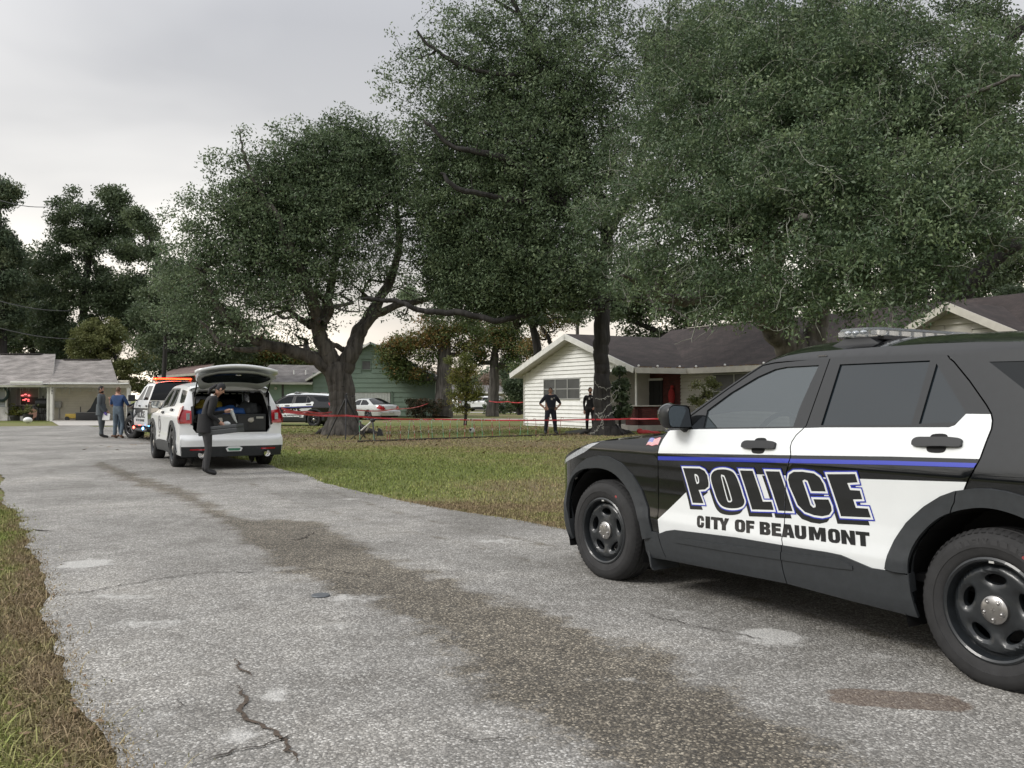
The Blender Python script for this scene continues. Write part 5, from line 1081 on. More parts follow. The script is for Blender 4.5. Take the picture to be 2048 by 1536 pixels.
# trees beyond, each its own
def simple(name, label, px, py0, Y, crown, ntip, per, ls, ml, seed, tr=.25, group=None, top=None, sig=.4, bark=None, z0=0):
    b = P3(px, py0, Y); b = (b.x, b.y, 0); c = crown; ty = min(v[1] for v in c); 
    limb = [(b[0], b[1], 0, tr*1.3), (b[0]+.1, b[1], CAMH+.5, tr), tp(px+4, (c[0][1]+740)/2, Y, tr*.8), tp(c[0][0], c[0][1], Y, tr*.4)]
    ntip = int(ntip*1.6)
    limb = [limb[0]]+sorted(limb[1:], key=lambda p: p[2])
    return tree(name, label, b, [limb], [bl(a, d, e, Y) for a, d, e in c], ntip, per, ls, ml, bark or M_barkd, seed, sig=sig*1.1, group=group, pull=.22, holes=-.22 if ntip > 500 else 0, hfreq=.5, sprays=int(ntip*.03))
simple('pine_tree', 'tall round-headed dark tree behind the grey carport house', 165, 800, 78, [(190, 440, 70), (140, 440, 45), (130, 530, 55), (210, 540, 90), (255, 480, 55), (100, 600, 50), (180, 640, 80), (270, 600, 50), (120, 680, 50), (230, 400, 30)], 1400, 34, .26, M_dk, 110, .4, sig=.5)
simple('leaning_tree', 'thin open tree with bare stem between the round-headed tree and the big oak', 325, 800, 58, [(290, 450, 24), (272, 430, 22), (305, 500, 20), (345, 560, 28), (300, 600, 26), (350, 640, 40), (370, 560, 26)], 260, 30, .18, M_dk, 111, .12, sig=.4)
simple('grey_tree', 'tall grey-green tree cut by the left edge of the picture', 2, 800, 74, [(-5, 395, 36), (-20, 480, 40), (10, 560, 40), (20, 500, 22), (-10, 640, 50)], 560, 34, .26, M_far, 112, .3, sig=.45)
simple('far_tree', 'mid-green tree filling the gap between the round-headed tree and the big oak', 320, 800, 84, [(300, 600, 50), (340, 560, 44), (270, 650, 50), (370, 620, 50), (230, 600, 44), (320, 680, 50), (60, 560, 50), (20, 620, 50), (110, 620, 50)], 760, 34, .30, M_far, 141, .3, sig=.7)
simple('bush_tree', 'yellow-green shrubby tree behind the end of the carport', 225, 800, 74, [(200, 680, 42), (170, 690, 34), (235, 700, 50), (260, 735, 40), (290, 760, 34), (215, 655, 22), (180, 720, 40)], 760, 40, .18, M_olive, 113, .16, sig=.32)
simple('far_tree', 'hazy orange-tinged tree line tree above the left house roof', 60, 800, 92, [(40, 650, 55), (90, 660, 48), (-10, 640, 50), (60, 600, 40), (110, 690, 40), (20, 690, 50)], 520, 34, .30, M_far, 114, .3, sig=.7)
simple('far_tree', 'dark tree mass behind the pink house gable', 390, 800, 66, [(330, 700, 60), (400, 690, 60), (460, 680, 50), (360, 640, 50), (310, 640, 35), (430, 720, 40)], 560, 34, .24, M_dk, 115, .3, sig=.6)
simple('far_tree', 'tree behind the green house roof, left of the oak trunk', 560, 800, 84, [(500, 720, 34), (560, 735, 30), (620, 725, 26), (540, 700, 26)], 260, 34, .3, M_mixed, 116, .3, sig=.7)
tree('oak_tree', 'dark oak standing farther back in the gap between the two big lawn oaks', tuple(G(1085, 838)), [[tp(1085, 838, 56, .35), tp(1080, 740, 56, .3), tp(1060, 640, 56, .2), tp(1000, 560, 56, .1)]],
  [bl(*b) for b in ((860, 590, 56, 52), (930, 560, 70, 52), (1010, 590, 60, 54), (1080, 580, 60, 54), (1150, 600, 50, 56), (830, 560, 50, 54), (960, 640, 30, 54), (1060, 640, 28, 56), (900, 500, 60, 54))], 1500, 26, .17, M_oak, M_barkd, 140, sig=.42, holes=-.05, hfreq=.5, sprays=40)
# the pair with visible stems in the middle distance
simple('oak_tree', 'tree with pale flared trunk beside the yellow-green sapling', 885, 835, 67, [(880, 660, 40), (850, 690, 36), (830, 720, 34), (800, 700, 30), (900, 640, 36), (925, 700, 22), (940, 660, 36), (800, 745, 20), (840, 745, 22), (780, 710, 26)], 800, 18, .20, M_mixed, 117, .62, sig=.5, bark=M_bark)
simple('oak_tree', 'slimmer tree with straight grey trunk left of the white gable', 985, 832, 72, [(990, 690, 34), (960, 680, 30), (1020, 680, 30), (1010, 650, 34), (1040, 700, 26), (1000, 720, 22), (950, 720, 20)], 560, 18, .20, M_mixed, 118, .42, sig=.5, bark=M_bark)
simple('sapling', 'bright yellow-green sapling on the lawn between two grey trunks', 930, 850, 47.5, [(928, 740, 22), (915, 780, 24), (940, 780, 24), (925, 810, 20), (945, 745, 14), (905, 750, 12), (930, 715, 10), (900, 720, 8), (955, 790, 10)], 260, 18, .10, M_yel, 119, .07, sig=.22)
simple('far_tree', 'pale pinkish bare-looking tree behind the far white house', 860, 800, 130, [(860, 755, 16), (900, 760, 16), (835, 765, 14), (980, 762, 12), (1000, 775, 10)], 200, 24, .35, leaf_mat('pinkish_twigs', (.14, .10, .08), (.22, .16, .13), (.28, .22, .17)), 120, .2, sig=.8)
simple('far_tree', 'rounded green tree just left of the white house wall', 1040, 800, 80, [(1032, 790, 16), (1042, 770, 14), (1020, 770, 10), (1045, 800, 14)], 200, 30, .2, M_dk, 121, .2, sig=.45)
simple('far_tree', 'leafy tree leaning above the white gable roof', 1100, 800, 62, [(1080, 650, 26), (1120, 640, 24), (1060, 690, 22), (1100, 600, 30), (1040, 735, 14), (1150, 640, 14), (1062, 718, 14)], 320, 14, .17, M_mixed, 122, .2, sig=.45)
simple('far_tree', 'dark tree mass rising behind the long brown roof', 1350, 800, 62, [(1260, 640, 60), (1330, 620, 64), (1400, 620, 64), (1470, 600, 64), (1230, 600, 50), (1290, 560, 60), (1540, 600, 50), (1400, 560, 50)], 1150, 32, .22, M_dk, 123, .3, sig=.55)
simple('far_tree', 'dark tree mass behind the right-hand roofs', 1900, 800, 66, [(1780, 600, 56), (1850, 610, 56), (1950, 590, 60), (2040, 590, 66), (1700, 610, 56), (1990, 530, 56), (2060, 500, 60), (1880, 550, 50)], 1000, 32, .24, M_dk, 124, .3, sig=.6)
pole = MB(); p_ = P3(1155, 800, 66); pole.tube([(p_.x, p_.y, 0), (p_.x, p_.y, 7.4)], [.16, .12], 8); tag(pole.build('utility_pole', M_bark, None, True), 'thin wooden pole standing behind the white gable ridge', 'utility pole')
# a distant belt of trees closes the horizon
for i, (px, Y, w_, h_, ml, lab) in enumerate(((-60, 120, 60, 60, M_far, 'hazy distant tree at the far left edge'), (90, 130, 60, 50, M_far, 'hazy distant tree behind the grey house ridge'), (470, 110, 60, 60, M_far, 'distant tree behind the raised liftgate'), (620, 120, 50, 44, M_mixed, 'distant autumn tree between the pink and green houses'), (800, 140, 60, 46, M_far, 'distant grey-green tree behind the green house'), (920, 150, 60, 50, M_mixed, 'distant autumn-tinted tree behind the far white house'), (1020, 140, 50, 60, M_far, 'distant tree seen left of the white gable eave'), (1250, 110, 80, 60, M_dk, 'distant dark tree above the brown roof, left part'), (1600, 100, 90, 80, M_dk, 'distant dark tree above the brown roof, right part'), (1980, 90, 90, 90, M_dk, 'distant dark tree at the right edge above the far roof'))):
    simple('far_tree', lab, px, 800, Y, [(px-w_*.6, 798-h_*.55, h_*.55), (px, 798-h_*.8, h_*.6), (px+w_*.6, 798-h_*.5, h_*.55), (px-w_*1.2, 798-h_*.4, h_*.42), (px+w_*1.2, 798-h_*.4, h_*.42)], 240, 26, .42, ml, 300+i, .3, sig=.9)
# trees and a wire line across the road, beyond the left of the frame (they show in the patrol car's paint and glass)
def offtree(name, label, x, y, h, ntip, per, seed, m, sp=.35):
    r = random.Random(seed); limbs = [[(x, y, 0, .3), (x+.1, y, h*.3, .24), (x-.1, y+.1, h*.62, .14), (x, y, h*.9, .05)]]
    for k in range(5): a = k*1.26+r.random(); limbs.append([(x, y, h*(.3+.08*k), .13), (x+math.cos(a)*h*.2, y+math.sin(a)*h*.2, h*(.5+.06*k), .08), (x+math.cos(a)*h*.36, y+math.sin(a)*h*.36, h*(.68+.05*k), .03)])
    tree(name, label, (x, y, 0), limbs, [(x, y, h*.72, h*sp, h*sp, h*.28)], ntip, per, .12, m, M_barkd, seed, sig=.3)
offtree('bare_tree', 'bare-branched tree across the road to the left, outside the view', -15.5, 4.6, 8, 520, 2, 201, M_mixed, .42); offtree('bare_tree', 'second bare tree across the road behind the camera', -13, -5, 7.5, 480, 2, 202, M_mixed, .42)
hs = thing('brick_house', 'low dark brick house across the road behind the camera, outside the view', 'house', (-25, -1, 0), TH)
b = MB(); b.box(-4, 4, -11, 11, 0, 2.7); b.build('wall', mat('dark_brown_brick', (.10, .06, .045), .9, noise=.3, nscale=6), hs); b = MB(); b.prism([(-4.6, -11.6, 2.7), (4.6, -11.6, 2.7), (0, -11.6, 4.9)], (0, 23.2, 0)); b.build('roof', mat('charcoal_roof', (.05, .05, .05), .9, noise=.3, nscale=3), hs)
for k in range(4): b = MB(); b.box(3.98, 4.05, -8+k*5, -6.4+k*5, .9, 2.1); b.build('window', M_glassD, hs)
for i, (x, y, h) in enumerate(((-52, -22, 11), (-58, -8, 12), (-55, 6, 10), (-60, 18, 13), (-40, -34, 12), (-20, -44, 12), (5, -48, 13), (-64, 30, 12))): offtree('far_tree', ('leafy tree of the belt beyond the left side of the road, number '+'one two three four five six seven eight'.split()[i]+' from the rear') if 0 else ORD[i]+' leafy tree of the belt beyond the road, outside the view, counted clockwise', x, y, h, 420, 22, 210+i, M_dk, .42)
for i, (x, y) in enumerate(((-16.5, -9), (-31.5, 14.5))):
    b = MB(); b.tube([(0, 0, 0), (0, 0, 8.6)], [.16, .11], 8); b.box(-.9, .9, -.06, .06, 8.0, 8.12); q = b.build('utility_pole', M_bark, None, True); q.location = (x, y, 0); q.rotation_euler = (0, 0, TH); tag(q, ('nearer', 'farther')[i]+' wooden utility pole with cross-arm across the road, outside the view', 'utility pole', 'roadside utility poles')
for i, (o_, z) in enumerate(((-.8, 8.15), (.8, 8.15), (0, 6.4))):
    b = MB(); n_ = np.array([math.cos(TH), math.sin(TH)])*o_; A_ = Vector((-16.5+n_[0]+.5*15, -9+n_[1]-.85*15*1.5, z)); P0_ = Vector((-16.5+n_[0], -9+n_[1], z)); P1_ = Vector((-31.5+n_[0], 14.5+n_[1], z)); b.tube([A_]+[P0_.lerp(P1_, t/10)-Vector((0, 0, 1.6*math.sin(math.pi*t/10))) for t in range(11)], .018, 5); tag(b.build('power_line', M_trim, None), ('upper left', 'upper right', 'lower')[i]+' overhead wire strung along the far side of the road, outside the view', 'power line', 'roadside wires')
# low planting
def hedge(name, label, cat, box, n, ls, ml, seed, bark=None):
    r = np.random.default_rng(seed); x0, x1, y0, y1, z0, z1 = box; T = np.stack([r.uniform(x0, x1, n), r.uniform(y0, y1, n), z0+(z1-z0)*r.random(n)**.7], 1); D = np.tile([0, 0, 1.], (n, 1)); V, tt = leaves_at(T, D, 22, .14, ls, r); c_ = np.array([(x0+x1)/2, (y0+y1)/2, 0]); root = thing(name, label, cat, tuple(c_))
    o = quads_np('foliage', V-c_, 4, ml, root, tt); o['kind'] = 'stuff'
    sg = []
    for k in range(14):
        a = np.array([r.uniform(x0, x1), r.uniform(y0, y1), 0]); sg.append((a*[.6, .6, 0]+c_*[.4, .4, 0]-c_, a+[0, 0, z1*.8]-c_, .025, .01, 5))
    skel_mesh('stem', sg, M_barkd, root)['kind'] = 'stuff'; return root
a = P3(850, 835, 66); hedge('bush', 'dark reddish-green bush at the corner of the green house', 'bush', (a.x-1.3, a.x+1.3, 65, 67, 0, 1.35), 260, .14, leaf_mat('reddish_bush', (.03, .04, .025), (.06, .06, .035), (.14, .07, .045)), 130)
a = P3(1015, 820, 84); hedge('hedge', 'long clipped dark hedge beyond the lawn, left of the white house', 'hedge', (a.x-2.2, a.x+2.6, 83, 85, 0, 1.3), 420, .15, M_dk, 131)
# magnolia-like shrub beside the oak and shrub at the cream wall
tree('young_magnolia', 'narrow young magnolia with large dark leaves right of the light-wrapped trunk', tuple(G(1238, 862)), [[tp(1240, 862, 36, .05), tp(1240, 800, 36, .04), tp(1238, 735, 36, .02)]], [bl(1240, 745, 9, 36, ry=12), bl(1240, 780, 16, 36, ry=24), bl(1245, 820, 22, 36, ry=26)], 170, 12, .22, M_dk, M_barkd, 132, cat='shrub', sig=.18)
tree('shrub', 'light airy shrub against the cream siding under the window', tuple(G(1410, 856)), [[tp(1410, 856, 37, .04), tp(1408, 800, 36.6, .03), tp(1405, 765, 36.4, .015)]], [bl(1405, 775, 20, 36.4), bl(1420, 800, 26, 36.4), bl(1390, 800, 18, 36.4), bl(1418, 745, 8, 36.4), bl(1430, 770, 16, 36.4)], 220, 12, .09, M_olive, M_barkd, 133, cat='shrub', sig=.16)
# ---------------------------------------------------------------- houses
U2 = np.array([.48, -.877]); U2 = U2/np.linalg.norm(U2); R2 = np.array([-U2[1], U2[0]])
def roof_mat(name, c0, c1, sc=1.0):
    m = bpy.data.materials.new(name); m.use_nodes = True; nt = m.node_tree; N = nt.nodes; L = nt.links; p = N['Principled BSDF']; p.inputs['Roughness'].default_value = .9
    tc = N.new('ShaderNodeTexCoord'); br = N.new('ShaderNodeTexBrick'); mp = N.new('ShaderNodeMapping'); L.new(tc.outputs['UV'], mp.inputs[0]); L.new(mp.outputs[0], br.inputs['Vector'])
    br.inputs['Scale'].default_value = 1; br.inputs['Brick Width'].default_value = .30; br.inputs['Row Height'].default_value = .14; br.inputs['Mortar Size'].default_value = .006; br.inputs['Color1'].default_value = (*c0, 1); br.inputs['Color2'].default_value = (*c1, 1); br.inputs['Mortar'].default_value = (*[c*.4 for c in c0], 1)
    n = N.new('ShaderNodeTexNoise'); n.inputs['Scale'].default_value = 1.2; n.inputs['Detail'].default_value = 6; L.new(tc.outputs['UV'], n.inputs['Vector'])
    r = N.new('ShaderNodeValToRGB'); e = r.color_ramp.elements; e[0].position = .3; e[0].color = (.62, .6, .58, 1); e[1].position = .7; e[1].color = (1.35, 1.3, 1.28, 1); L.new(n.outputs['Fac'], r.inputs[0])
    mx = N.new('ShaderNodeMix'); mx.data_type = 'RGBA'; mx.blend_type = 'MULTIPLY'; mx.inputs[0].default_value = 1; L.new(br.outputs['Color'], mx.inputs[6]); L.new(r.outputs[0], mx.inputs[7]); L.new(mx.outputs[2], p.inputs['Base Color'])
    b = N.new('ShaderNodeBump'); b.inputs['Strength'].default_value = .6; b.inputs['Distance'].default_value = .02; L.new(br.outputs['Fac'], b.inputs['Height']); b.invert = True; L.new(b.outputs[0], p.inputs['Normal']); return m
def brick_mat(name, c0, c1, mo):
    m = roof_mat(name, c0, c1); n = [q for q in m.node_tree.nodes if q.type == 'TEX_BRICK'][0]; n.inputs['Brick Width'].default_value = .22; n.inputs['Row Height'].default_value = .075; n.inputs['Mortar Size'].default_value = .008; n.inputs['Mortar'].default_value = (*mo, 1); return m
M_roofb = roof_mat('brown_shingles', (.026, .020, .0195), (.042, .032, .030)); M_roofg = roof_mat('grey_shingles', (.20, .19, .18), (.28, .27, .26)); M_roofd = roof_mat('dark_grey_shingles', (.12, .115, .115), (.16, .155, .15))
M_brick = brick_mat('red_brick', (.085, .020, .019), (.13, .032, .028), (.05, .034, .03)); M_wbrick = brick_mat('white_painted_brick', (.60, .61, .61), (.66, .67, .67), (.48, .48, .48))
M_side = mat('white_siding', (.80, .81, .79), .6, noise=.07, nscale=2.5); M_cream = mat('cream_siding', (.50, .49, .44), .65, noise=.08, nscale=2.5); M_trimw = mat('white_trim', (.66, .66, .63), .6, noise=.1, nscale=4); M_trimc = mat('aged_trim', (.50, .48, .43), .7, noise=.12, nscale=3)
M_soff = mat('soffit_paint', (.50, .48, .44), .8); M_scr = mat('window_screen', (.075, .078, .078), .5, noise=.2, nscale=2); M_winf = mat('window_frame_grey', (.32, .33, .32), .5); M_door = mat('dark_door_paint', (.018, .02, .022), .5)
M_siding_g = mat('grey_siding', (.34, .36, .37), .65, noise=.07, nscale=3); M_siding_t = mat('tan_grey_siding', (.62, .585, .50), .7, noise=.07, nscale=3); M_shut = mat('pale_shutter', (.46, .48, .50), .6)
M_green = mat('green_siding', (.155, .215, .170), .7, noise=.10, nscale=1.2); M_green2 = mat('pale_green_siding', (.30, .42, .34), .7, noise=.08, nscale=1.2)
def V3(a, z): return (float(a[0]), float(a[1]), float(z))
def slab(name, quad, th, m, parent, uvs=True, mi_side=None):
    """roof or wall plate: quad (4 points, top face), thickness downwards along its normal, UV in metres"""
    q = [Vector(p) for p in quad]; n = (q[1]-q[0]).cross(q[-1]-q[0]).normalized(); k = len(q)
    if n.z < 0: q = [q[0]]+q[:0:-1]; n = -n
    v = q+[p-n*th for p in q]; f = [tuple(range(k)), tuple(range(2*k-1, k-1, -1))]+[(i, k+i, k+(i+1) % k, (i+1) % k) for i in range(k)]
    o = pydata(name, v, f, m, parent, mi=[0]+[1 if mi_side else 0]*(len(f)-1) if mi_side else None)
    uv = o.data.uv_layers.new(name='UVMap'); e1 = min((((q[(i+1) % k]-q[i]).normalized()) for i in range(k)), key=lambda d_: abs(d_.z)); e2 = n.cross(e1)
    for l in o.data.loops: p = o.data.vertices[l.vertex_index].co-q[0]; uv.data[l.index].uv = (p.dot(e1), p.dot(e2))
    return o
def bar(name, a, b, w, h, m, parent):
    """beam from a to b, w wide (sideways), h tall, a and b on its top centre line"""
    a = Vector(a); b = Vector(b); t = (b-a).normalized(); s_ = t.cross(Vector((0, 0, 1))).normalized(); up = s_.cross(t).normalized(); mb = MB()
    v = [a-s_*w/2, a+s_*w/2, a+s_*w/2-up*h, a-s_*w/2-up*h]; mb._add(v+[p+(b-a) for p in v], [(0, 1, 2, 3), (7, 6, 5, 4), (0, 4, 5, 1), (1, 5, 6, 2), (2, 6, 7, 3), (3, 7, 4, 0)])
    return mb.build(name, m, parent)
def siding(parent, A, u, n, L_, z0, z1, m, bh=.19, cut=None, wins=(), name='siding_board'):
    """clapboards on the plane through A along u, outward normal n; cut(t)->max height (gable); wins: (t0,t1,z0,z1) openings"""
    z = z0; out = Vector((n[0], n[1], 0)); uu = Vector((u[0], u[1], 0)); A3 = Vector((A[0], A[1], 0))
    while z < z1-.01:
        zt = min(z+bh, z1); seg = [(0., L_)]
        if cut:
            seg = cut(z+bh*.5, L_)
        for (w0, w1, a0, a1) in wins:
            if z < a1-.03 and zt > a0+.03:
                ns = []
                for (p, q) in seg:
                    if w1 <= p or w0 >= q: ns.append((p, q)); continue
                    if w0 > p: ns.append((p, w0))
                    if w1 < q: ns.append((w1, q))
                seg = ns
        for (p, q) in seg:
            if q-p < .03: continue
            a = A3+uu*p; b = A3+uu*q; th0, th1 = .055, .010
            v = [a+out*th0+Vector((0, 0, z)), b+out*th0+Vector((0, 0, z)), b+out*th1+Vector((0, 0, zt-.018)), a+out*th1+Vector((0, 0, zt-.018)), a-out*.01+Vector((0, 0, z)), b-out*.01+Vector((0, 0, z)), b-out*.01+Vector((0, 0, zt-.018)), a-out*.01+Vector((0, 0, zt-.018))]
            pydata(name, v, [(0, 1, 2, 3), (4, 7, 6, 5), (0, 4, 5, 1), (3, 2, 6, 7), (0, 3, 7, 4), (1, 5, 6, 2)], m, parent)
        z = zt
def wall(name, A, u, n, L_, z0, z1, m, parent, th=.15):
    a = Vector((A[0], A[1], 0)); uu = Vector((u[0], u[1], 0)); nn = Vector((n[0], n[1], 0)); mb = MB()
    v = [a+Vector((0, 0, z0)), a+uu*L_+Vector((0, 0, z0)), a+uu*L_+Vector((0, 0, z1)), a+Vector((0, 0, z1))]; mb._add(v+[p-nn*th for p in v], [(0, 1, 2, 3), (7, 6, 5, 4), (0, 4, 5, 1), (1, 5, 6, 2), (2, 6, 7, 3), (3, 7, 4, 0)])
    o = mb.build(name, m, parent); 
    if not o.data.uv_layers:
        uv = o.data.uv_layers.new(name='UVMap')
        for l in o.data.loops: p = o.data.vertices[l.vertex_index].co-a; uv.data[l.index].uv = (p.dot(uu)+p.dot(nn), p.z)
    return o
def window(parent, A, u, n, t0, t1, z0, z1, cols=1, split=True, fm=None, off=.02, gm=None):
    a = Vector((A[0], A[1], 0)); uu = Vector((u[0], u[1], 0)); nn = Vector((n[0], n[1], 0)); w = bpy.data.objects.new('window', None); C.objects.link(w); w.parent = parent; mb = MB()
    def bx(p, q, z_0, z_1, d0, d1, b):
        P = [a+uu*p+nn*d0, a+uu*q+nn*d0, a+uu*q+nn*d1, a+uu*p+nn*d1]; b._add([x+Vector((0, 0, z_0)) for x in P]+[x+Vector((0, 0, z_1)) for x in P], [(0, 3, 2, 1), (4, 5, 6, 7), (0, 1, 5, 4), (1, 2, 6, 5), (2, 3, 7, 6), (3, 0, 4, 7)])
    f = .055
    bx(t0, t1, z0, z0+f, 0, off+.03, mb); bx(t0, t1, z1-f, z1, 0, off+.03, mb); bx(t0, t0+f, z0+f, z1-f, 0, off+.03, mb); bx(t1-f, t1, z0+f, z1-f, 0, off+.03, mb)
    for c_ in range(1, cols): x = t0+(t1-t0)*c_/cols; bx(x-f*.6, x+f*.6, z0+f, z1-f, 0, off+.028, mb)
    if split: bx(t0+f, t1-f, (z0+z1)/2-.02, (z0+z1)/2+.02, 0, off+.012, mb)
    mb.build('frame', fm or M_winf, w)
    for c_ in range(cols):
        g = MB(); x0 = t0+(t1-t0)*c_/cols; x1 = t0+(t1-t0)*(c_+1)/cols; bx(x0+.03, x1-.03, z0+.03, z1-.03, -.01, off, g); g.build('pane', gm or M_scr, w)
    return w
def parts(o, root):
    if isinstance(root, (tuple, list)): root = Vector(root)
def reparent(root):
    """children were built in world coordinates; keep them there"""
    M = root.matrix_world.copy()
    for ch in root.children: ch.matrix_parent_inverse = Matrix.Translation(-root.location)
# --- white house
A0 = np.array([-.1, 47.4]); HB = thing('white_house', 'white clapboard house with brown shingle roof, two officers standing before its gable', 'house', (7.0, 44, 0))
GL = 10.95; EH = 2.72; RH = 4.47
WA = A0+R2*.6+U2*.5
Wg = bpy.data.objects.new('wall', None); C.objects.link(Wg); Wg.parent = HB; Wg['label'] = 'white gable wall facing the lawn'
nf = -R2
def gcut(z, L_):
    if z < EH-.1: return [(0, 7.25)]
    k = (z-(EH-.1))/(RH-.15-(EH-.1)); h = 4.97; c_ = 4.97; return [(max(0, c_-h*(1-k)), min(9.95, c_+h*(1-k)))] if k < 1 else []
wn = (1.0, 4.55, .98, 2.16)
tt_ = [(P3(1089, 758, 1), 0)]
def tx(px, A, u):
    k = (px-1024)/1800; return (k*A[1]-A[0])/(u[0]-k*u[1])
wt0, wt1 = tx(1088.5, WA, U2), tx(1161.5, WA, U2); zt = lambda py, px, A, u: CAMH+(798.6-py)/1800*(A[1]+u[1]*tx(px, A, u))
z1w, z0w = zt(755.5, 1161, WA, U2), zt(799, 1161, WA, U2)
siding(Wg, WA, U2, nf, 7.25, .12, RH-.12, M_side, .19, gcut, [(wt0, wt1, z0w, z1w)])
wall('wall_core', WA+R2*.002, U2, nf, 7.25, 0, EH-.1, M_side, HB, .2); window(HB, WA, U2, nf, wt0, wt1, z0w, z1w, 3, True)
gcore = MB(); a_, b_, c_ = V3(WA+R2*.02, EH-.1), V3(WA+R2*.02+U2*9.95, EH-.1), V3(WA+R2*.02+U2*4.97, RH-.12); gcore.prism([a_, b_, c_], (R2[0]*.2, R2[1]*.2, 0)); gcore.build('gable_core', M_side, HB)
wall('wall', WA+U2*0, R2, -U2, 12, 0, EH-.1, M_side, HB, .15); bar('corner_board', V3(WA+nf*.02, EH-.1), V3(WA+nf*.02+U2*.001, EH-.101), .1, .1, M_trimw, HB)
cb = MB(); 
for tt0 in (0.02, 7.2): p = WA+nf*.03+U2*tt0; cb.box(p[0]-.06, p[0]+.06, p[1]-.06, p[1]+.06, .0, EH-.1)
cb.build('corner_board', M_trimw, HB)
wall('wall', WA+U2*7.25, R2, U2, 2.9, 0, EH-.1, M_cream, HB, .15)
# roof planes of the gable wing
ap = A0+U2*GL/2; e0 = A0; e1 = A0+U2*GL; LN = 14
Rf = lambda *a: slab('roof', *a[:1], .14, [M_roofb, M_trimw], HB, mi_side=True)
Rf([V3(ap, RH), V3(e0, EH), V3(e0+R2*LN, EH), V3(ap+R2*LN, RH)]); Rf([V3(ap, RH), V3(ap+R2*LN, RH), V3(e1+R2*LN, EH), V3(e1, EH)])
for (p, q, zz0, zz1) in ((ap, e0, RH, EH), (ap, e1, RH, EH)): bar('bargeboard', V3(p+nf*.03, zz0+.0), V3(q+nf*.03, zz1+.0), .05, .26, M_trimw, HB)
sf = MB(); 
for (p, q) in ((ap, e0), (ap, e1)): sf._add([V3(p, RH-.20), V3(q, EH-.20), V3(q+R2*.62, EH-.20), V3(p+R2*.62, RH-.20)], [(0, 1, 2, 3)])
sf.build('soffit', M_soff, HB)
bar('fascia', V3(e1+U2*.02, EH-.01), V3(e1+U2*.02+R2*2.85, EH-.01), .05, .24, M_trimc, HB); bar('fascia', V3(e0-U2*.02, EH-.01), V3(e0-U2*.02+R2*12, EH-.01), .05, .24, M_trimw, HB)
# right wing
E0 = e1+R2*2.8; RW = 24; RH2 = 5.0; rid = E0+R2*4.6
Rf([V3(rid-U2*6.8, RH2), V3(E0-U2*6.0, EH), V3(E0+U2*RW, EH), V3(rid+U2*RW, RH2)]); Rf([V3(rid+U2*RW, RH2), V3(rid+R2*4.6+U2*RW, EH), V3(rid+R2*4.6-U2*6.8, EH), V3(rid-U2*6.8, RH2)])
bar('fascia', V3(E0-R2*.02, EH-.005), V3(E0-R2*.02+U2*12.2, EH-.005), .05, .24, M_trimc, HB); bar('ridge_cap', V3(rid-U2*5.4, RH2+.04), V3(rid+U2*0, RH2+.04), .22, .05, mat('weathered_ridge', (.30, .28, .25), .9), HB)
K0 = E0+R2*.5; nk = -R2
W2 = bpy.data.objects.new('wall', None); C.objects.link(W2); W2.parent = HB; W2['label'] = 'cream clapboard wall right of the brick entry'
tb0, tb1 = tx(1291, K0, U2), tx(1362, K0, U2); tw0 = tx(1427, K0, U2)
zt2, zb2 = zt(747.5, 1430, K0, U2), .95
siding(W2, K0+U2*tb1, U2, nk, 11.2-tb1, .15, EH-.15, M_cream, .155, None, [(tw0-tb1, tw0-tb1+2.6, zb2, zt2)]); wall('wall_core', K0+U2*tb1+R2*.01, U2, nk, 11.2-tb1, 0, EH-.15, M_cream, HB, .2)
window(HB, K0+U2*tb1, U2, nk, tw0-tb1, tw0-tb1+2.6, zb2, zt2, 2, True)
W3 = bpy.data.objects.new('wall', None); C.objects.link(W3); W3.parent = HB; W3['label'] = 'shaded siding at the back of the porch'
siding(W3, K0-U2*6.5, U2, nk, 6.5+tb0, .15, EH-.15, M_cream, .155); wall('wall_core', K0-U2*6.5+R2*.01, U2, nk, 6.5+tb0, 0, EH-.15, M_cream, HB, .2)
bw = wall('brick_wall', K0+U2*tb0-R2*.06, U2, nk, tb1-tb0, 0, EH-.12, M_brick, HB, .2)
td0, td1 = tx(1299, K0, U2), tx(1328, K0, U2); dz = zt(757, 1310, K0, U2)
dr = bpy.data.objects.new('front_door', None); C.objects.link(dr); dr.parent = HB
def pbox(name, A, u, n, t0, t1, z0, z1, d0, d1, m, parent):
    a = Vector((A[0], A[1], 0)); uu = Vector((u[0], u[1], 0)); nn = Vector((n[0], n[1], 0)); mb = MB(); P = [a+uu*t0+nn*d0, a+uu*t1+nn*d0, a+uu*t1+nn*d1, a+uu*t0+nn*d1]
    mb._add([x+Vector((0, 0, z0)) for x in P]+[x+Vector((0, 0, z1)) for x in P], [(0, 3, 2, 1), (4, 5, 6, 7), (0, 1, 5, 4), (1, 2, 6, 5), (2, 3, 7, 6), (3, 0, 4, 7)]); return mb.build(name, m, parent)
pbox('door_leaf', K0, U2, nk, td0+.05, td1, .3, dz-.08, .05, .10, M_door, dr); pbox('door_frame', K0, U2, nk, td0-.12, td0+.05, .3, dz, .05, .16, M_trimw, dr); pbox('door_frame', K0, U2, nk, td0+.05, td1, dz-.10, dz, .05, .16, M_trimw, dr)
for k in range(6): pbox('door_panel', K0, U2, nk, td0+.12+(k % 2)*.42, td0+.46+(k % 2)*.42, .45+(k//2)*.62, .95+(k//2)*.62, .10, .115, M_door, dr)
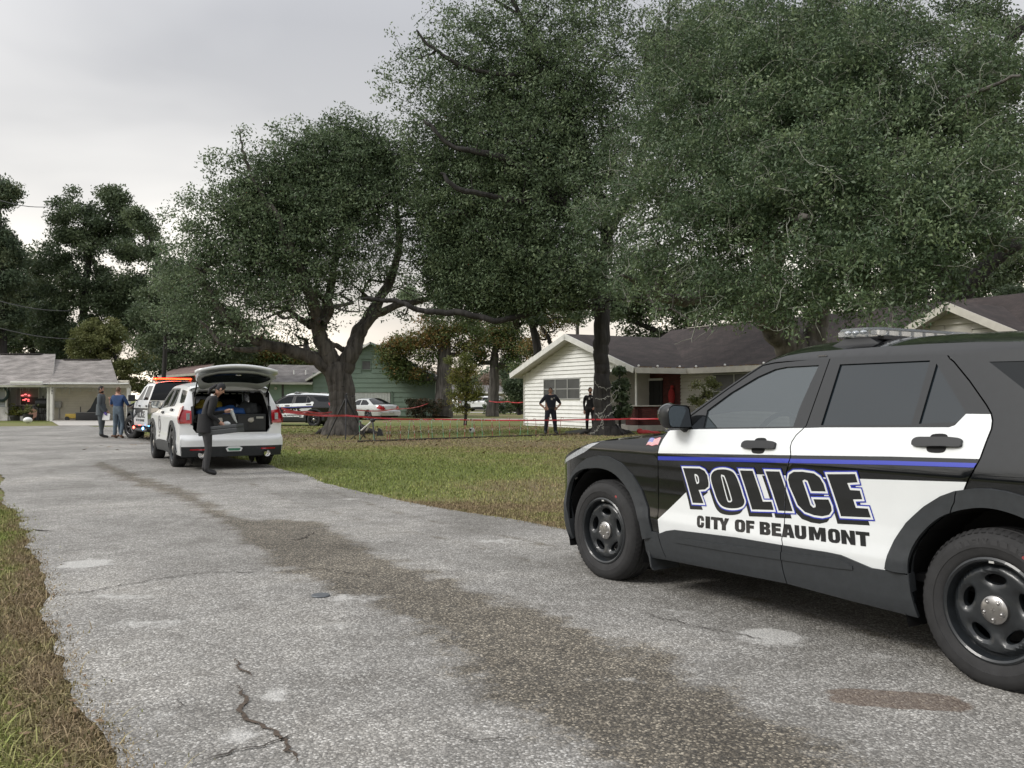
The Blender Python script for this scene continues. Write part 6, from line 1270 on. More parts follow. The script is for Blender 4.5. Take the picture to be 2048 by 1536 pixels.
# porch: floor, low brick wall, post, gutter leaves
po = e1-U2*.6+R2*.45
pbox('porch_floor', e1, U2, nf, -3.1, -.3, .0, .25, -3.2, -.4, M_conc, HB)
tp0 = tx(1258, po, U2); q0 = P3(1258, 850, 39.2); q1 = P3(1281, 850, 38.6)
pw = wall('porch_brick_wall', e1-U2*.45+R2*.5, R2, U2, 3.0, 0, 1.06, M_brick, HB, .22); wall('porch_brick_wall', e1-U2*1.35+R2*.5, U2, nf, .9, 0, 1.06, M_brick, HB, .22)
pbox('wall_cap', e1-U2*.40+R2*.45, R2, U2, -.05, 3.05, 1.062, 1.11, -.30, .03, M_trimc, HB); pbox('wall_cap', e1-U2*1.40+R2*.47, U2, nf, -.0, .98, 1.063, 1.111, -.30, .03, M_trimc, HB)
pp = e1-U2*.75+R2*.62; m_ = MB(); m_.tube([(pp[0], pp[1], 1.11), (pp[0], pp[1], EH-.2)], .045, 8); m_.build('porch_post', M_trimw, HB)
# right gable
ag = np.array([14.4, 29.1]); G0 = ag-U2*4.6; G1 = ag+U2*4.6
G0h, apz = 2.35, 4.5
Rf([V3(ag-R2*.5, apz), V3(G0-R2*.5, G0h), V3(G0+R2*7, G0h), V3(ag+R2*7, apz)]); Rf([V3(ag-R2*.5, apz), V3(ag+R2*7, apz), V3(G1+R2*7, G0h), V3(G1-R2*.5, G0h)])
for q in (G0, G1): bar('bargeboard', V3(ag-R2*.53, apz), V3(q-R2*.53, G0h), .05, .24, M_trimc, HB)
sf = MB()
for q in (G0, G1): sf._add([V3(ag-R2*.5, apz-.20), V3(q-R2*.5, G0h-.20), V3(q+R2*.1, G0h-.20), V3(ag+R2*.1, apz-.20)], [(0, 1, 2, 3)])
sf.build('soffit', M_soff, HB)
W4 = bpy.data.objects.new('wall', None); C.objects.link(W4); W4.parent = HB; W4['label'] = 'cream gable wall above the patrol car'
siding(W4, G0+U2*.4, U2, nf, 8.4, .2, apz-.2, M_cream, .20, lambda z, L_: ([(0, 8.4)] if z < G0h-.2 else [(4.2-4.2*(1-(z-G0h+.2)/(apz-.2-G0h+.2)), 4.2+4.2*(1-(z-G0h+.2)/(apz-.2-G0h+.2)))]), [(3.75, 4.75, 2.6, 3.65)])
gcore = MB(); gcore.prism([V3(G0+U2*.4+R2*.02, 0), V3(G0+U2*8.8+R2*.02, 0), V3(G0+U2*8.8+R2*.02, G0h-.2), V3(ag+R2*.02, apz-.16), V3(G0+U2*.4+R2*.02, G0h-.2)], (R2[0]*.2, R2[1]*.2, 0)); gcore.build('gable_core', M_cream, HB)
pbox('gable_vent', G0+U2*.4, U2, nf, 3.75, 4.75, 2.6, 3.65, 0, .045, mat('vent_board', (.40, .385, .34), .7), HB)
# gutter litter
gl = MB(); r_ = random.Random(4)
for k in range(60): 
    t = r_.uniform(0, 12) ; p = (E0+U2*t) if k > 18 else (e1+R2*r_.uniform(0, 2.8)); gl.box(p[0]-.05, p[0]+.04, p[1]-.04, p[1]+.04, EH-.01, EH+.03)
for t in (.2, 1.2, 2.4): p = e1+R2*t; gl.sphere((p[0], p[1], EH+.06), .05, 6, m=1)
for t in (.6, 2.4, 4.6, 7.2): p = E0+U2*t; gl.sphere((p[0], p[1], EH+.06), .05, 6, m=1)
gl.build('gutter_litter', [M_litter, mat('white_bulb', (.8, .8, .78), .4)], HB)['kind'] = 'stuff'
reparent(HB)
# --- neighbouring dark roofed house on the far right
NBR = thing('brown_roofed_house', 'reddish-brown roofed house with pale eave behind the right gable', 'house', (24, 36, 0)); q0 = P3(1800, 640, 44); 
a0 = np.array([18.0, 38.5]); a1 = np.array([32.0, 36.0]); rb = np.array([1.2, 5.0])
slab('roof', [V3(a0+rb, 5.3), V3(a0, 3.9), V3(a1, 3.9), V3(a1+rb, 5.3)], .15, [M_roofb, M_trimc], NBR, mi_side=True); wall('wall', a0+np.array([3, .6]), np.array([.984, -.176]), np.array([-.176, -.984]), 12, 0, 3.9, M_cream, NBR)
bar('fascia', V3(a0, 3.9), V3(a1, 3.9), .05, .22, M_trimc, NBR)
g_ = np.array([19.2, 33.6]); slab('roof', [V3(g_, 4.6), V3(g_+[-1.4, -.2], 3.95), V3(g_+[-.6, 5], 3.95), V3(g_+[.8, 5], 4.6)], .12, [M_roofb, M_trimc], NBR, mi_side=True)
reparent(NBR)
# --- grey house with carport, far left (facade square to the street)
LH = thing('grey_house', 'low grey-sided house with carport and icicle lights at the far left', 'house', (-26, 58.88, 0))
YF = 57.6; fx = lambda px, Y=YF: (px-1024)/1800*Y
def zy(py, Y=YF): return CAMH+(798.6-py)/1800*Y
xw = fx(112, 64.64); xl = -42
slab('roof', [(xl, 64.64, zy(707, 64.64)), (xl, 56.832, zy(770, 56.832)), (fx(104, 56.832), 56.832, zy(770, 56.832)), (fx(110, 64.64), 64.64, zy(708, 64.64))], .14, [M_roofg, M_trimw], LH, mi_side=True)
slab('roof', [(fx(110, 64.64), 64.64, zy(719, 64.64)), (fx(100, 57.088), 57.088, zy(764, 57.088)), (fx(236, 57.472), 57.472, zy(765, 57.472)), (fx(221, 64.64), 64.64, zy(719.5, 64.64))], .14, [M_roofg, M_trimw], LH, mi_side=True)
slab('roof', [(xl, 64.64, zy(707, 64.64)), (fx(110, 64.64), 64.64, zy(708, 64.64)), (fx(110, 72.96), 72.96, 2.2), (xl, 72.96, 2.2)], .14, [M_roofg, M_trimw], LH, mi_side=True); slab('roof', [(fx(110, 64.64), 64.64, zy(719, 64.64)), (fx(221, 64.64), 64.64, zy(719.5, 64.64)), (fx(236, 72.96), 72.96, 2.2), (fx(110, 72.96), 72.96, 2.2)], .14, [M_roofg, M_trimw], LH, mi_side=True)
rc = MB(); rc.box(fx(128, 64.512), fx(202, 64.512), 64.256, 64.768, zy(720, 64.512), zy(718, 64.512)); rc.build('ridge_vent', M_roofd, LH); rc = MB(); rc.box(fx(0, 64.512), fx(84, 64.512), 64.256, 64.768, zy(708.5, 64.512), zy(706.8, 64.512)); rc.build('ridge_vent', M_roofd, LH)
ux = np.array([1., 0.]); nl = np.array([0., -1.])
LW = bpy.data.objects.new('wall', None); C.objects.link(LW); LW.parent = LH; LW['label'] = 'light grey projecting wall at the left'
siding(LW, (xl, 57.856), ux, nl, fx(13, 57.856)-xl, .9, 2.2, M_siding_g, .16); wall('wall_core', (xl, 57.869), ux, nl, fx(13, 57.856)-xl, 0, 2.15, M_siding_g, LH); wall('brick_wall', (xl, 57.728), ux, nl, fx(15.5, 57.728)-xl, 0, zy(814, 57.728), M_wbrick, LH)
cb = MB(); cb.box(fx(11.5, 57.728), fx(13.8, 57.728), 57.702, 57.856, zy(814), 2.15); cb.build('corner_board', M_trimw, LH)
LW2 = bpy.data.objects.new('wall', None); C.objects.link(LW2); LW2.parent = LH; LW2['label'] = 'darker grey recessed porch wall'
wx0 = fx(13, 59.648); mg = mat('mid_grey_siding', (.36, .38, .40), .7, noise=.07, nscale=3)
win = (fx(40.5, 59.648)-wx0, fx(79, 59.648)-wx0, zy(811, 59.648), zy(775, 59.648))
siding(LW2, (wx0, 59.648), ux, nl, fx(97, 59.648)-wx0, .1, 2.62, mg, .16, None, [win]); wall('wall_core', (wx0, 59.661), ux, nl, fx(97, 59.648)-wx0, 0, 2.62, mg, LH)
w = window(LH, (wx0, 59.648), ux, nl, *win, 1, False, M_trimw)
pbox('window_blind', (wx0, 59.648), ux, nl, win[0]+.06, win[1]-.06, (win[2]+win[3])/2-.05, win[3]-.06, .02, .03, mat('blind', (.30, .29, .28), .8), LH)
for (x0, x1) in ((22.5, 34.5), (85, 93.5)): pbox('shutter', (wx0, 59.648), ux, nl, fx(x0, 59.648)-wx0, fx(x1, 59.648)-wx0, zy(812, 59.648), zy(776, 59.648), .03, .07, M_shut, LH)
gt = MB(); gt.box(fx(22, 56.704), fx(85, 56.704), 56.576, 56.768, zy(767.5, 56.704), zy(762.5, 56.704), b=.03); gt.build('gutter', M_trimw, LH)
CW = bpy.data.objects.new('wall', None); C.objects.link(CW); CW.parent = LH; CW['label'] = 'tan back wall of the carport'
siding(CW, (fx(99, 58.496), 58.496), ux, nl, fx(257, 58.496)-fx(99, 58.496), .12, 2.6, M_siding_t, .16); wall('wall_core', (fx(99, 58.496), 58.509), ux, nl, fx(257, 58.496)-fx(99, 58.496), 0, 2.6, M_siding_t, LH)
cr = MB(); X0, X1 = fx(88, 55.808), fx(261, 55.808); n_ = 70; v = []; f = []
for i in range(n_*2+1): x = X0+(X1-X0)*i/(n_*2); zz = .028*(1 if i % 2 else -1); v += [(x, 55.552, zy(768, 55.552)+zz), (x*59.52/55.552, 59.52, zy(766, 57.6)+.06+zz)]
for i in range(n_*2): f.append((2*i, 2*i+2, 2*i+3, 2*i+1))
pydata('corrugated_roof', v, f, M_trimw, LH)
bar('carport_beam', (X0+.15, 56, zy(769, 56)), (X1-.1, 56, zy(770, 56)), .12, .17, M_trimc, LH); bar('carport_beam', (X0+.2, 56.064, zy(768.5, 56.064)), (X0+.2-.35, 59.392, 2.18), .12, .16, M_trimw, LH)
for px in (104, 257.5): pb = MB(); x = fx(px, 56.064); pb.box(x-.09, x+.09, 55.962, 56.192, 0, zy(773, 56.064)); pb.build('carport_post', M_trimw, LH)
pb = MB(); x = fx(97.5, 57.088); pb.box(x-.06, x+.06, 56.96, 57.114, 0, 2.1); pb.build('carport_post', M_trimw, LH)
dg = MB()
for i, ch in enumerate('141'):
    for pl in GLY[ch][0]: x = fx(104, 55.936); z = 2.0-i*.16; dg.prism([(x-.045+gx*.09, 55.942, z+gy*.11) for gx, gy in pl], (0, -.008, 0))
dg.build('house_number', M_door, LH)
ic = MB(); r_ = random.Random(9)
def ici(x0, x1, Y, zt_):
    x = x0
    while x < x1:
        L_ = r_.choice((.12, .2, .3, .42)); ic.tube([(x, Y, zt_), (x+r_.uniform(-.03, .03), Y, zt_-L_)], .011, 3); x += r_.uniform(.09, .2)
    ic.tube([(x0, Y, zt_), (x1, Y, zt_)], .01, 3)
ici(fx(18), fx(94), 56.96, zy(769)); ici(fx(110), fx(252), 55.936, zy(775)); o = ic.build('icicle_lights', mat('icicle_wire', (.42, .44, .45), .6), LH); o['kind'] = 'stuff'
mt = MB(); x = fx(118, 58.368); mt.box(x-.2, x+.17, 58.24, 58.47, zy(815, 58.368), zy(803, 58.368), b=.02); mt.tube([(x, 58.406, zy(815, 58.368)), (x, 58.406, .1)], .03, 6); mt.lathe([(0, -.02), (.1, 0)], 14, 'y', (x-.03, 58.214, zy(812, 58.368))); mt.build('electric_meter', mat('meter_grey', (.42, .42, .42), .5), LH)
wr = MB(); ring = [(fx(1, 57.6)+.45*math.cos(a), 57.664, 1.72+.45*math.sin(a)) for a in np.linspace(0, 6.28, 20)]; wr.tube(ring, .09, 6); tag(wr.build('wreath', mat('wreath_dark', (.03, .05, .05), .9), None), 'dark round wreath on the left house wall, cut by the picture edge', 'wreath')
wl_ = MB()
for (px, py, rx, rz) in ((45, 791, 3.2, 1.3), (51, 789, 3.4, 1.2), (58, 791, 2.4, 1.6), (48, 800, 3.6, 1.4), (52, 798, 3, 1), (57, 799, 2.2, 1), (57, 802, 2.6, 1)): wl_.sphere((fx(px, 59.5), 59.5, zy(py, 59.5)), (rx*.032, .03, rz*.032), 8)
wl_.build('window_glints', mat('painted_red_glint', (.8, .1, .1), .3, emit=(1, .16, .16), estr=1.6), LH)  # emissive blobs stand in for red reflections on the pane, not lamps
reparent(LH)
# --- the red reflections in the porch window are imitated by the glowing blobs above
# --- green house
GH = thing('green_house', 'two-storey green board house with grey garage door behind the oak trunk', 'house', (-10, 69, 0)); YG = 68.
gxx = lambda px, Y=YG: (px-1024)/1800*Y
def gz(py, Y=YG): return CAMH+(798.6-py)/1800*Y
def boards(parent, x0, x1, z0f, z1f, Y, m, bh=.42, name='siding_board', openings=()):
    z = .1
    while z < z1f(0)-.02:
        top = min(z+bh, z1f(0)); xx0, xx1 = z0f(z)
        seg = [(xx0, xx1)]
        for (a, b, c, d) in openings:
            if z < d-.05 and top > c+.05:
                seg = [s_ for (p, q) in seg for s_ in (((p, min(q, a)), (max(p, b), q)) if (a < q and b > p) else ((p, q),)) if s_[1]-s_[0] > .05]
        for (p, q) in seg: mb = MB(); mb._add([(p, Y-.05, z), (q, Y-.05, z), (q, Y-.015, top+.01), (p, Y-.015, top+.01), (p, Y, z), (q, Y, z), (q, Y, top), (p, Y, top)], [(0, 1, 2, 3), (4, 7, 6, 5), (0, 4, 5, 1), (3, 2, 6, 7), (0, 3, 7, 4), (1, 5, 6, 2)]); mb.build(name, m, parent)
        z = top
gw = bpy.data.objects.new('wall', None); C.objects.link(gw); gw.parent = GH; gw['label'] = 'dark green gable wall'
XR = gxx(870); XL = gxx(626); xa = gxx(742); ztop = gz(688)
op = [(gxx(706), gxx(784), 0, gz(784)), (gxx(640), gxx(655), 0, gz(784)), (gxx(722), gxx(743), gz(741), gz(720))]
boards(gw, XL, XR, lambda z: (XL, XR) if z < 3.0 else (XL+(xa-XL)*(z-3.0)/(ztop-3.0), XR+(xa-XR)*(z-3.0)/(ztop-3.0)), lambda z: ztop, YG, M_green, .36, openings=op)
gc = MB(); gc.prism([(XL, YG+.02, 0), (XR, YG+.02, 0), (XR, YG+.02, 3.0), (xa, YG+.02, ztop), (XL, YG+.02, 3.0)], (0, 8, 0)); gc.build('house_core', M_green, GH)
gd = bpy.data.objects.new('garage_door', None); C.objects.link(gd); gd.parent = GH; x = gxx(707)
while x < gxx(783)-.1: b = MB(); b.box(x, x+.20, YG-.05, YG+.02, 0, gz(785)); b.build('door_plank', mat('grey_white_plank', (.44, .46, .44), .7, noise=.12, nscale=3), gd); x += .215
b = MB(); b.box(gxx(704.5), gxx(707), YG-.08, YG, 0, gz(783)); b.box(gxx(783), gxx(785.5), YG-.08, YG, 0, gz(783)); b.box(gxx(704.5), gxx(785.5), YG-.08, YG, gz(785), gz(783)); b.build('door_frame', M_green, gd)
b = MB(); b.box(gxx(641), gxx(655), YG-.04, YG+.02, 0, gz(785)); b.build('side_door', mat('grey_white_plank', (.4, .4, .4)), GH)
window(GH, (gxx(723), YG), ux, nl, 0, gxx(742)-gxx(723), gz(740.5), gz(721), 1, False, M_green)
gl_ = bpy.data.objects.new('wall', None); C.objects.link(gl_); gl_.parent = GH; gl_['label'] = 'pale green side wall left of the oak'
z = .1; Y2 = 68.6
while z < gz(764, Y2): 
    b = MB(); zt_ = min(z+.42, gz(764, Y2)); b._add([(gxx(500, Y2), Y2-.05, z), (XL-.05, Y2-.05, z), (XL-.05, Y2-.01, zt_+.01), (gxx(500, Y2), Y2-.01, zt_+.01), (gxx(500, Y2), Y2, z), (XL-.05, Y2, z), (XL-.05, Y2, zt_), (gxx(500, Y2), Y2, zt_)], [(0, 1, 2, 3), (4, 7, 6, 5), (0, 4, 5, 1), (3, 2, 6, 7), (0, 3, 7, 4), (1, 5, 6, 2)]); b.build('siding_board', M_green2, gl_); z = zt_
gc = MB(); gc.box(gxx(500, Y2), XL, Y2+.01, Y2+8, 0, gz(764, Y2)); gc.build('house_core', M_green2, GH)
slab('roof', [(gxx(540, 73), 73, gz(729, 73)), (gxx(496, 67.6), 67.6, gz(764, 67.6)), (gxx(624, 67.6), 67.6, gz(765, 67.6)), (gxx(648, 73), 73, gz(731, 73))], .16, [M_roofd, M_trimw], GH, mi_side=True)
slab('roof', [(xa, YG-.5, ztop+.15), (XL-.5, YG-.5, 2.85), (XL-.5, YG+9, 2.85), (xa, YG+9, ztop+.15)], .14, [M_roofd, M_trimw], GH, mi_side=True); slab('roof', [(xa, YG-.5, ztop+.15), (xa, YG+9, ztop+.15), (XR+.5, YG+9, 2.85), (XR+.5, YG-.5, 2.85)], .14, [M_roofd, M_green], GH, mi_side=True)
b = MB(); b.box(gxx(563.5, Y2), gxx(568, Y2), Y2-.06, Y2, 1.2, 2.5); b.build('window', M_scr, GH); b = MB(); b.tube([(gxx(552, Y2), Y2-.1, gz(777, Y2)), (gxx(552, Y2), Y2-.3, gz(774, Y2))], [.12, .03], 8); b.build('wall_lamp', M_trimw, GH)
for px in (588, 612): b = MB(); p = P3(px, 748, 70); b.tube([(p.x, 70, p.z-.3), (p.x, 70, p.z+.3)], .07, 6); b.build('vent_pipe', M_trimw, GH)
reparent(GH)
# --- pink house
PH = thing('pink_house', 'small pinkish house with rusty brown roof seen above the parked vehicles', 'house', (-24, 64, 0)); YP = 62.; px_ = lambda p, Y=YP: (p-1024)/1800*Y; pz = lambda p, Y=YP: CAMH+(798.6-p)/1800*Y
M_pink = mat('pink_boards', (.34, .20, .20), .8, noise=.3, nscale=3); M_rust = mat('rusty_roof', (.16, .11, .10), .85, noise=.35, nscale=2)
slab('roof', [(px_(372, 68), 68, pz(727, 68)), (px_(316, 61.4), 61.4, pz(752, 61.4)), (px_(405, 59), 59, pz(745, 59)), (px_(430, 66), 66, pz(724, 66))], .15, [M_rust, M_trimc], PH, mi_side=True)
b = MB(); b.prism([(px_(328), YP, 0), (px_(352), YP-.6, 0), (px_(352), YP-.6, pz(749)), (px_(328), YP, pz(751))], (1, 4, 0)); b.build('wall', M_pink, PH)
x = px_(352)
for k in range(11): b = MB(); b.box(x+k*.2, x+k*.2+.17, YP-.62-k*.05, YP-.55-k*.05, .1, pz(748)); b.build('siding_board', mat('rusty_board', (.17, .10, .09), .8, noise=.3, nscale=4), PH)
b = MB(); b.box(px_(352), px_(400), YP-.6, YP+3, 0, pz(749)); b.build('wall', M_pink, PH); b = MB(); b.box(px_(339), px_(343), YP-.4, YP, 1.4, 2.6); b.build('window', M_scr, PH)
reparent(PH)
# --- far white house
FH = thing('far_house', 'distant white house with grey roof beyond the parked cars', 'house', (-5, 112, 0)); YH = 110.; hx = lambda p, Y=YH: (p-1024)/1800*Y; hz = lambda p, Y=YH: CAMH+(798.6-p)/1800*Y
slab('roof', [(hx(850, 116), 116, hz(769, 116)), (hx(836, 109), 109, hz(783, 109)), (hx(1016, 109), 109, hz(784, 109)), (hx(1000, 116), 116, hz(771, 116))], .15, [M_roofd, M_trimw], FH, mi_side=True)
b = MB(); b.box(hx(838), hx(1010), YH, YH+6, 0, hz(785)); b.build('wall', mat('far_wall', (.42, .40, .36), .8), FH); bar('fascia', (hx(836), 108.8, hz(783)), (hx(1016), 108.8, hz(784)), .1, .2, M_trimw, FH)
for p in (852, 862, 880, 940, 995): b = MB(); b.box(hx(p), hx(p+2), 108.9, 109.1, 0, hz(784)); b.build('porch_post', M_trimw, FH)
for p in (870, 905, 960): b = MB(); b.box(hx(p), hx(p+9), YH-.1, YH, .3, hz(788)); b.build('window', M_scr, FH)
reparent(FH)
# wires across the sky, upper left
for i, (a, b, lab) in enumerate((((-40, 388, 40), (95, 414, 60), 'thin power line sloping into the round-headed tree at the left'), ((-40, 592, 40), (140, 622, 62), 'upper of two low wires crossing the trees above the grey house'), ((-40, 646, 42), (150, 678, 62), 'lower of two low wires crossing the trees above the grey house'))):
    p, q = P3(*a), P3(*b); mb = MB(); mb.tube([p.lerp(q, t/8)-Vector((0, 0, .5*math.sin(math.pi*t/8)*.4)) for t in range(9)], .022, 4); tag(mb.build('power_line', M_door, None), lab, 'power line', 'power lines at the left')
# porch things at the left house
def small(name, label, cat, mbs, loc, group=None):
    r_ = thing(name, label, cat, loc, 0, group)
    for nm, mb, m in mbs: mb.build(nm, m, r_, True)
    return r_
def pl(px, py): 
    g = G(px, py); return (g.x, g.y, 0)
M_blk = mat('black_iron', (.02, .021, .024), .5)
b1 = MB(); b2 = MB(); b3 = MB()
for k in range(9): b1.box(-.95+k*.22, -.95+k*.22+.05, .2, .25, .45, .9+.08*math.sin(math.pi*k/8))
b1.box(-1.0, 1.0, .18, .26, .90, .96); b2.box(-1.0, 1.0, -.25, .25, .42, .47)
for x in (-.97, .93): b3.box(x, x+.06, -.25, -.19, 0, .62); b3.box(x, x+.06, .19, .25, 0, .95); b3.box(x, x+.06, -.25, .25, .6, .66)
x_ = fx(61, 58.6); small('bench', 'black iron garden bench under the porch window', 'bench', [('backrest', b1, mat('weathered_iron', (.08, .08, .085), .6)), ('seat', b2, M_blk), ('frame', b3, M_blk)], (x_, 58.6, 0))
b1 = MB(); b1.lathe([(0, -.38), (.28, -.36), (.31, -.33), (.31, .33), (.28, .36), (0, .38)], 20, 'x', (0, 0, 1.12)); b2 = MB()
for x in (-.3, .3): b2.tube([(x, -.2, 0), (x, 0, .9)], .025, 6); b2.tube([(x, .2, 0), (x, 0, .9)], .025, 6)
b2.tube([(0, 0, 1.4), (0, 0, 1.6)], .05, 8); small('barrel_smoker', 'black barrel smoker on a thin stand beside the carport post', 'smoker', [('barrel', b1, M_blk), ('leg', b2, M_blk)], (fx(86, 57.8), 57.8, 0))
def pot(px, py, r0, h, mm, lab, leafm, lr, seed, n=60):
    root = thing('potted_plant', lab, 'potted plant', pl(px, py), 0, 'potted plants at the grey house'); b = MB(); b.lathe([(0, 0), (r0*.8, 0), (r0, h), (r0*.9, h), (0, h-.05)], 16, 'z'); b.build('pot', mm, root, True)
    r = np.random.default_rng(seed); T = np.stack([r.normal(0, lr*.45, n), r.normal(0, lr*.4, n), h+.1+np.abs(r.normal(0, lr*.5, n))], 1); V, tt = leaves_at(T, np.tile([0, 0, 1.], (n, 1)), 5, .08, .16, r, .35); quads_np('foliage', V, 4, leafm, root, tt)['kind'] = 'stuff'
pot(33, 841, .42, .28, mat('dark_pot', (.03, .03, .03), .6), 'wide dark bowl of yellow-green leaves by the porch', M_yel, .55, 1, 120); pot(47, 841, .26, .28, mat('white_pot', (.6, .6, .6), .6), 'low white pot between the dark bowls on the porch', M_dk, .12, 2, 8)
pot(56, 842, .3, .42, mat('dark_pot', (.03, .03, .03), .6), 'spiky potted plant in front of the bench', M_olive, .40, 3, 50); pot(22, 841, .24, .30, mat('white_pot', (.6, .6, .6), .6), 'pale potted plant at the corner of the white brick', M_olive, .3, 4, 40)
b = MB(); b.sphere((0, 0, .18), (.25, .24, .17), 14); q = b.build('garden_ball', mat('white_plastic', (.78, .80, .78), .4), None, True); q.location = pl(55.5, 846.5); tag(q, 'white oval garden ornament lying on the left lawn', 'ornament')
b = MB(); b.lathe([(0, -.02), (.30, -.01), (.31, .01), (0, .02)], 20, 'y', (0, 0, .45)); b.tube([(0, 0, 0), (0, 0, .2)], .02, 5); q = b.build('flower_disc', mat('salmon_disc', (.55, .30, .24), .6), None, True); q.location = pl(66, 841); tag(q, 'round salmon-coloured garden disc before the bench', 'garden ornament')
b1 = MB(); b1.box(-.55, .55, -.3, .3, .15, .45, b=.05); b2 = MB()
for x in (-.4, .4): b2.lathe([(0, -.05), (.14, -.05), (.14, .05), (0, .05)], 12, 'y', (x, -.3, .14))
b3 = MB(); b3.tube([(.3, 0, .4), (.3, 0, .9)], .03, 6); small('yellow_wagon', 'small yellow toy wagon against the carport wall', 'wagon', [('tray', b1, mat('yellow_plastic', (.45, .32, .06), .5)), ('wheel', b2, M_blk), ('handle', b3, M_blk)], (fx(152, 57.6), 57.6, 0))
b1 = MB(); b1.box(-.75, .7, -.4, .4, 0, .5, b=.05); b2 = MB(); b2.prism([(-.3, .0, .5), (.7, .0, .5), (.62, .0, 1.0), (.35, .0, 1.5), (0, .0, .8)], (0, .3, 0)); b3 = MB(); b3.box(-.77, .72, -.42, .42, .5, .54)
small('tarp_covered_bin', 'black storage bin with dark tarp heaped on it in the carport', 'storage bin', [('bin', b1, M_blk), ('tarp', b2, mat('dark_tarp', (.03, .035, .04), .7)), ('lid', b3, mat('grey_lid', (.2, .2, .2), .5))], (fx(181, 57.4), 57.4, 0))
# ---------------------------------------------------------------- the white utility with its liftgate up
def fwd(th): return np.array([-math.sin(th), math.cos(th)])
TW = R(28.5)
wex = thing('white_suv', 'white utility with raised liftgate and open cargo bay, parked at the road edge', 'suv', (-7.42, 21.22, 0), TW)
PAL_W = dict(fender=M_white, door=M_white, roof=M_white, quarter=M_white, rail=M_white, frame=M_trim)
cw = suv(wex, PAL_W, 1, decals=False, rear='open')
out = [(-float(cw.W(SR(z)-.12, z)), z) for z in np.linspace(.60, 1.62, 14)]; out = out+[(-x, z) for x, z in out[::-1]]
opn = [(-.68, .72), (.68, .72), (.74, .80), (.73, 1.15), (.66, 1.48), (.60, 1.55), (-.60, 1.55), (-.66, 1.48), (-.73, 1.15), (-.74, .80)]
bf = cw.rearsheet('rear_body', [out], SR, M_white, exc=[opn], thick=.05)
cw.rearsheet('bumper', [[(-1.0, .46), (1.0, .46), (1.0, .655), (-1.0, .655)], [(-.95, .2), (.95, .2), (.95, .7), (-.95, .7)]], SR, M_white, off=.03, thick=.05)
cw.rearsheet('bumper', [[(-.94, .27), (.94, .27), (.94, .462), (-.94, .462)]], SR, M_clad, off=.025, thick=.05)
for sx in (-1, 1):
    tl = [(sx*.76, .90), (sx*.96, .90), (sx*.99, 1.17), (sx*.76, 1.14)]; cw.rearsheet('tail_light', [tl, out], SR, M_red, off=.02, thick=.02)
    cw.rearsheet('tail_light_housing', [[(sx*.74, .86), (sx*.70, 1.24), (sx*.76, 1.22), (sx*.78, .88)]], SR, M_trim, off=.012, thick=.02)
    b = MB(); b.box(sx*.84-.03, sx*.84+.03, -4.155, -4.11, .97, 1.10); b.build('reverse_lens', M_clear, wex)
    cw.rearsheet('reflector', [[(sx*.52, .40), (sx*.80, .40), (sx*.80, .425), (sx*.52, .425)]], SR, M_red, off=.032, thick=.01)
    cw.panel('tail_light', [[(3.76, 1.20), (3.99, 1.22), (4.04, 1.0), (4.02, .90), (3.90, .92), (3.84, 1.06)]], M_red, off=.016, side=sx, thick=.01, gs=.05, gz=.04)
    b = MB(); b.lathe([(.0, .02), (.055, .02), (.062, .0), (.062, -.12)], 14, 'y', (sx*.62, -4.20, .31)); b.build('exhaust_tip', M_chrome, wex, True)
    ln = MB(); ln._add([(sx*.62, -4.0, 1.50), (sx*.68, -4.0, 1.50), (sx*.72, -4.06, 1.1), (sx*.66, -4.06, 1.1)], [(0, 1, 2, 3)])
# crest on the bumper, seal and lettering on the side
b = MB(); b.prism([(-.13, -4.252, .36), (.13, -4.252, .36), (.16, -4.252, .42), (.10, -4.252, .455), (-.10, -4.252, .455), (-.16, -4.252, .42)], (0, -.006, 0)); b.prism([(-.10, -4.260, .375), (.10, -4.260, .375), (.12, -4.260, .42), (-.12, -4.260, .42)], (0, -.003, 0), m=1); b.build('crest_plate', [M_white, mat('plate_green', (.05, .22, .13), .5)], wex)
def side_poly(c, name, polys, m, parent, sd=-1, off=.003):
    for p in polys: c.panel(name, [p[0]], m, parent, exc=p[1:], off=off, side=sd, gs=.1, gz=.1, step=.1)
def circ(cx_, cz_, r_, n=20): return [(cx_+r_*math.cos(2*math.pi*k/n), cz_+r_*math.sin(2*math.pi*k/n)) for k in range(n)]
for sd in (-1, 1):
    side_poly(cw, 'seal_decal', [(circ(1.15, .82, .20), circ(1.15, .82, .165)), (circ(1.15, .82, .13), circ(1.15, .82, .085)), ([(1.03, .55), (1.27, .55), (1.25, .60), (1.05, .60)],), ([(1.08, .46), (1.22, .46), (1.20, .51), (1.10, .51)],)], M_grey, wex, sd)
    for i, ch in enumerate('POLICE'):
        a = 3.02+i*.085; P_ = [[(a+gx*.07, 1.50-.012*i+gy*.06) for gx, gy in q] for q in GLY[ch][0]]; side_poly(cw, 'window_lettering', [(P_[0],)], M_trim, wex, sd, .006) if sd < 0 else None
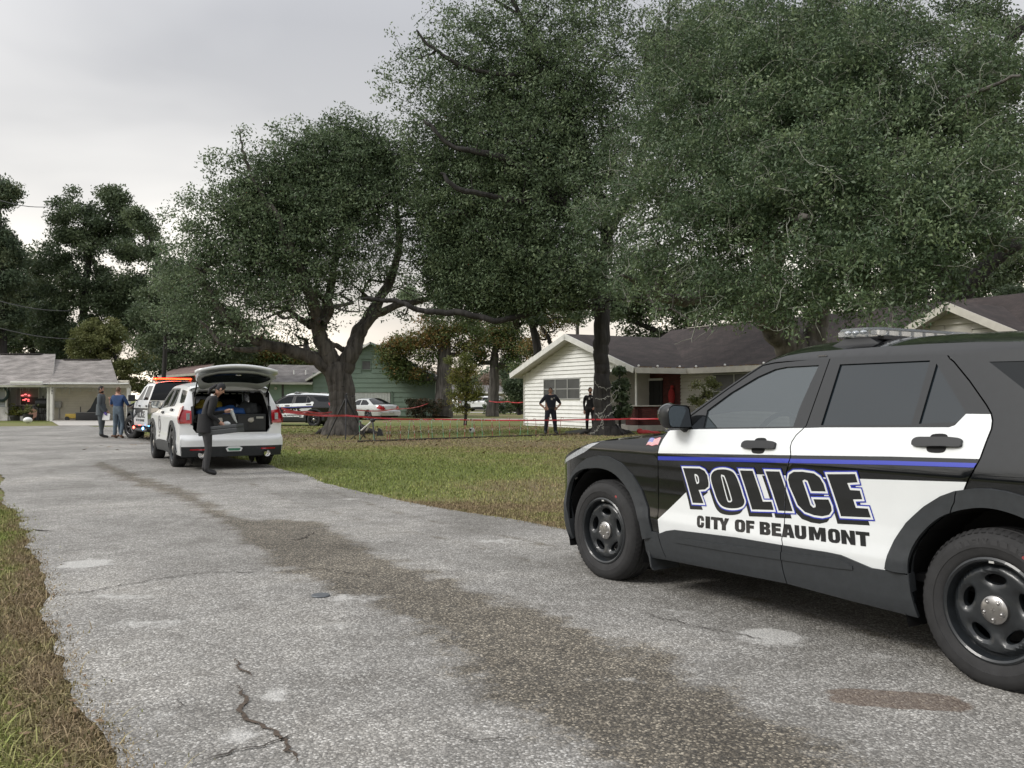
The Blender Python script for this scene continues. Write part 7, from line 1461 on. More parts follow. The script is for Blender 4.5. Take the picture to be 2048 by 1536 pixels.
# cargo bay
b = MB(); F_ = [((-.74, .70), (.74, .70)), ((.74, .70), (.72, 1.50)), ((.72, 1.50), (-.72, 1.50)), ((-.72, 1.50), (-.74, .70))]
for (p, q) in F_: b._add([(p[0], -4.05, p[1]), (q[0], -4.05, q[1]), (q[0], -2.2, q[1]), (p[0], -2.2, p[1])], [(0, 1, 2, 3)])
b.build('cargo_bay', mat('bay_lining', (.016, .017, .018), .8), wex); 
bs = mat('bay_window_light', (.10, .12, .11), .4)
b = MB(); 
for k in range(8): b.box(-.50+k*.14, -.50+k*.14+.085, -2.95, -2.93, 1.475, 1.492)
b.build('light_dashes', mat('painted_light_dash', (.6, .62, .6), .5), wex)  # pale solid plates paint a row of light dashes across the bay
b = MB(); b.box(-.34, .30, -3.0, -2.8, .9, 1.38, b=.08); b.box(.36, .70, -3.0, -2.8, .9, 1.30, b=.08); b.build('rear_seat', M_seat, wex, True)
b = MB(); b.box(-.62, -.40, -2.3, -2.28, 1.05, 1.42); b.box(-.06, .02, -2.3, -2.28, 1.05, 1.42); b.build('window_light_patch', bs, wex)  # grey solid plates paint window light showing at the bay's front end
# liftgate
lgt = bpy.data.objects.new('liftgate', None); C.objects.link(lgt); lgt.parent = wex; lgt.location = (0, -3.80, 1.66); lgt.rotation_euler = (R(-15), 0, 0); lgt.scale = (.93, .95, 1)
ts = [0, .08, .2, .4, .6, .8, .92, 1.0]; hw = [.60, .66, .71, .76, .80, .83, .80, .70]; xs = np.linspace(-1, 1, 17); v = []; f = []
for t, h_ in zip(ts, hw):
    for x in xs: v.append((x*h_, -t*1.02+.06*x*x*t, .07*math.sin(min(1, t*1.3)*2.2)-.07*x*x+.02))
n_ = len(xs)
for i in range(len(ts)-1):
    for k in range(n_-1): f.append((i*n_+k, i*n_+k+1, (i+1)*n_+k+1, (i+1)*n_+k))
o = pydata('outer_panel', v, f, M_white, lgt, True); sm = o.modifiers.new('solid', 'SOLIDIFY'); sm.thickness = .05; sm.offset = -1
v2 = []; ring = []
for t, h_ in zip(ts, hw):
    for x in xs: v2.append((x*(h_-.03), -t*.97+.04*x*x*t-.02, .07*math.sin(min(1, t*1.3)*2.2)-.07*x*x-.045-.03*math.sin(t*3.14)))
o = pydata('inner_frame', v2, f, mat('inner_frame_paint', (.50, .52, .53), .45), lgt, True)
v3 = []; f3 = []; tt2 = np.linspace(.30, .88, 7); hh = [.50, .60, .65, .68, .70, .66, .40]
for t, h_ in zip(tt2, hh):
    for x in xs: v3.append((x*h_, -t*.97-.02, .07*math.sin(min(1, t*1.3)*2.2)-.07*x*x*(h_/.8)**2-.052-.03*math.sin(t*3.14)-.012))
for i in range(6):
    for k in range(n_-1): f3.append((i*n_+k, i*n_+k+1, (i+1)*n_+k+1, (i+1)*n_+k))
pydata('rear_window', v3, f3, mat('inner_glass', (.012, .016, .018), .12), lgt, True)
b = MB(); b.sphere((.0, -.80, -.03), (.04, .02, .012), 8); b.sphere((.05, -.80, -.03), (.03, .02, .012), 8); b.build('latch', M_chrome, lgt)
b = MB(); b.box(-.36, .36, -.30, -.12, .085, .115, b=.01); b.build('spoiler', M_trim, lgt)
for sx in (-1, 1):
    b = MB(); b.tube([(sx*.69, -3.93, 1.42), (sx*.69, -4.28, 1.75)], [.018, .011], 6); b.build('gas_strut', M_trim, wex)
b = MB()
for sx in (-1, 1): b.sphere((sx*.70, -3.96, 1.50), (.03, .02, .03), 8)
b.build('rubber_stop', M_trim, wex)
b = MB(); b.box(-.22, .3, -2.4, -2.3, 1.715, 1.735); b.build('roof_antenna', M_trim, wex)
def attach(name, label, cat, root, loc, rz=0, group=None):
    p = Matrix.Translation(root.location) @ Matrix.Rotation(root.rotation_euler.z, 4, 'Z') @ Vector(loc); return thing(name, label, cat, tuple(p), root.rotation_euler.z+rz, group)
cv_ = attach('cargo_vault', 'black two-drawer cargo vault filling the open bay of the white utility', 'drawer unit', wex, (0.05, -3.55, .715))
M_box = mat('vault_black', (.02, .022, .023), .6, noise=.2, nscale=9)
b = MB(); b.box(-.56, .62, -.44, .5, 0, .36, b=.01); b.build('cabinet', M_box, cv_)
for k in range(2):
    x0 = -.54+k*.60; dw = MB(); dw.box(x0, x0+.55, -.475, -.44, .03, .33, b=.012); d_ = dw.build('drawer', M_box, cv_)
    b = MB(); b.box(x0+.20, x0+.42, -.485, -.474, .07, .16); b.build('drawer_pull', M_trim, d_); b = MB(); b.lathe([(0, -.02), (.045, -.018), (.05, 0), (.05, .02)], 14, 'y', (x0+.25, -.48, .24), sx=1.3); b.box(x0+.24, x0+.30, -.51, -.48, .26, .29); b.build('latch', M_hub, d_)
b = MB(); b.box(.42, .56, -.482, -.474, .27, .31); b.build('label_plate', mat('label_grey', (.35, .35, .32), .5), cv_)
def heap(name, label, cat, root, loc, dims, m, seed):
    t = attach(name, label, cat, root, loc); r = random.Random(seed); bm = bmesh.new(); bmesh.ops.create_icosphere(bm, subdivisions=3, radius=1)
    for v_ in bm.verts: k = 1+.25*math.sin(v_.co.x*5+seed)*math.cos(v_.co.y*6)+r.uniform(-.07, .07); v_.co = Vector((v_.co.x*dims[0]*k, v_.co.y*dims[1]*k, max(-.15, v_.co.z*k)*dims[2]+.15*dims[2]))
    me = bpy.data.meshes.new(name); bm.to_mesh(me); bm.free(); me.polygons.foreach_set('use_smooth', [True]*len(me.polygons)); link(name+'_body' if 0 else 'fabric', me, m, t); return t
heap('blue_bag', 'crumpled bright blue bag lying on top of the cargo vault', 'bag', wex, (0.0, -3.72, 1.08), (.30, .2, .13), mat('blue_fabric', (.02, .08, .26), .7), 1)
heap('blue_cloth', 'smaller folded blue cloth at the left end of the vault top', 'cloth', wex, (-.45, -3.72, 1.08), (.18, .16, .10), mat('blue_fabric', (.02, .08, .26)), 2)
heap('grey_bag', 'dark grey gear bag at the right of the cargo bay', 'bag', wex, (.42, -3.5, 1.08), (.24, .25, .20), mat('grey_fabric', (.05, .055, .06), .8), 3)
heap('yellow_vest', 'yellow safety vest draped over the seat inside the white utility', 'vest', wex, (-.30, -3.15, 1.18), (.26, .06, .15), mat('yellow_fabric', (.42, .34, .05), .8), 4)

# ---------------------------------------------------------------- police pickup with its light bar flashing
def truck(root):
    prof = [(0, .88), (.40, .94), (.52, .985), (.9, .995), (1.15, .985), (1.28, .955), (1.34, .93), (1.84, .74), (1.92, .66), (2.0, .55)]
    c = Car(root, prof, front=-.45, flen=.6, rear=4.9, rlen=.4)
    def arch(cx_, r_=.50, z_=.41): return [(cx_-r_, .2)]+[(cx_-r_*math.cos(a), z_+r_*math.sin(a)) for a in np.linspace(.1, math.pi-.1, 16)]+[(cx_+r_, .2)]
    A1, A2 = arch(0), arch(3.68); g = dict(gs=.25, gz=.08, step=.12, thick=.03)
    for sd in (-1, 1):
        P = lambda nm, inc, m, par=None, **k: c.panel(nm, inc, m, par, side=sd, **{**g, **k})
        P('fender', [[(-.98, .55), (.62, .50), (.62, 1.24), (.1, 1.20), (-.5, 1.12), (-.98, .98)]], M_black, exc=[A1])
        d1 = P('door', [[(.63, .50), (1.70, .50), (1.70, 1.90), (1.32, 1.89), (.72, 1.30), (.63, 1.24)]], M_white, exc=[[(.93, 1.33), (1.40, 1.78), (1.62, 1.80), (1.62, 1.34)]])
        d2 = P('door', [[(1.712, .50), (2.72, .50), (2.72, 1.3), (2.60, 1.89), (1.712, 1.90)]], M_white, exc=[[(1.78, 1.34), (1.78, 1.80), (2.42, 1.80), (2.52, 1.34)]])
        P('window', [[(.93, 1.33), (1.40, 1.78), (1.62, 1.80), (1.62, 1.34)]], M_glassD, d1, off=-.01, thick=0); P('window', [[(1.78, 1.34), (1.78, 1.80), (2.42, 1.80), (2.52, 1.34)]], M_glassD, d2, off=-.01, thick=0)
        P('black_band', [[(.64, 1.02), (2.71, 1.02), (2.71, 1.08), (.64, 1.08)]], M_blkv, None, off=.003, thick=0); P('black_band', [[(.64, .78), (.9, 1.02), (2.0, 1.02), (2.0, .98), (1.2, .9), (.64, .72)]], M_blkv, None, off=.002, thick=0)
        P('bed_side', [[(2.74, .50), (4.95, .52), (4.95, 1.33), (2.74, 1.33)]], M_black, exc=[A2])
        P('wheel_arch_trim', [arch(0, .56), [(-1, .3), (5, .3), (5, 2), (-1, 2)]], M_clad, exc=[A1], off=.02, thick=.05); P('wheel_arch_trim', [arch(3.68, .56), [(-1, .3), (5, .3), (5, 2), (-1, 2)]], M_clad, exc=[A2], off=.02, thick=.05)
        for hs in (1.55, 2.55): P('handle', [[(hs-.1, 1.13), (hs+.1, 1.13), (hs+.1, 1.17), (hs-.1, 1.17)]], M_trim, d1 if hs < 2 else d2, off=.03, gs=0, gz=0)
        x = .98
        for ch, w_ in zip('POLICE', (.22, .24, .2, .1, .22, .2)):
            q = [[(x+gx*w_ if sd < 0 else 3.3-(x+gx*w_), .76+gy*.22) for gx, gy in pl_] for pl_ in GLY[ch][0]]; P('police_lettering', [q[0]], M_blkv, None, off=.006, gs=0, gz=0, thick=0, exc=[[(x+gx*w_ if sd < 0 else 3.3-(x+gx*w_), .76+gy*.22) for gx, gy in h_] for h_ in GLY[ch][1]]); x += w_+.035
        x = 1.0
        for ch in 'CITY OF BEAUMONT':
            w_ = .045 if ch == 'I' else .072
            if ch == ' ': x += .05; continue
            q = [(x+gx*w_ if sd < 0 else 3.3-(x+gx*w_), .64+gy*.075) for gx, gy in GLY[ch][0][0]]; P('city_lettering', [q], M_blkv, None, off=.006, gs=0, gz=0, thick=0); x += w_+.014
        b = MB(); b.tube([(sd*1.0, -.62, .38), (sd*1.02, -.75, .36), (sd*1.02, -2.7, .36), (sd*1.0, -2.85, .38)], .05, 8); b.box(sd*.98-.06, sd*.98+.06, -2.7, -.7, .36, .385); b.build('running_board', M_clad, root)
        for yy, mm in ((-.95, mat('red_marker_glow', (.8, .05, .05), .3, emit=(1, .08, .05), estr=9)), (-2.35, mat('blue_marker_glow', (.1, .4, .8), .3, emit=(.15, .5, 1), estr=9))):
            b = MB(); b.sphere((sd*1.05, yy, .42), (.03, .06, .05), 8); b.build('marker_light', mm, root)
        b = MB(); b.box(sd*1.12-.11, sd*1.12+.11, -.98, -.86, 1.30, 1.52, b=.03); b.tube([(sd*.9, -.9, 1.32), (sd*1.05, -.92, 1.36)], .03, 6); b.build('side_mirror', M_trim, root)
    c.cap('hood', [(-.98, .98), (-.9, 1.05), (-.5, 1.14), (.1, 1.21), (.70, 1.27)], M_black, crown=.06); c.cap('grille', [(-1.02, .45), (-1.03, .7), (-.99, .98)], M_trim, crown=.02, wfn=lambda a, z: .80)
    c.cap('windshield', [(.66, 1.26), (1.0, 1.57), (1.34, 1.88)], M_glassD, crown=.12); c.cap('roof', [(1.30, 1.885), (1.5, 1.90), (2.2, 1.905), (2.58, 1.885)], M_white, crown=.07)
    c.cap('rear_window', [(2.60, 1.885), (2.72, 1.60), (2.76, 1.34)], M_glassD, crown=.03); c.cap('bed_cover', [(2.74, 1.335), (3.8, 1.335), (4.95, 1.335)], M_black, crown=.02, seg=2); c.cap('tailgate', [(4.95, 1.33), (4.985, .9), (4.97, .52)], M_black, crown=.01, seg=2)
    b = MB(); b.box(-.9, .9, -4.9, .8, .30, .52); b.build('underbody', M_dark, root)
    b = MB(); b.box(-.95, .95, -5.15, -4.98, .48, .62, b=.03); b.build('rear_bumper', M_clad, root)
    for sd in (-1, 1):
        b = MB(); b.box(sd*.90-.06, sd*.90+.06, -4.995, -4.93, .85, 1.25); b.build('tail_light', M_red, root)
        for s_ in (0, 3.68):
            wheel(root, .86, s_, .41, sd, 'alloy', Rt=.415, wt=.28, steer=R(22) if s_ == 0 else 0, detail=False); b = MB(); b.lathe([(0, sd*.6), (.49, sd*.6)], 20, 'x', (0, -s_, .45)); b.build('wheel_well', M_dark, root)
    lightbar(root, 1.75, 2.02, True); return c
TT = R(34); f2 = fwd(TT)
pk = thing('police_pickup', 'black and white police pickup beyond the white utility with its red light bar lit', 'pickup truck', (-13.10+.86*math.cos(TT), 31.2+.86*math.sin(TT), 0), TT); truck(pk)

# ---------------------------------------------------------------- patrol vehicle in the yard, and the ones far off
TY = R(80)
yv = thing('police_suv', 'black and white patrol utility facing left on the grass, partly behind the oak trunk', 'police car', (-13.0, 47.75, -.05), TY)
suv(yv, dict(fender=M_white, door=M_black, roof=M_white, quarter=M_black, rail=M_black, frame=M_trim), 1); lightbar(yv, 1.95, 1.745)
for i, (px, py, Y, th, lab) in enumerate(((893, 817, 105, 62, 'distant white patrol utility with blue marking, left of the sapling'), (965, 817, 104, 70, 'distant white utility just right of the sapling'), (838, 815, 104, 75, 'distant white vehicle partly behind the green house corner'))):
    g = P3(px, py, Y); t = thing('parked_suv', lab, 'suv', (g.x-1.5, Y, 0), R(th), 'vehicles parked at the far white house'); suv(t, PAL_W, 1, decals=(i == 0), text=False, wrap=False)
def sedan(root, m):
    c = Car(root, [(0, .80), (.2, .85), (.3, .89), (.55, .925), (.75, .92), (.92, .88), (.98, .84), (1.36, .62), (1.43, .50), (1.5, .4)], front=-.3, flen=.75, rear=3.4, rlen=.65); g = dict(gs=.2, gz=.07, step=.1, thick=.02)
    def arch(cx_, r_=.37, z_=.33): return [(cx_-r_, .1)]+[(cx_-r_*math.cos(a), z_+r_*math.sin(a)) for a in np.linspace(0, math.pi, 14)]+[(cx_+r_, .1)]
    for sd in (-1, 1):
        P = lambda nm, inc, mm, par=None, **k: c.panel(nm, inc, mm, par, side=sd, **{**g, **k})
        P('body_side', [[(-.95, .25), (3.85, .28), (3.95, .55), (3.92, .92), (3.6, 1.0), (3.25, 1.0), (.75, .95), (.2, .92), (-.5, .80), (-.95, .62)]], m, exc=[arch(0), arch(2.8)])
        gh = P('cabin_side', [[(.72, .94), (1.45, 1.36), (1.65, 1.40), (2.5, 1.38), (3.25, 1.0), (3.2, .99)]], m, exc=[[(.98, .98), (1.50, 1.30), (1.88, 1.33), (1.88, .98)], [(1.95, .98), (1.95, 1.33), (2.35, 1.31), (2.75, 1.10), (2.70, .99)]])
        P('window', [[(.98, .98), (1.50, 1.30), (1.88, 1.33), (1.88, .98)]], M_glassD, gh, off=-.01); P('window', [[(1.95, .98), (1.95, 1.33), (2.35, 1.31), (2.75, 1.10), (2.70, .99)]], M_glassD, gh, off=-.01)
        P('tail_light', [[(3.60, .80), (3.9, .70), (3.96, .92), (3.70, .97)]], M_red, off=.006)
        b = MB(); b.box(sd*.98-.08, sd*.98+.08, -.95, -.85, .95, 1.07, b=.02); b.build('side_mirror', m, root)
        for s_ in (0, 2.8): wheel(root, .80, s_, .33, sd, 'alloy', Rt=.33, wt=.22, detail=False); b = MB(); b.lathe([(0, sd*.55), (.36, sd*.55)], 16, 'x', (0, -s_, .38)); b.build('wheel_well', M_dark, root)
    c.cap('hood', [(-.98, .62), (-.9, .72), (-.5, .80), (.2, .92), (.76, .95)], m, crown=.06); c.cap('windshield', [(.74, .95), (1.1, 1.17), (1.47, 1.365)], M_glassD, crown=.10); c.cap('roof', [(1.45, 1.362), (1.7, 1.395), (2.3, 1.395), (2.55, 1.36)], m, crown=.06)
    c.cap('rear_window', [(2.52, 1.37), (2.9, 1.20), (3.26, 1.0)], M_glassD, crown=.09); c.cap('trunk_lid', [(3.24, 1.0), (3.6, 1.0), (3.90, .95), (3.97, .75), (3.98, .62)], m, crown=.05); c.cap('rear_bumper', [(3.98, .64), (4.06, .55), (4.04, .30)], m, crown=.06, wfn=lambda a, z: .84)
    for sx in (-1, 1): b = MB(); b.prism([(sx*.45, -4.035, .70), (sx*.80, -3.93, .68), (sx*.80, -3.90, .90), (sx*.62, -4.0, .90)], (0, -.02, 0)); b.build('tail_light', M_red, root)
    b = MB(); b.box(-.75, .75, -3.9, .8, .18, .3); b.build('underbody', M_dark, root); b = MB(); b.box(-.2, .2, -4.12, -4.08, .45, .55); b.build('licence_plate', M_grey, root)
sd_ = thing('silver_sedan', 'silver sedan parked before the grey garage door of the green house', 'car', (-11.06, 61.85, .0), R(50)); sedan(sd_, M_silver)

# ---------------------------------------------------------------- people
SK = mat('skin', (.50, .29, .21), .6); SK2 = mat('tan_skin', (.40, .23, .165), .6)
def person(label, loc, rz, J, cols, sleeves='long', scale=1., hair=(.012, .010, .009), hairstyle='short', beard=False, bulk=1., look=0., gloves=None, headtilt=0.):
    """one skinned body posed by its joints; J overrides joint positions (x right, y forward, z up)"""
    D = dict(pel=(0, 0, .96), wai=(0, 0, 1.10), che=(0, .0, 1.30), nec=(0, -.01, 1.49), hdb=(0, .0, 1.57), shL=(-.19, 0, 1.43), elL=(-.25, -.03, 1.15), wrL=(-.25, .06, .90), shR=(.19, 0, 1.43), elR=(.25, -.03, 1.15), wrR=(.25, .06, .90),
             hiL=(-.10, 0, .90), knL=(-.12, .02, .50), anL=(-.13, -.02, .09), toL=(-.15, .17, .04), hiR=(.10, 0, .90), knR=(.12, .02, .50), anR=(.13, -.02, .09), toR=(.15, .17, .04)); D.update(J)
    B = bulk; rd = dict(pel=.135*B, wai=.125*B, che=.15*B, nec=.062, hdb=.058, sh=.078*B, el=.050, wr=.032, hi=.098*B, kn=.068*B, an=.050*B, to=.038)
    names = list(D); idx = {n: i for i, n in enumerate(names)}
    E = [('pel', 'wai'), ('wai', 'che'), ('che', 'nec'), ('nec', 'hdb'), ('che', 'shL'), ('shL', 'elL'), ('elL', 'wrL'), ('che', 'shR'), ('shR', 'elR'), ('elR', 'wrR'), ('pel', 'hiL'), ('hiL', 'knL'), ('knL', 'anL'), ('anL', 'toL'), ('pel', 'hiR'), ('hiR', 'knR'), ('knR', 'anR'), ('anR', 'toR')]
    me = bpy.data.meshes.new('sk'); me.from_pydata([D[n] for n in names], [(idx[a], idx[b]) for a, b in E], []); ob = bpy.data.objects.new('sk', me); C.objects.link(ob)
    sk = ob.modifiers.new('s', 'SKIN'); sk.use_smooth_shade = True
    for i, n in enumerate(names):
        r_ = rd[n] if n in rd else rd[n[:2]]; k = (r_*(1.22 if n in ('che', 'wai', 'pel') else 1), r_*(.82 if n in ('che', 'wai', 'pel') else 1)); me.skin_vertices[0].data[i].radius = k
        me.skin_vertices[0].data[i].use_root = (n == 'pel')
    ss = ob.modifiers.new('u', 'SUBSURF'); ss.levels = 2
    dg_ = bpy.context.evaluated_depsgraph_get(); ev = ob.evaluated_get(dg_); m2 = bpy.data.meshes.new_from_object(ev); bpy.data.objects.remove(ob)
    V = [tuple(v_.co) for v_ in m2.vertices]; F = [tuple(p.vertices) for p in m2.polygons]; 
    # classify by nearest bone
    segs = []; 
    for a, b_ in E:
        reg = {'pel': 'top', 'wai': 'top', 'che': 'top'}.get(a, None)
        if a == 'che' and b_ == 'nec': reg = 'top'
        elif a == 'nec': reg = 'skin'
        elif a[:2] == 'sh': reg = 'upper'
        elif a[:2] == 'el': reg = 'fore'
        elif a == 'pel' and b_[:2] == 'hi': reg = 'leg'
        elif a[:2] in ('hi', 'kn'): reg = 'leg'
        elif a[:2] == 'an': reg = 'shoe'
        elif a == 'pel': reg = 'hip'
        segs.append((np.array(D[a]), np.array(D[b_]), reg))
    mats_ = [SK if cols.get('skin') is None else cols['skin'], cols['top'], cols['leg'], cols['shoe'], cols.get('glove', SK)]
    mi = []
    cen = np.array([np.mean([V[i] for i in f_], axis=0) for f_ in F]); best = np.full(len(F), 1e9); reg = np.zeros(len(F), int)
    code = {'top': 1, 'upper': 1 if sleeves != 'none' else 0, 'fore': 1 if sleeves == 'long' else 0, 'leg': 2, 'shoe': 3, 'skin': 0, 'hip': 2}
    for a, b_, rg in segs:
        ab = b_-a; t = np.clip(((cen-a)@ab)/(ab@ab), 0, 1); d = np.linalg.norm(cen-a-t[:, None]*ab, axis=1); k = d < best; best[k] = d[k]; reg[k] = code[rg]
    belt = D['pel'][2]+.045; reg[(cen[:, 2] < belt) & (reg == 1) & (np.abs(cen[:, 0]-D['pel'][0]) < .2)] = 2; reg[(cen[:, 2] < D['anL'][2]+.045) & (reg == 2)] = 3; reg[(cen[:, 2] > D['nec'][2]+.035)] = 0
    mb = MB(); mb._add(V, F); mb.m = list(map(int, reg)); 
    # head with features, on the neck
    hb = Vector(D['hdb']); Mh = Matrix.Translation(hb) @ Matrix.Rotation(look, 4, 'Z') @ Matrix.Rotation(headtilt, 4, 'X')
    mb.M = Mh; hv = []; hf = []; n = 16; K = 12
    for i in range(K+1):
        a = math.pi*i/K
        for k in range(n):
            w = 2*math.pi*k/n; x = .075*math.sin(a)*math.cos(w); y = .092*math.sin(a)*math.sin(w); z = .118*math.cos(a)+.085
            if z < .05: x *= .86+.14*z/.05 if z > 0 else .80; y = y*(.92 if y > 0 else .8)
            if y > .05: y = .05+(y-.05)*.6
            hv.append((x, y, z))
    for i in range(K):
        for k in range(n): hf.append((i*n+k, (i+1)*n+k, (i+1)*n+(k+1) % n, i*n+(k+1) % n))
    mb._add(hv, hf, 0); mb._add([(-.014, .072, .062), (.014, .072, .062), (0, .102, .066), (0, .076, .105)], [(0, 1, 2), (0, 2, 3), (1, 3, 2), (0, 3, 1)], 0)
    for sx in (-1, 1): mb.sphere((sx*.077, -.004, .085), (.012, .02, .03), 8, 0)
    mb.M = None
    # hands: palm, four fingers and thumb
    for s_, sx in (('L', -1), ('R', 1)):
        w_ = Vector(D['wr'+s_]); e_ = Vector(D['el'+s_]); d = (w_-e_).normalized(); hm = 4 if (gloves and s_ in gloves) else 0
        si = d.cross(Vector((0, 1, 0.2))).normalized() if abs(d.y) < .9 else Vector((1, 0, 0)); pn = si.cross(d).normalized()
        p = w_+d*.045; mb.tube([w_-d*.02, w_+d*.03, w_+d*.075, w_+d*.085], [.030, .038, .040, .030], 8, hm)
        for q in range(4):
            o_ = w_+d*.078+si*(.024-.016*q); L_ = (.060, .072, .068, .052)[q]; mb.tube([o_, o_+d*L_*.5+pn*.006, o_+d*L_*.82+pn*.026], [.0095, .009, .007], 6, hm)
        mb.tube([w_+d*.03+si*.03, w_+d*.055+si*.055+pn*.012, w_+d*.085+si*.060+pn*.022], [.012, .011, .008], 6, hm)
    root = thing('person', label, 'person', loc, rz); root.scale = (scale,)*3
    body = mb.build('body', mats_, root, True)
    for p in body.data.polygons: p.use_smooth = True
    M_hair = mat('hair_%d' % int(hair[0]*1e4), hair, .7)
    hm = MB(); hm.M = Mh
    if hairstyle in ('short', 'bun', 'buzz'):
        g_ = 1.05 if hairstyle != 'buzz' else 1.02; v = []; f = []
        for i in range(9):
            a = math.pi*.60*i/8
            for k in range(n):
                w = 2*math.pi*k/n; fr = .0 if math.sin(w) < .2 else (math.sin(w)-.2)*.9; aa = a*(1-.78*fr); v.append((.078*g_*math.sin(aa)*math.cos(w), .094*g_*math.sin(aa)*math.sin(w)-.006, .121*g_*math.cos(aa)+.087))
        for i in range(8):
            for k in range(n): f.append((i*n+k, (i+1)*n+k, (i+1)*n+(k+1) % n, i*n+(k+1) % n))
        hm._add(v, f)
    if hairstyle == 'bun': hm.sphere((0, -.105, .10), (.04, .035, .04), 10); hm.tube([(0, -.11, .09), (0, -.15, .0), (0, -.14, -.10)], [.03, .03, .012], 8)
    hm.build('hair', M_hair, root, True)
    fm_ = MB(); fm_.M = Mh
    for sx in (-1, 1): fm_.sphere((sx*.028, .071, .092), (.011, .006, .006), 8); fm_.box(sx*.030-.017, sx*.030+.017, .070, .079, .109, .114)
    fm_.box(-.022, .022, .070, .079, .034, .040, m=1)
    fm_.build('facial_features', [M_hair, mat('lips', (.22, .09, .08), .6)], root)
    if beard:
        bm_ = MB(); bm_.M = Mh; bm_.sphere((0, .026, .006), (.056, .052, .040), 12); bm_.build('beard', M_hair, root, True)
    return root, D
def skirt(root, name, m, z0, z1, r0, r1, oy=0., k=.72, open_=False):
    b = MB(); b.lathe([(r0, z1), (r0*.5+r1*.5, (z0+z1)/2), (r1, z0), (r1-.012, z0+.004), (r0-.02, z1)], 24, 'z', (0, oy, 0), sx=1, sy=k); return b.build(name, m, root, True)
def face(px_from, px_to): return math.atan2(-(px_to[0]-px_from[0]), px_to[1]-px_from[1])
c_navy = mat('navy_uniform', (.010, .013, .024), .8, noise=.2, nscale=12); c_black = mat('black_cloth', (.012, .012, .014), .8, noise=.2, nscale=12); c_shoe = mat('black_leather', (.010, .010, .011), .4); c_grey = mat('grey_suit', (.085, .10, .11), .85, noise=.12, nscale=14); c_blue = mat('royal_polo', (.018, .050, .135), .8, noise=.15, nscale=12)
c_jean = mat('blue_jeans', (.055, .085, .125), .9, noise=.2, nscale=12); c_jean2 = mat('faded_jeans', (.10, .135, .17), .9, noise=.2, nscale=12); c_maroon = mat('maroon_top', (.05, .014, .018), .85); c_char = mat('charcoal_trousers', (.040, .040, .042), .9, noise=.25, nscale=16); c_wh = mat('white_cloth', (.6, .6, .6), .8)
# investigator at the open liftgate
g = P3(421, 943, 16.95); TWo = R(-62)
wo, D_ = person('person in black jacket and charcoal trousers bending over the cargo bay, holding a black case', ((413-1024)/1800*16.2, 16.2, 0), TWo, dict(pel=(0, -.03, .97), wai=(0, .0, 1.12), che=(0, .08, 1.30), nec=(0, .16, 1.45), hdb=(0, .20, 1.52), shL=(-.17, .10, 1.40), elL=(-.24, .10, 1.13), wrL=(-.16, .38, 1.18), shR=(.17, .10, 1.40), elR=(.22, .02, 1.13), wrR=(.14, .22, .98), toL=(-.13, .20, .04), knL=(-.11, .06, .5)), dict(top=c_black, leg=c_char, shoe=c_shoe), hair=(.010, .010, .012), hairstyle='bun', headtilt=R(-32), scale=.97)
skirt(wo, 'jacket_hem', c_black, .80, 1.14, .17, .205, -.01, .78)
b = MB(); b.M = Matrix.Translation((0, .13, 1.46)) @ Matrix.Rotation(R(-25), 4, 'X'); b.lathe([(.062, -.02), (.066, .02), (.058, .03)], 14, 'z'); b.build('collar', c_wh, wo, True)
def hand_pt(root, D, k, dz=0, ext=.09):
    w_ = Vector(D['wr'+k]); e_ = Vector(D['el'+k]); p = w_+(w_-e_).normalized()*ext+Vector((0, 0, dz)); return Matrix.Translation(root.location) @ Matrix.Rotation(root.rotation_euler.z, 4, 'Z') @ (p*root.scale[0])
hp = hand_pt(wo, D_, 'R', -.07)
cs = thing('equipment_case', 'flat black hard case held in one hand at the open liftgate', 'case', (hp.x+.02, hp.y-.05, hp.z), R(-8)); b = MB(); b.M = Matrix.Rotation(R(-6), 4, 'Y'); b.box(-.42, .32, -.15, .15, -.085, .0, b=.012); b.build('lower_shell', mat('case_grey', (.050, .055, .060), .5), cs); b = MB(); b.M = Matrix.Rotation(R(-6), 4, 'Y'); b.box(-.42, .32, -.15, .15, .004, .065, b=.012); b.build('lid', mat('case_grey', (.05, .055, .06)), cs)
b = MB(); b.M = Matrix.Rotation(R(-6), 4, 'Y'); 
for x in (-.25, .12): b.box(x, x+.05, -.145, -.13, -.02, .03)
b.build('latch', M_trim, cs)
hq = hand_pt(wo, D_, 'L', -.05, .10); b = MB(); b.tube([(0, 0, .05), (.02, .02, -.02), (.06, .03, -.12), (.09, .05, -.18)], [.028, .034, .022, .008], 6); b.sphere((0, 0, .04), (.04, .035, .04), 8); q = b.build('glove_bag', mat('white_paper', (.55, .58, .58), .7, noise=.2, nscale=20), None, True); q.location = hq; tag(q, 'crumpled whitish gloves and paper held over the vault', 'gloves')
hq = hand_pt(wo, D_, 'R', .0, .10); b = MB(); b.sphere((0, 0, 0), (.07, .05, .045), 8); q = b.build('crumpled_glove', mat('white_paper', (.55, .58, .58)), None, True); q.location = hq+Vector((.05, 0, .03)); tag(q, 'crumpled white glove held on the black case', 'gloves')
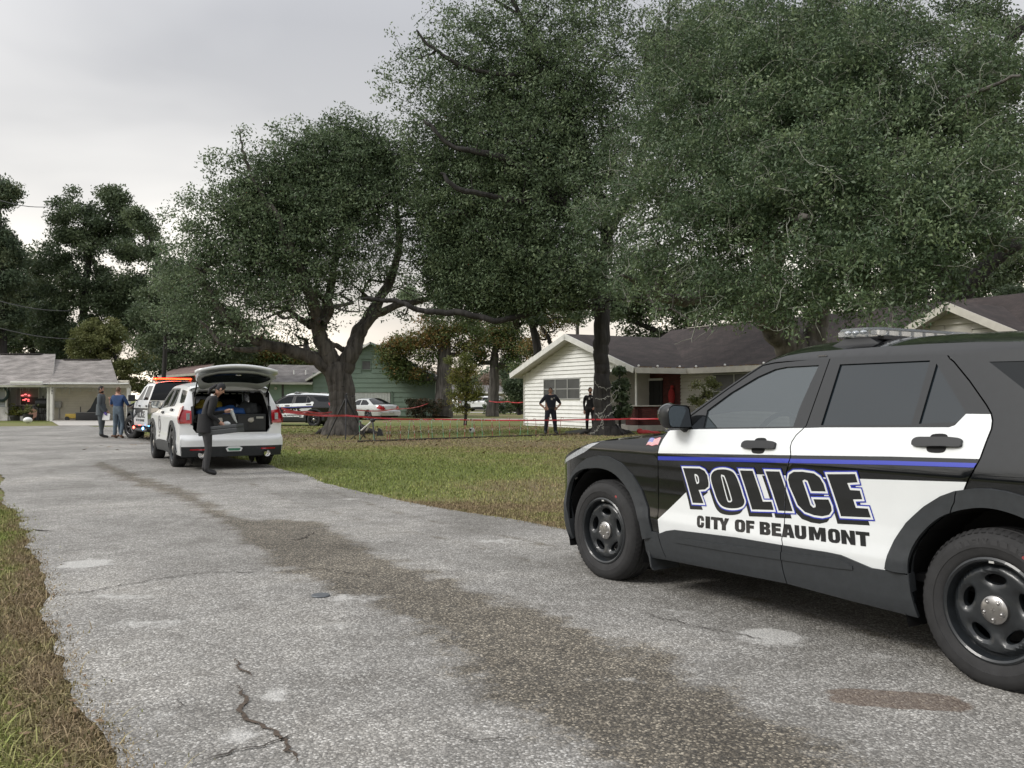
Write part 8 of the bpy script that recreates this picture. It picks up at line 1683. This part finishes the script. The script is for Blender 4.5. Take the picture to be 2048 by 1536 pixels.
# man in the grey suit
g = G(202, 876); gm, D_ = person('person with dark beard in a grey suit holding white papers, standing on the road', (g.x, g.y, 0), face((0, 0), (1, .15)), dict(wrR=(.22, .18, .86), elR=(.26, .0, 1.12), wrL=(-.20, .15, .90), anL=(-.10, -.05, .09), toL=(-.11, .15, .04), anR=(.09, .06, .09), toR=(.10, .27, .04)), dict(top=c_grey, leg=c_grey, shoe=c_shoe, glove=mat('purple_glove', (.10, .06, .30), .5)), hair=(.012, .010, .009), beard=True, bulk=1.13, scale=1.04, gloves='R')
skirt(gm, 'suit_jacket_hem', c_grey, .78, 1.15, .20, .225, 0, .74)
hp = hand_pt(gm, D_, 'R', -.05); b = MB(); b.box(-.02, .02, -.15, .15, -.13, .10); q = b.build('papers', mat('paper', (.62, .62, .62), .8), None); q.location = hp; q.rotation_euler = (0, R(10), R(75)); tag(q, 'white papers held against the grey suit', 'papers')
# person in maroon with arm raised, man in blue polo
g = G(229, 875); person('person in a maroon top and blue jeans with one hand raised, behind the blue shirt', (g.x, g.y+.25, 0), R(150), dict(wrR=(.16, .22, 1.42), elR=(.30, .06, 1.16), wrL=(-.26, .12, .92)), dict(top=c_maroon, leg=c_jean, shoe=mat('tan_shoe', (.22, .13, .09), .7)), sleeves='none', hair=(.09, .055, .03), scale=.96, bulk=.95)
g = G(240, 877); person('person with short hair in a blue polo shirt and faded jeans, seen from behind', (g.x, g.y-.15, 0), R(-10), dict(elL=(-.32, .06, 1.18), wrL=(-.18, .22, 1.10), elR=(.33, .06, 1.16), wrR=(.24, .26, 1.10), knR=(.13, .06, .5), anR=(.16, -.10, .09), toR=(.17, .08, .04)), dict(top=c_blue, leg=c_jean2, shoe=mat('tan_shoe', (.22, .13, .09))), sleeves='short', hair=(.10, .055, .03), hairstyle='buzz', bulk=1.12, scale=1.01)
# two officers
g = G(1103, 868); of, D_ = person('person in dark navy short-sleeved uniform standing with both hands on the hips', (g.x-.05, 35.2, 0), R(195), dict(elL=(-.42, -.04, 1.16), wrL=(-.25, .03, 1.00), elR=(.42, -.04, 1.16), wrR=(.25, .03, 1.00), anL=(-.20, 0, .09), toL=(-.24, .18, .04), anR=(.20, 0, .09), toR=(.24, .18, .04), knL=(-.16, .02, .5), knR=(.16, .02, .5)), dict(top=c_navy, leg=c_navy, shoe=c_shoe, skin=SK2), sleeves='short', hair=(.014, .012, .011), bulk=1.34, scale=1.03, look=R(-20))
def duty(root, vest=True):
    b = MB(); b.lathe([(.172, .96), (.185, .965), (.185, 1.02), (.172, 1.025)], 24, 'z', sy=.78); b.box(.15, .22, -.02, .05, .86, 1.05, b=.01); b.box(-.22, -.15, -.02, .05, .90, 1.05, b=.01); b.box(-.12, -.05, .11, .16, .94, 1.03, b=.01); b.build('duty_belt', c_shoe, root)
    b = MB(); b.box(-.035, .03, .135, .15, 1.30, 1.38); b.box(-.12, -.08, .12, .135, 1.36, 1.40); b.build('badge', M_hub, root)
duty(of)
g = G(1172, 864); of2, D_ = person('person in black jacket and trousers standing beside the light-wrapped oak trunk, looking left', (g.x, 35.6, 0), R(160), dict(elL=(-.24, .02, 1.16), wrL=(-.20, .16, 1.00), elR=(.25, -.02, 1.16), wrR=(.22, .02, .88)), dict(top=c_black, leg=c_black, shoe=c_shoe, skin=SK), hair=(.03, .022, .016), hairstyle='buzz', beard=True, bulk=.98, scale=1.04, look=R(25)); duty(of2); skirt(of2, 'jacket_hem', c_black, .90, 1.12, .17, .185, 0, .76)

# ---------------------------------------------------------------- scene tape, tripods, canes, strings of lights
M_tape = mat('red_tape', (.52, .028, .045), .45)
def tape(label, pts, h=.052, n=10, name='scene_tape'):
    b = MB(); P_ = [P3(*p) for p in pts]; k = len(P_)
    for i in range(k-1):
        a, c_ = P_[i], P_[i+1]; d = c_-a; L_ = d.length; N_ = max(3, int(L_/.6)); pr = None
        for j in range(N_+1):
            t = j/N_; p = a+d*t-Vector((0, 0, .012*L_*math.sin(math.pi*t)*.5)); tw = .35*math.sin(j*1.3+i); s_ = Vector((-d.y, d.x, 0)).normalized(); u = Vector((0, 0, 1))*math.cos(tw)+s_*math.sin(tw); q = (p-u*h/2, p+u*h/2)
            if pr: b._add([pr[0], q[0], q[1], pr[1]], [(0, 1, 2, 3)])
            pr = q
    o = b.build(name, M_tape, None); tag(o, label, 'barrier tape', 'red scene tape'); return o
tape('lower run of red tape from the white utility across the lawn to the light-wrapped oak', [(566, 823, 19.5), (693, 831, 26), (870, 838.5, 33), (1190, 839, 34)])
tape('red tape from the light-wrapped oak to the brick porch behind the patrol car', [(1192, 839, 34), (1260, 837.5, 34), (1345, 837, 33)])
tape('upper run of red tape from the white utility past the oak trunk', [(562, 816, 19.5), (615, 823, 27), (664, 824, 34.3)])
tape('short red tape from the oak trunk rising past the silver sedan to the far bush', [(712, 820, 34.5), (790, 818, 46), (858, 806, 66)]); tape('short red tape stretched from a far grey trunk to the white house corner', [(978, 802, 66), (1015, 803, 56), (1050, 804, 47.2)])
tr = thing('tripod', 'tall black tripod standing on the lawn in front of the oak trunk', 'tripod', tuple(G(692, 878))); bx_, by_ = tr.location.x, tr.location.y; Yt = by_
for (px, py) in ((654, 881), (691, 883), (731, 879)):
    p = P3(px, py, Yt+(.3 if px != 691 else -.35)); b = MB(); b.tube([(.0, 0, 1.42), ((p.x-bx_)*.5, (p.y-by_)*.5, .73), (p.x-bx_, p.y-by_, 0)], [.034, .03, .022], 6); b.build('leg', M_blk, tr)
b = MB(); b.tube([(0, 0, .75), (0, 0, 1.48)], .034, 8); b.box(-.05, .05, -.05, .05, 1.42, 1.52); b.sphere((.02, 0, 1.55), .035, 8); b.build('head', M_blk, tr)
tr = thing('tripod', 'small folded black and white tripod standing right of the tall black one', 'tripod', tuple(G(745, 882))); bx_, by_ = tr.location.x, tr.location.y
for i, (px, py) in enumerate(((727, 873), (748, 884), (757, 870))):
    p = G(px, py); v_ = Vector((p.x-bx_, max(-.5, min(.8, p.y-by_)), 0)); b = MB(); b.tube([(0, 0, .66), v_*.5+Vector((0, 0, .33))], .028, 6, m=i if i < 2 else 0); b.tube([v_*.5+Vector((0, 0, .33)), v_], .016, 6, m=1); b.build('leg', [mat('leg_white', (.62, .62, .6), .5), M_blk], tr)
b = MB(); b.sphere((0, 0, .68), (.09, .07, .07), 10); b.build('head', M_blk, tr)
b = MB(); b.prism([(-.12, 0, 0), (.14, 0, 0), (.06, 0, .24), (-.04, 0, .30)], (0, .16, 0)); q = b.build('small_bag', M_blk, None); q.location = G(759, 872); tag(q, 'small black bag lying on the grass behind the small tripod', 'bag')
M_gr = mat('green_cane', (.10, .36, .20), .5); M_rd = mat('red_cane', (.34, .07, .08), .5); M_wt = mat('cane_white', (.62, .62, .60), .5)
NG = NR = 0
X = [720, 748, 775, 779, 801, 816, 830, 843, 858, 865, 887, 899, 915, 929, 944, 950, 965, 985, 1000, 1019, 1040, 1056, 1072, 1096, 1119]
GR = 'ggrrrgrgrggrgrgrgrgrggrrr'
for i, px in enumerate(X):
    py = float(np.interp(px, [720, 1190], [882, 866])); g = G(px, py); q = random.Random(i); r_ = q.choice((-1, 1)); col = M_gr if GR[i] == 'g' else M_rd; h = .60+q.uniform(-.03, .03)
    isg = GR[i] == 'g'; NG += isg; NR += not isg
    t = thing('candy_cane', ('green' if isg else 'red')+' and white candy cane stake, '+ORD[(NG if isg else NR)-1]+' '+('green' if isg else 'red')+' one from the left', 'candy cane', (g.x, g.y, 0), q.uniform(-.5, .5), 'candy cane stakes in a row across the lawn')
    a = [(0, 0, z) for z in np.linspace(0, h, 7)]+[(r_*.05*(1-math.cos(w)), 0, h+.05*math.sin(w)) for w in np.linspace(.5, 3.3, 6)]; b = MB()
    for k in range(len(a)-1): b.tube([a[k], a[k+1]], .010, 6, m=1 if k % 3 == 2 else 0)
    t.rotation_euler.y = q.uniform(-.10, .10); b.build('stake', [col, mat('cane_dull_white', (.40, .40, .38), .6)], t)
b = MB(); prev = None
pts = [tuple(G(x, float(np.interp(x, [715, 1190, 1330], [884, 867.5, 856])))) for x in range(715, 1320, 22)]; b.tube([(p[0], p[1]+.05*math.sin(i*2), .02) for i, p in enumerate(pts)], .03, 5); tag(b.build('garden_edging', mat('dark_edging', (.05, .042, .035), .9, noise=.4, nscale=3), None), 'dark low edging line on the ground along the row of canes', 'garden edging')
M_wire = mat('light_string', (.34, .34, .31), .6)
def string(label, pts, seed):
    q = random.Random(seed); P_ = [P3(*p) for p in pts]; b = MB(); L_ = []
    for i in range(len(P_)-1):
        for k in range(8): L_.append(P_[i].lerp(P_[i+1], k/8)+Vector((q.uniform(-.02, .02), q.uniform(-.02, .02), q.uniform(-.03, .03)-.08*math.sin(math.pi*k/8))))
    L_.append(P_[-1]); b.tube(L_, .007, 4)
    for p in L_[::1]: b.tube([p, p+Vector((q.uniform(-.05, .05), -.02, q.uniform(-.06, .05)))], [.010, .008], 4)
    tag(b.build('light_string', M_wire, None), label, 'light string', 'light strings on the oak')
YT = 33.85
string('topmost string of small lights slanting across the dark oak trunk', [(1190, 764, YT), (1206, 774, YT+.05), (1224, 773, YT+.3)], 1); string('string of small lights around the middle of the dark oak trunk', [(1190, 796, YT), (1215, 792, YT), (1232, 782, YT+.1), (1240, 770, YT+.2)], 2)
string('long drooping string of lights from the magnolia to the left of the trunk', [(1234, 790, YT), (1215, 812, YT-.05), (1196, 827, YT)], 3); string('looped lights low on the dark oak trunk', [(1193, 827, YT), (1205, 832, YT-.1), (1222, 824, YT), (1232, 815, YT+.1)], 4)
string('lights trailing from the trunk to its roots', [(1193, 828, YT), (1205, 834, YT-.1), (1206, 858, YT-.2)], 5); string('lights lying along the root towards the officer', [(1180, 866, YT-.1), (1196, 855, YT-.15), (1203, 842, YT-.1)], 6)
b = MB(); b.sphere((0, 0, .1), (.13, .1, .12), 10); b.sphere((-.06, -.09, .14), (.05, .03, .05), 8, m=1); q = b.build('toy_ball', [M_wt, M_blk], None, True); q.location = G(944, 866); tag(q, 'black and white toy ball on the lawn below the sapling', 'ball')
b = MB(); b.prism([(-.7, 0, 0), (.5, -.1, 0), (.9, .2, .05), (.1, .3, .10)], (0, .3, .06)); q = b.build('plant_debris', mat('debris', (.05, .05, .04), .95), None); q.location = P3(1165, 862, 36.3); q.location.z = 0; tag(q, 'low dark heap on the ground by the officer in the black jacket', 'debris')
b = MB(); b.sphere((0, 0, .03), (.32, .2, .12), 9); b.sphere((.35, .05, .02), (.3, .15, .08), 8); b.sphere((-.2, .05, .1), (.14, .1, .1), 7); q = b.build('red_cloth', mat('red_cloth', (.36, .03, .03), .8), None); q.location = (P3(1290, 858, 36).x, 36, 0); tag(q, 'bright red cloth heaped at the foot of the brick porch', 'cloth')
b = MB(); pz_ = P3(1340, 805, 41); b.sphere((0, 0, .0), (.16, .12, .38), 10); b.sphere((.02, 0, .42), (.08, .08, .1), 8); q = b.build('red_figure', mat('red_cloth', (.36, .03, .03)), None, True); q.location = (pz_.x, 40.6, 1.5); tag(q, 'small red decoration leaning against the porch brickwork', 'decoration')
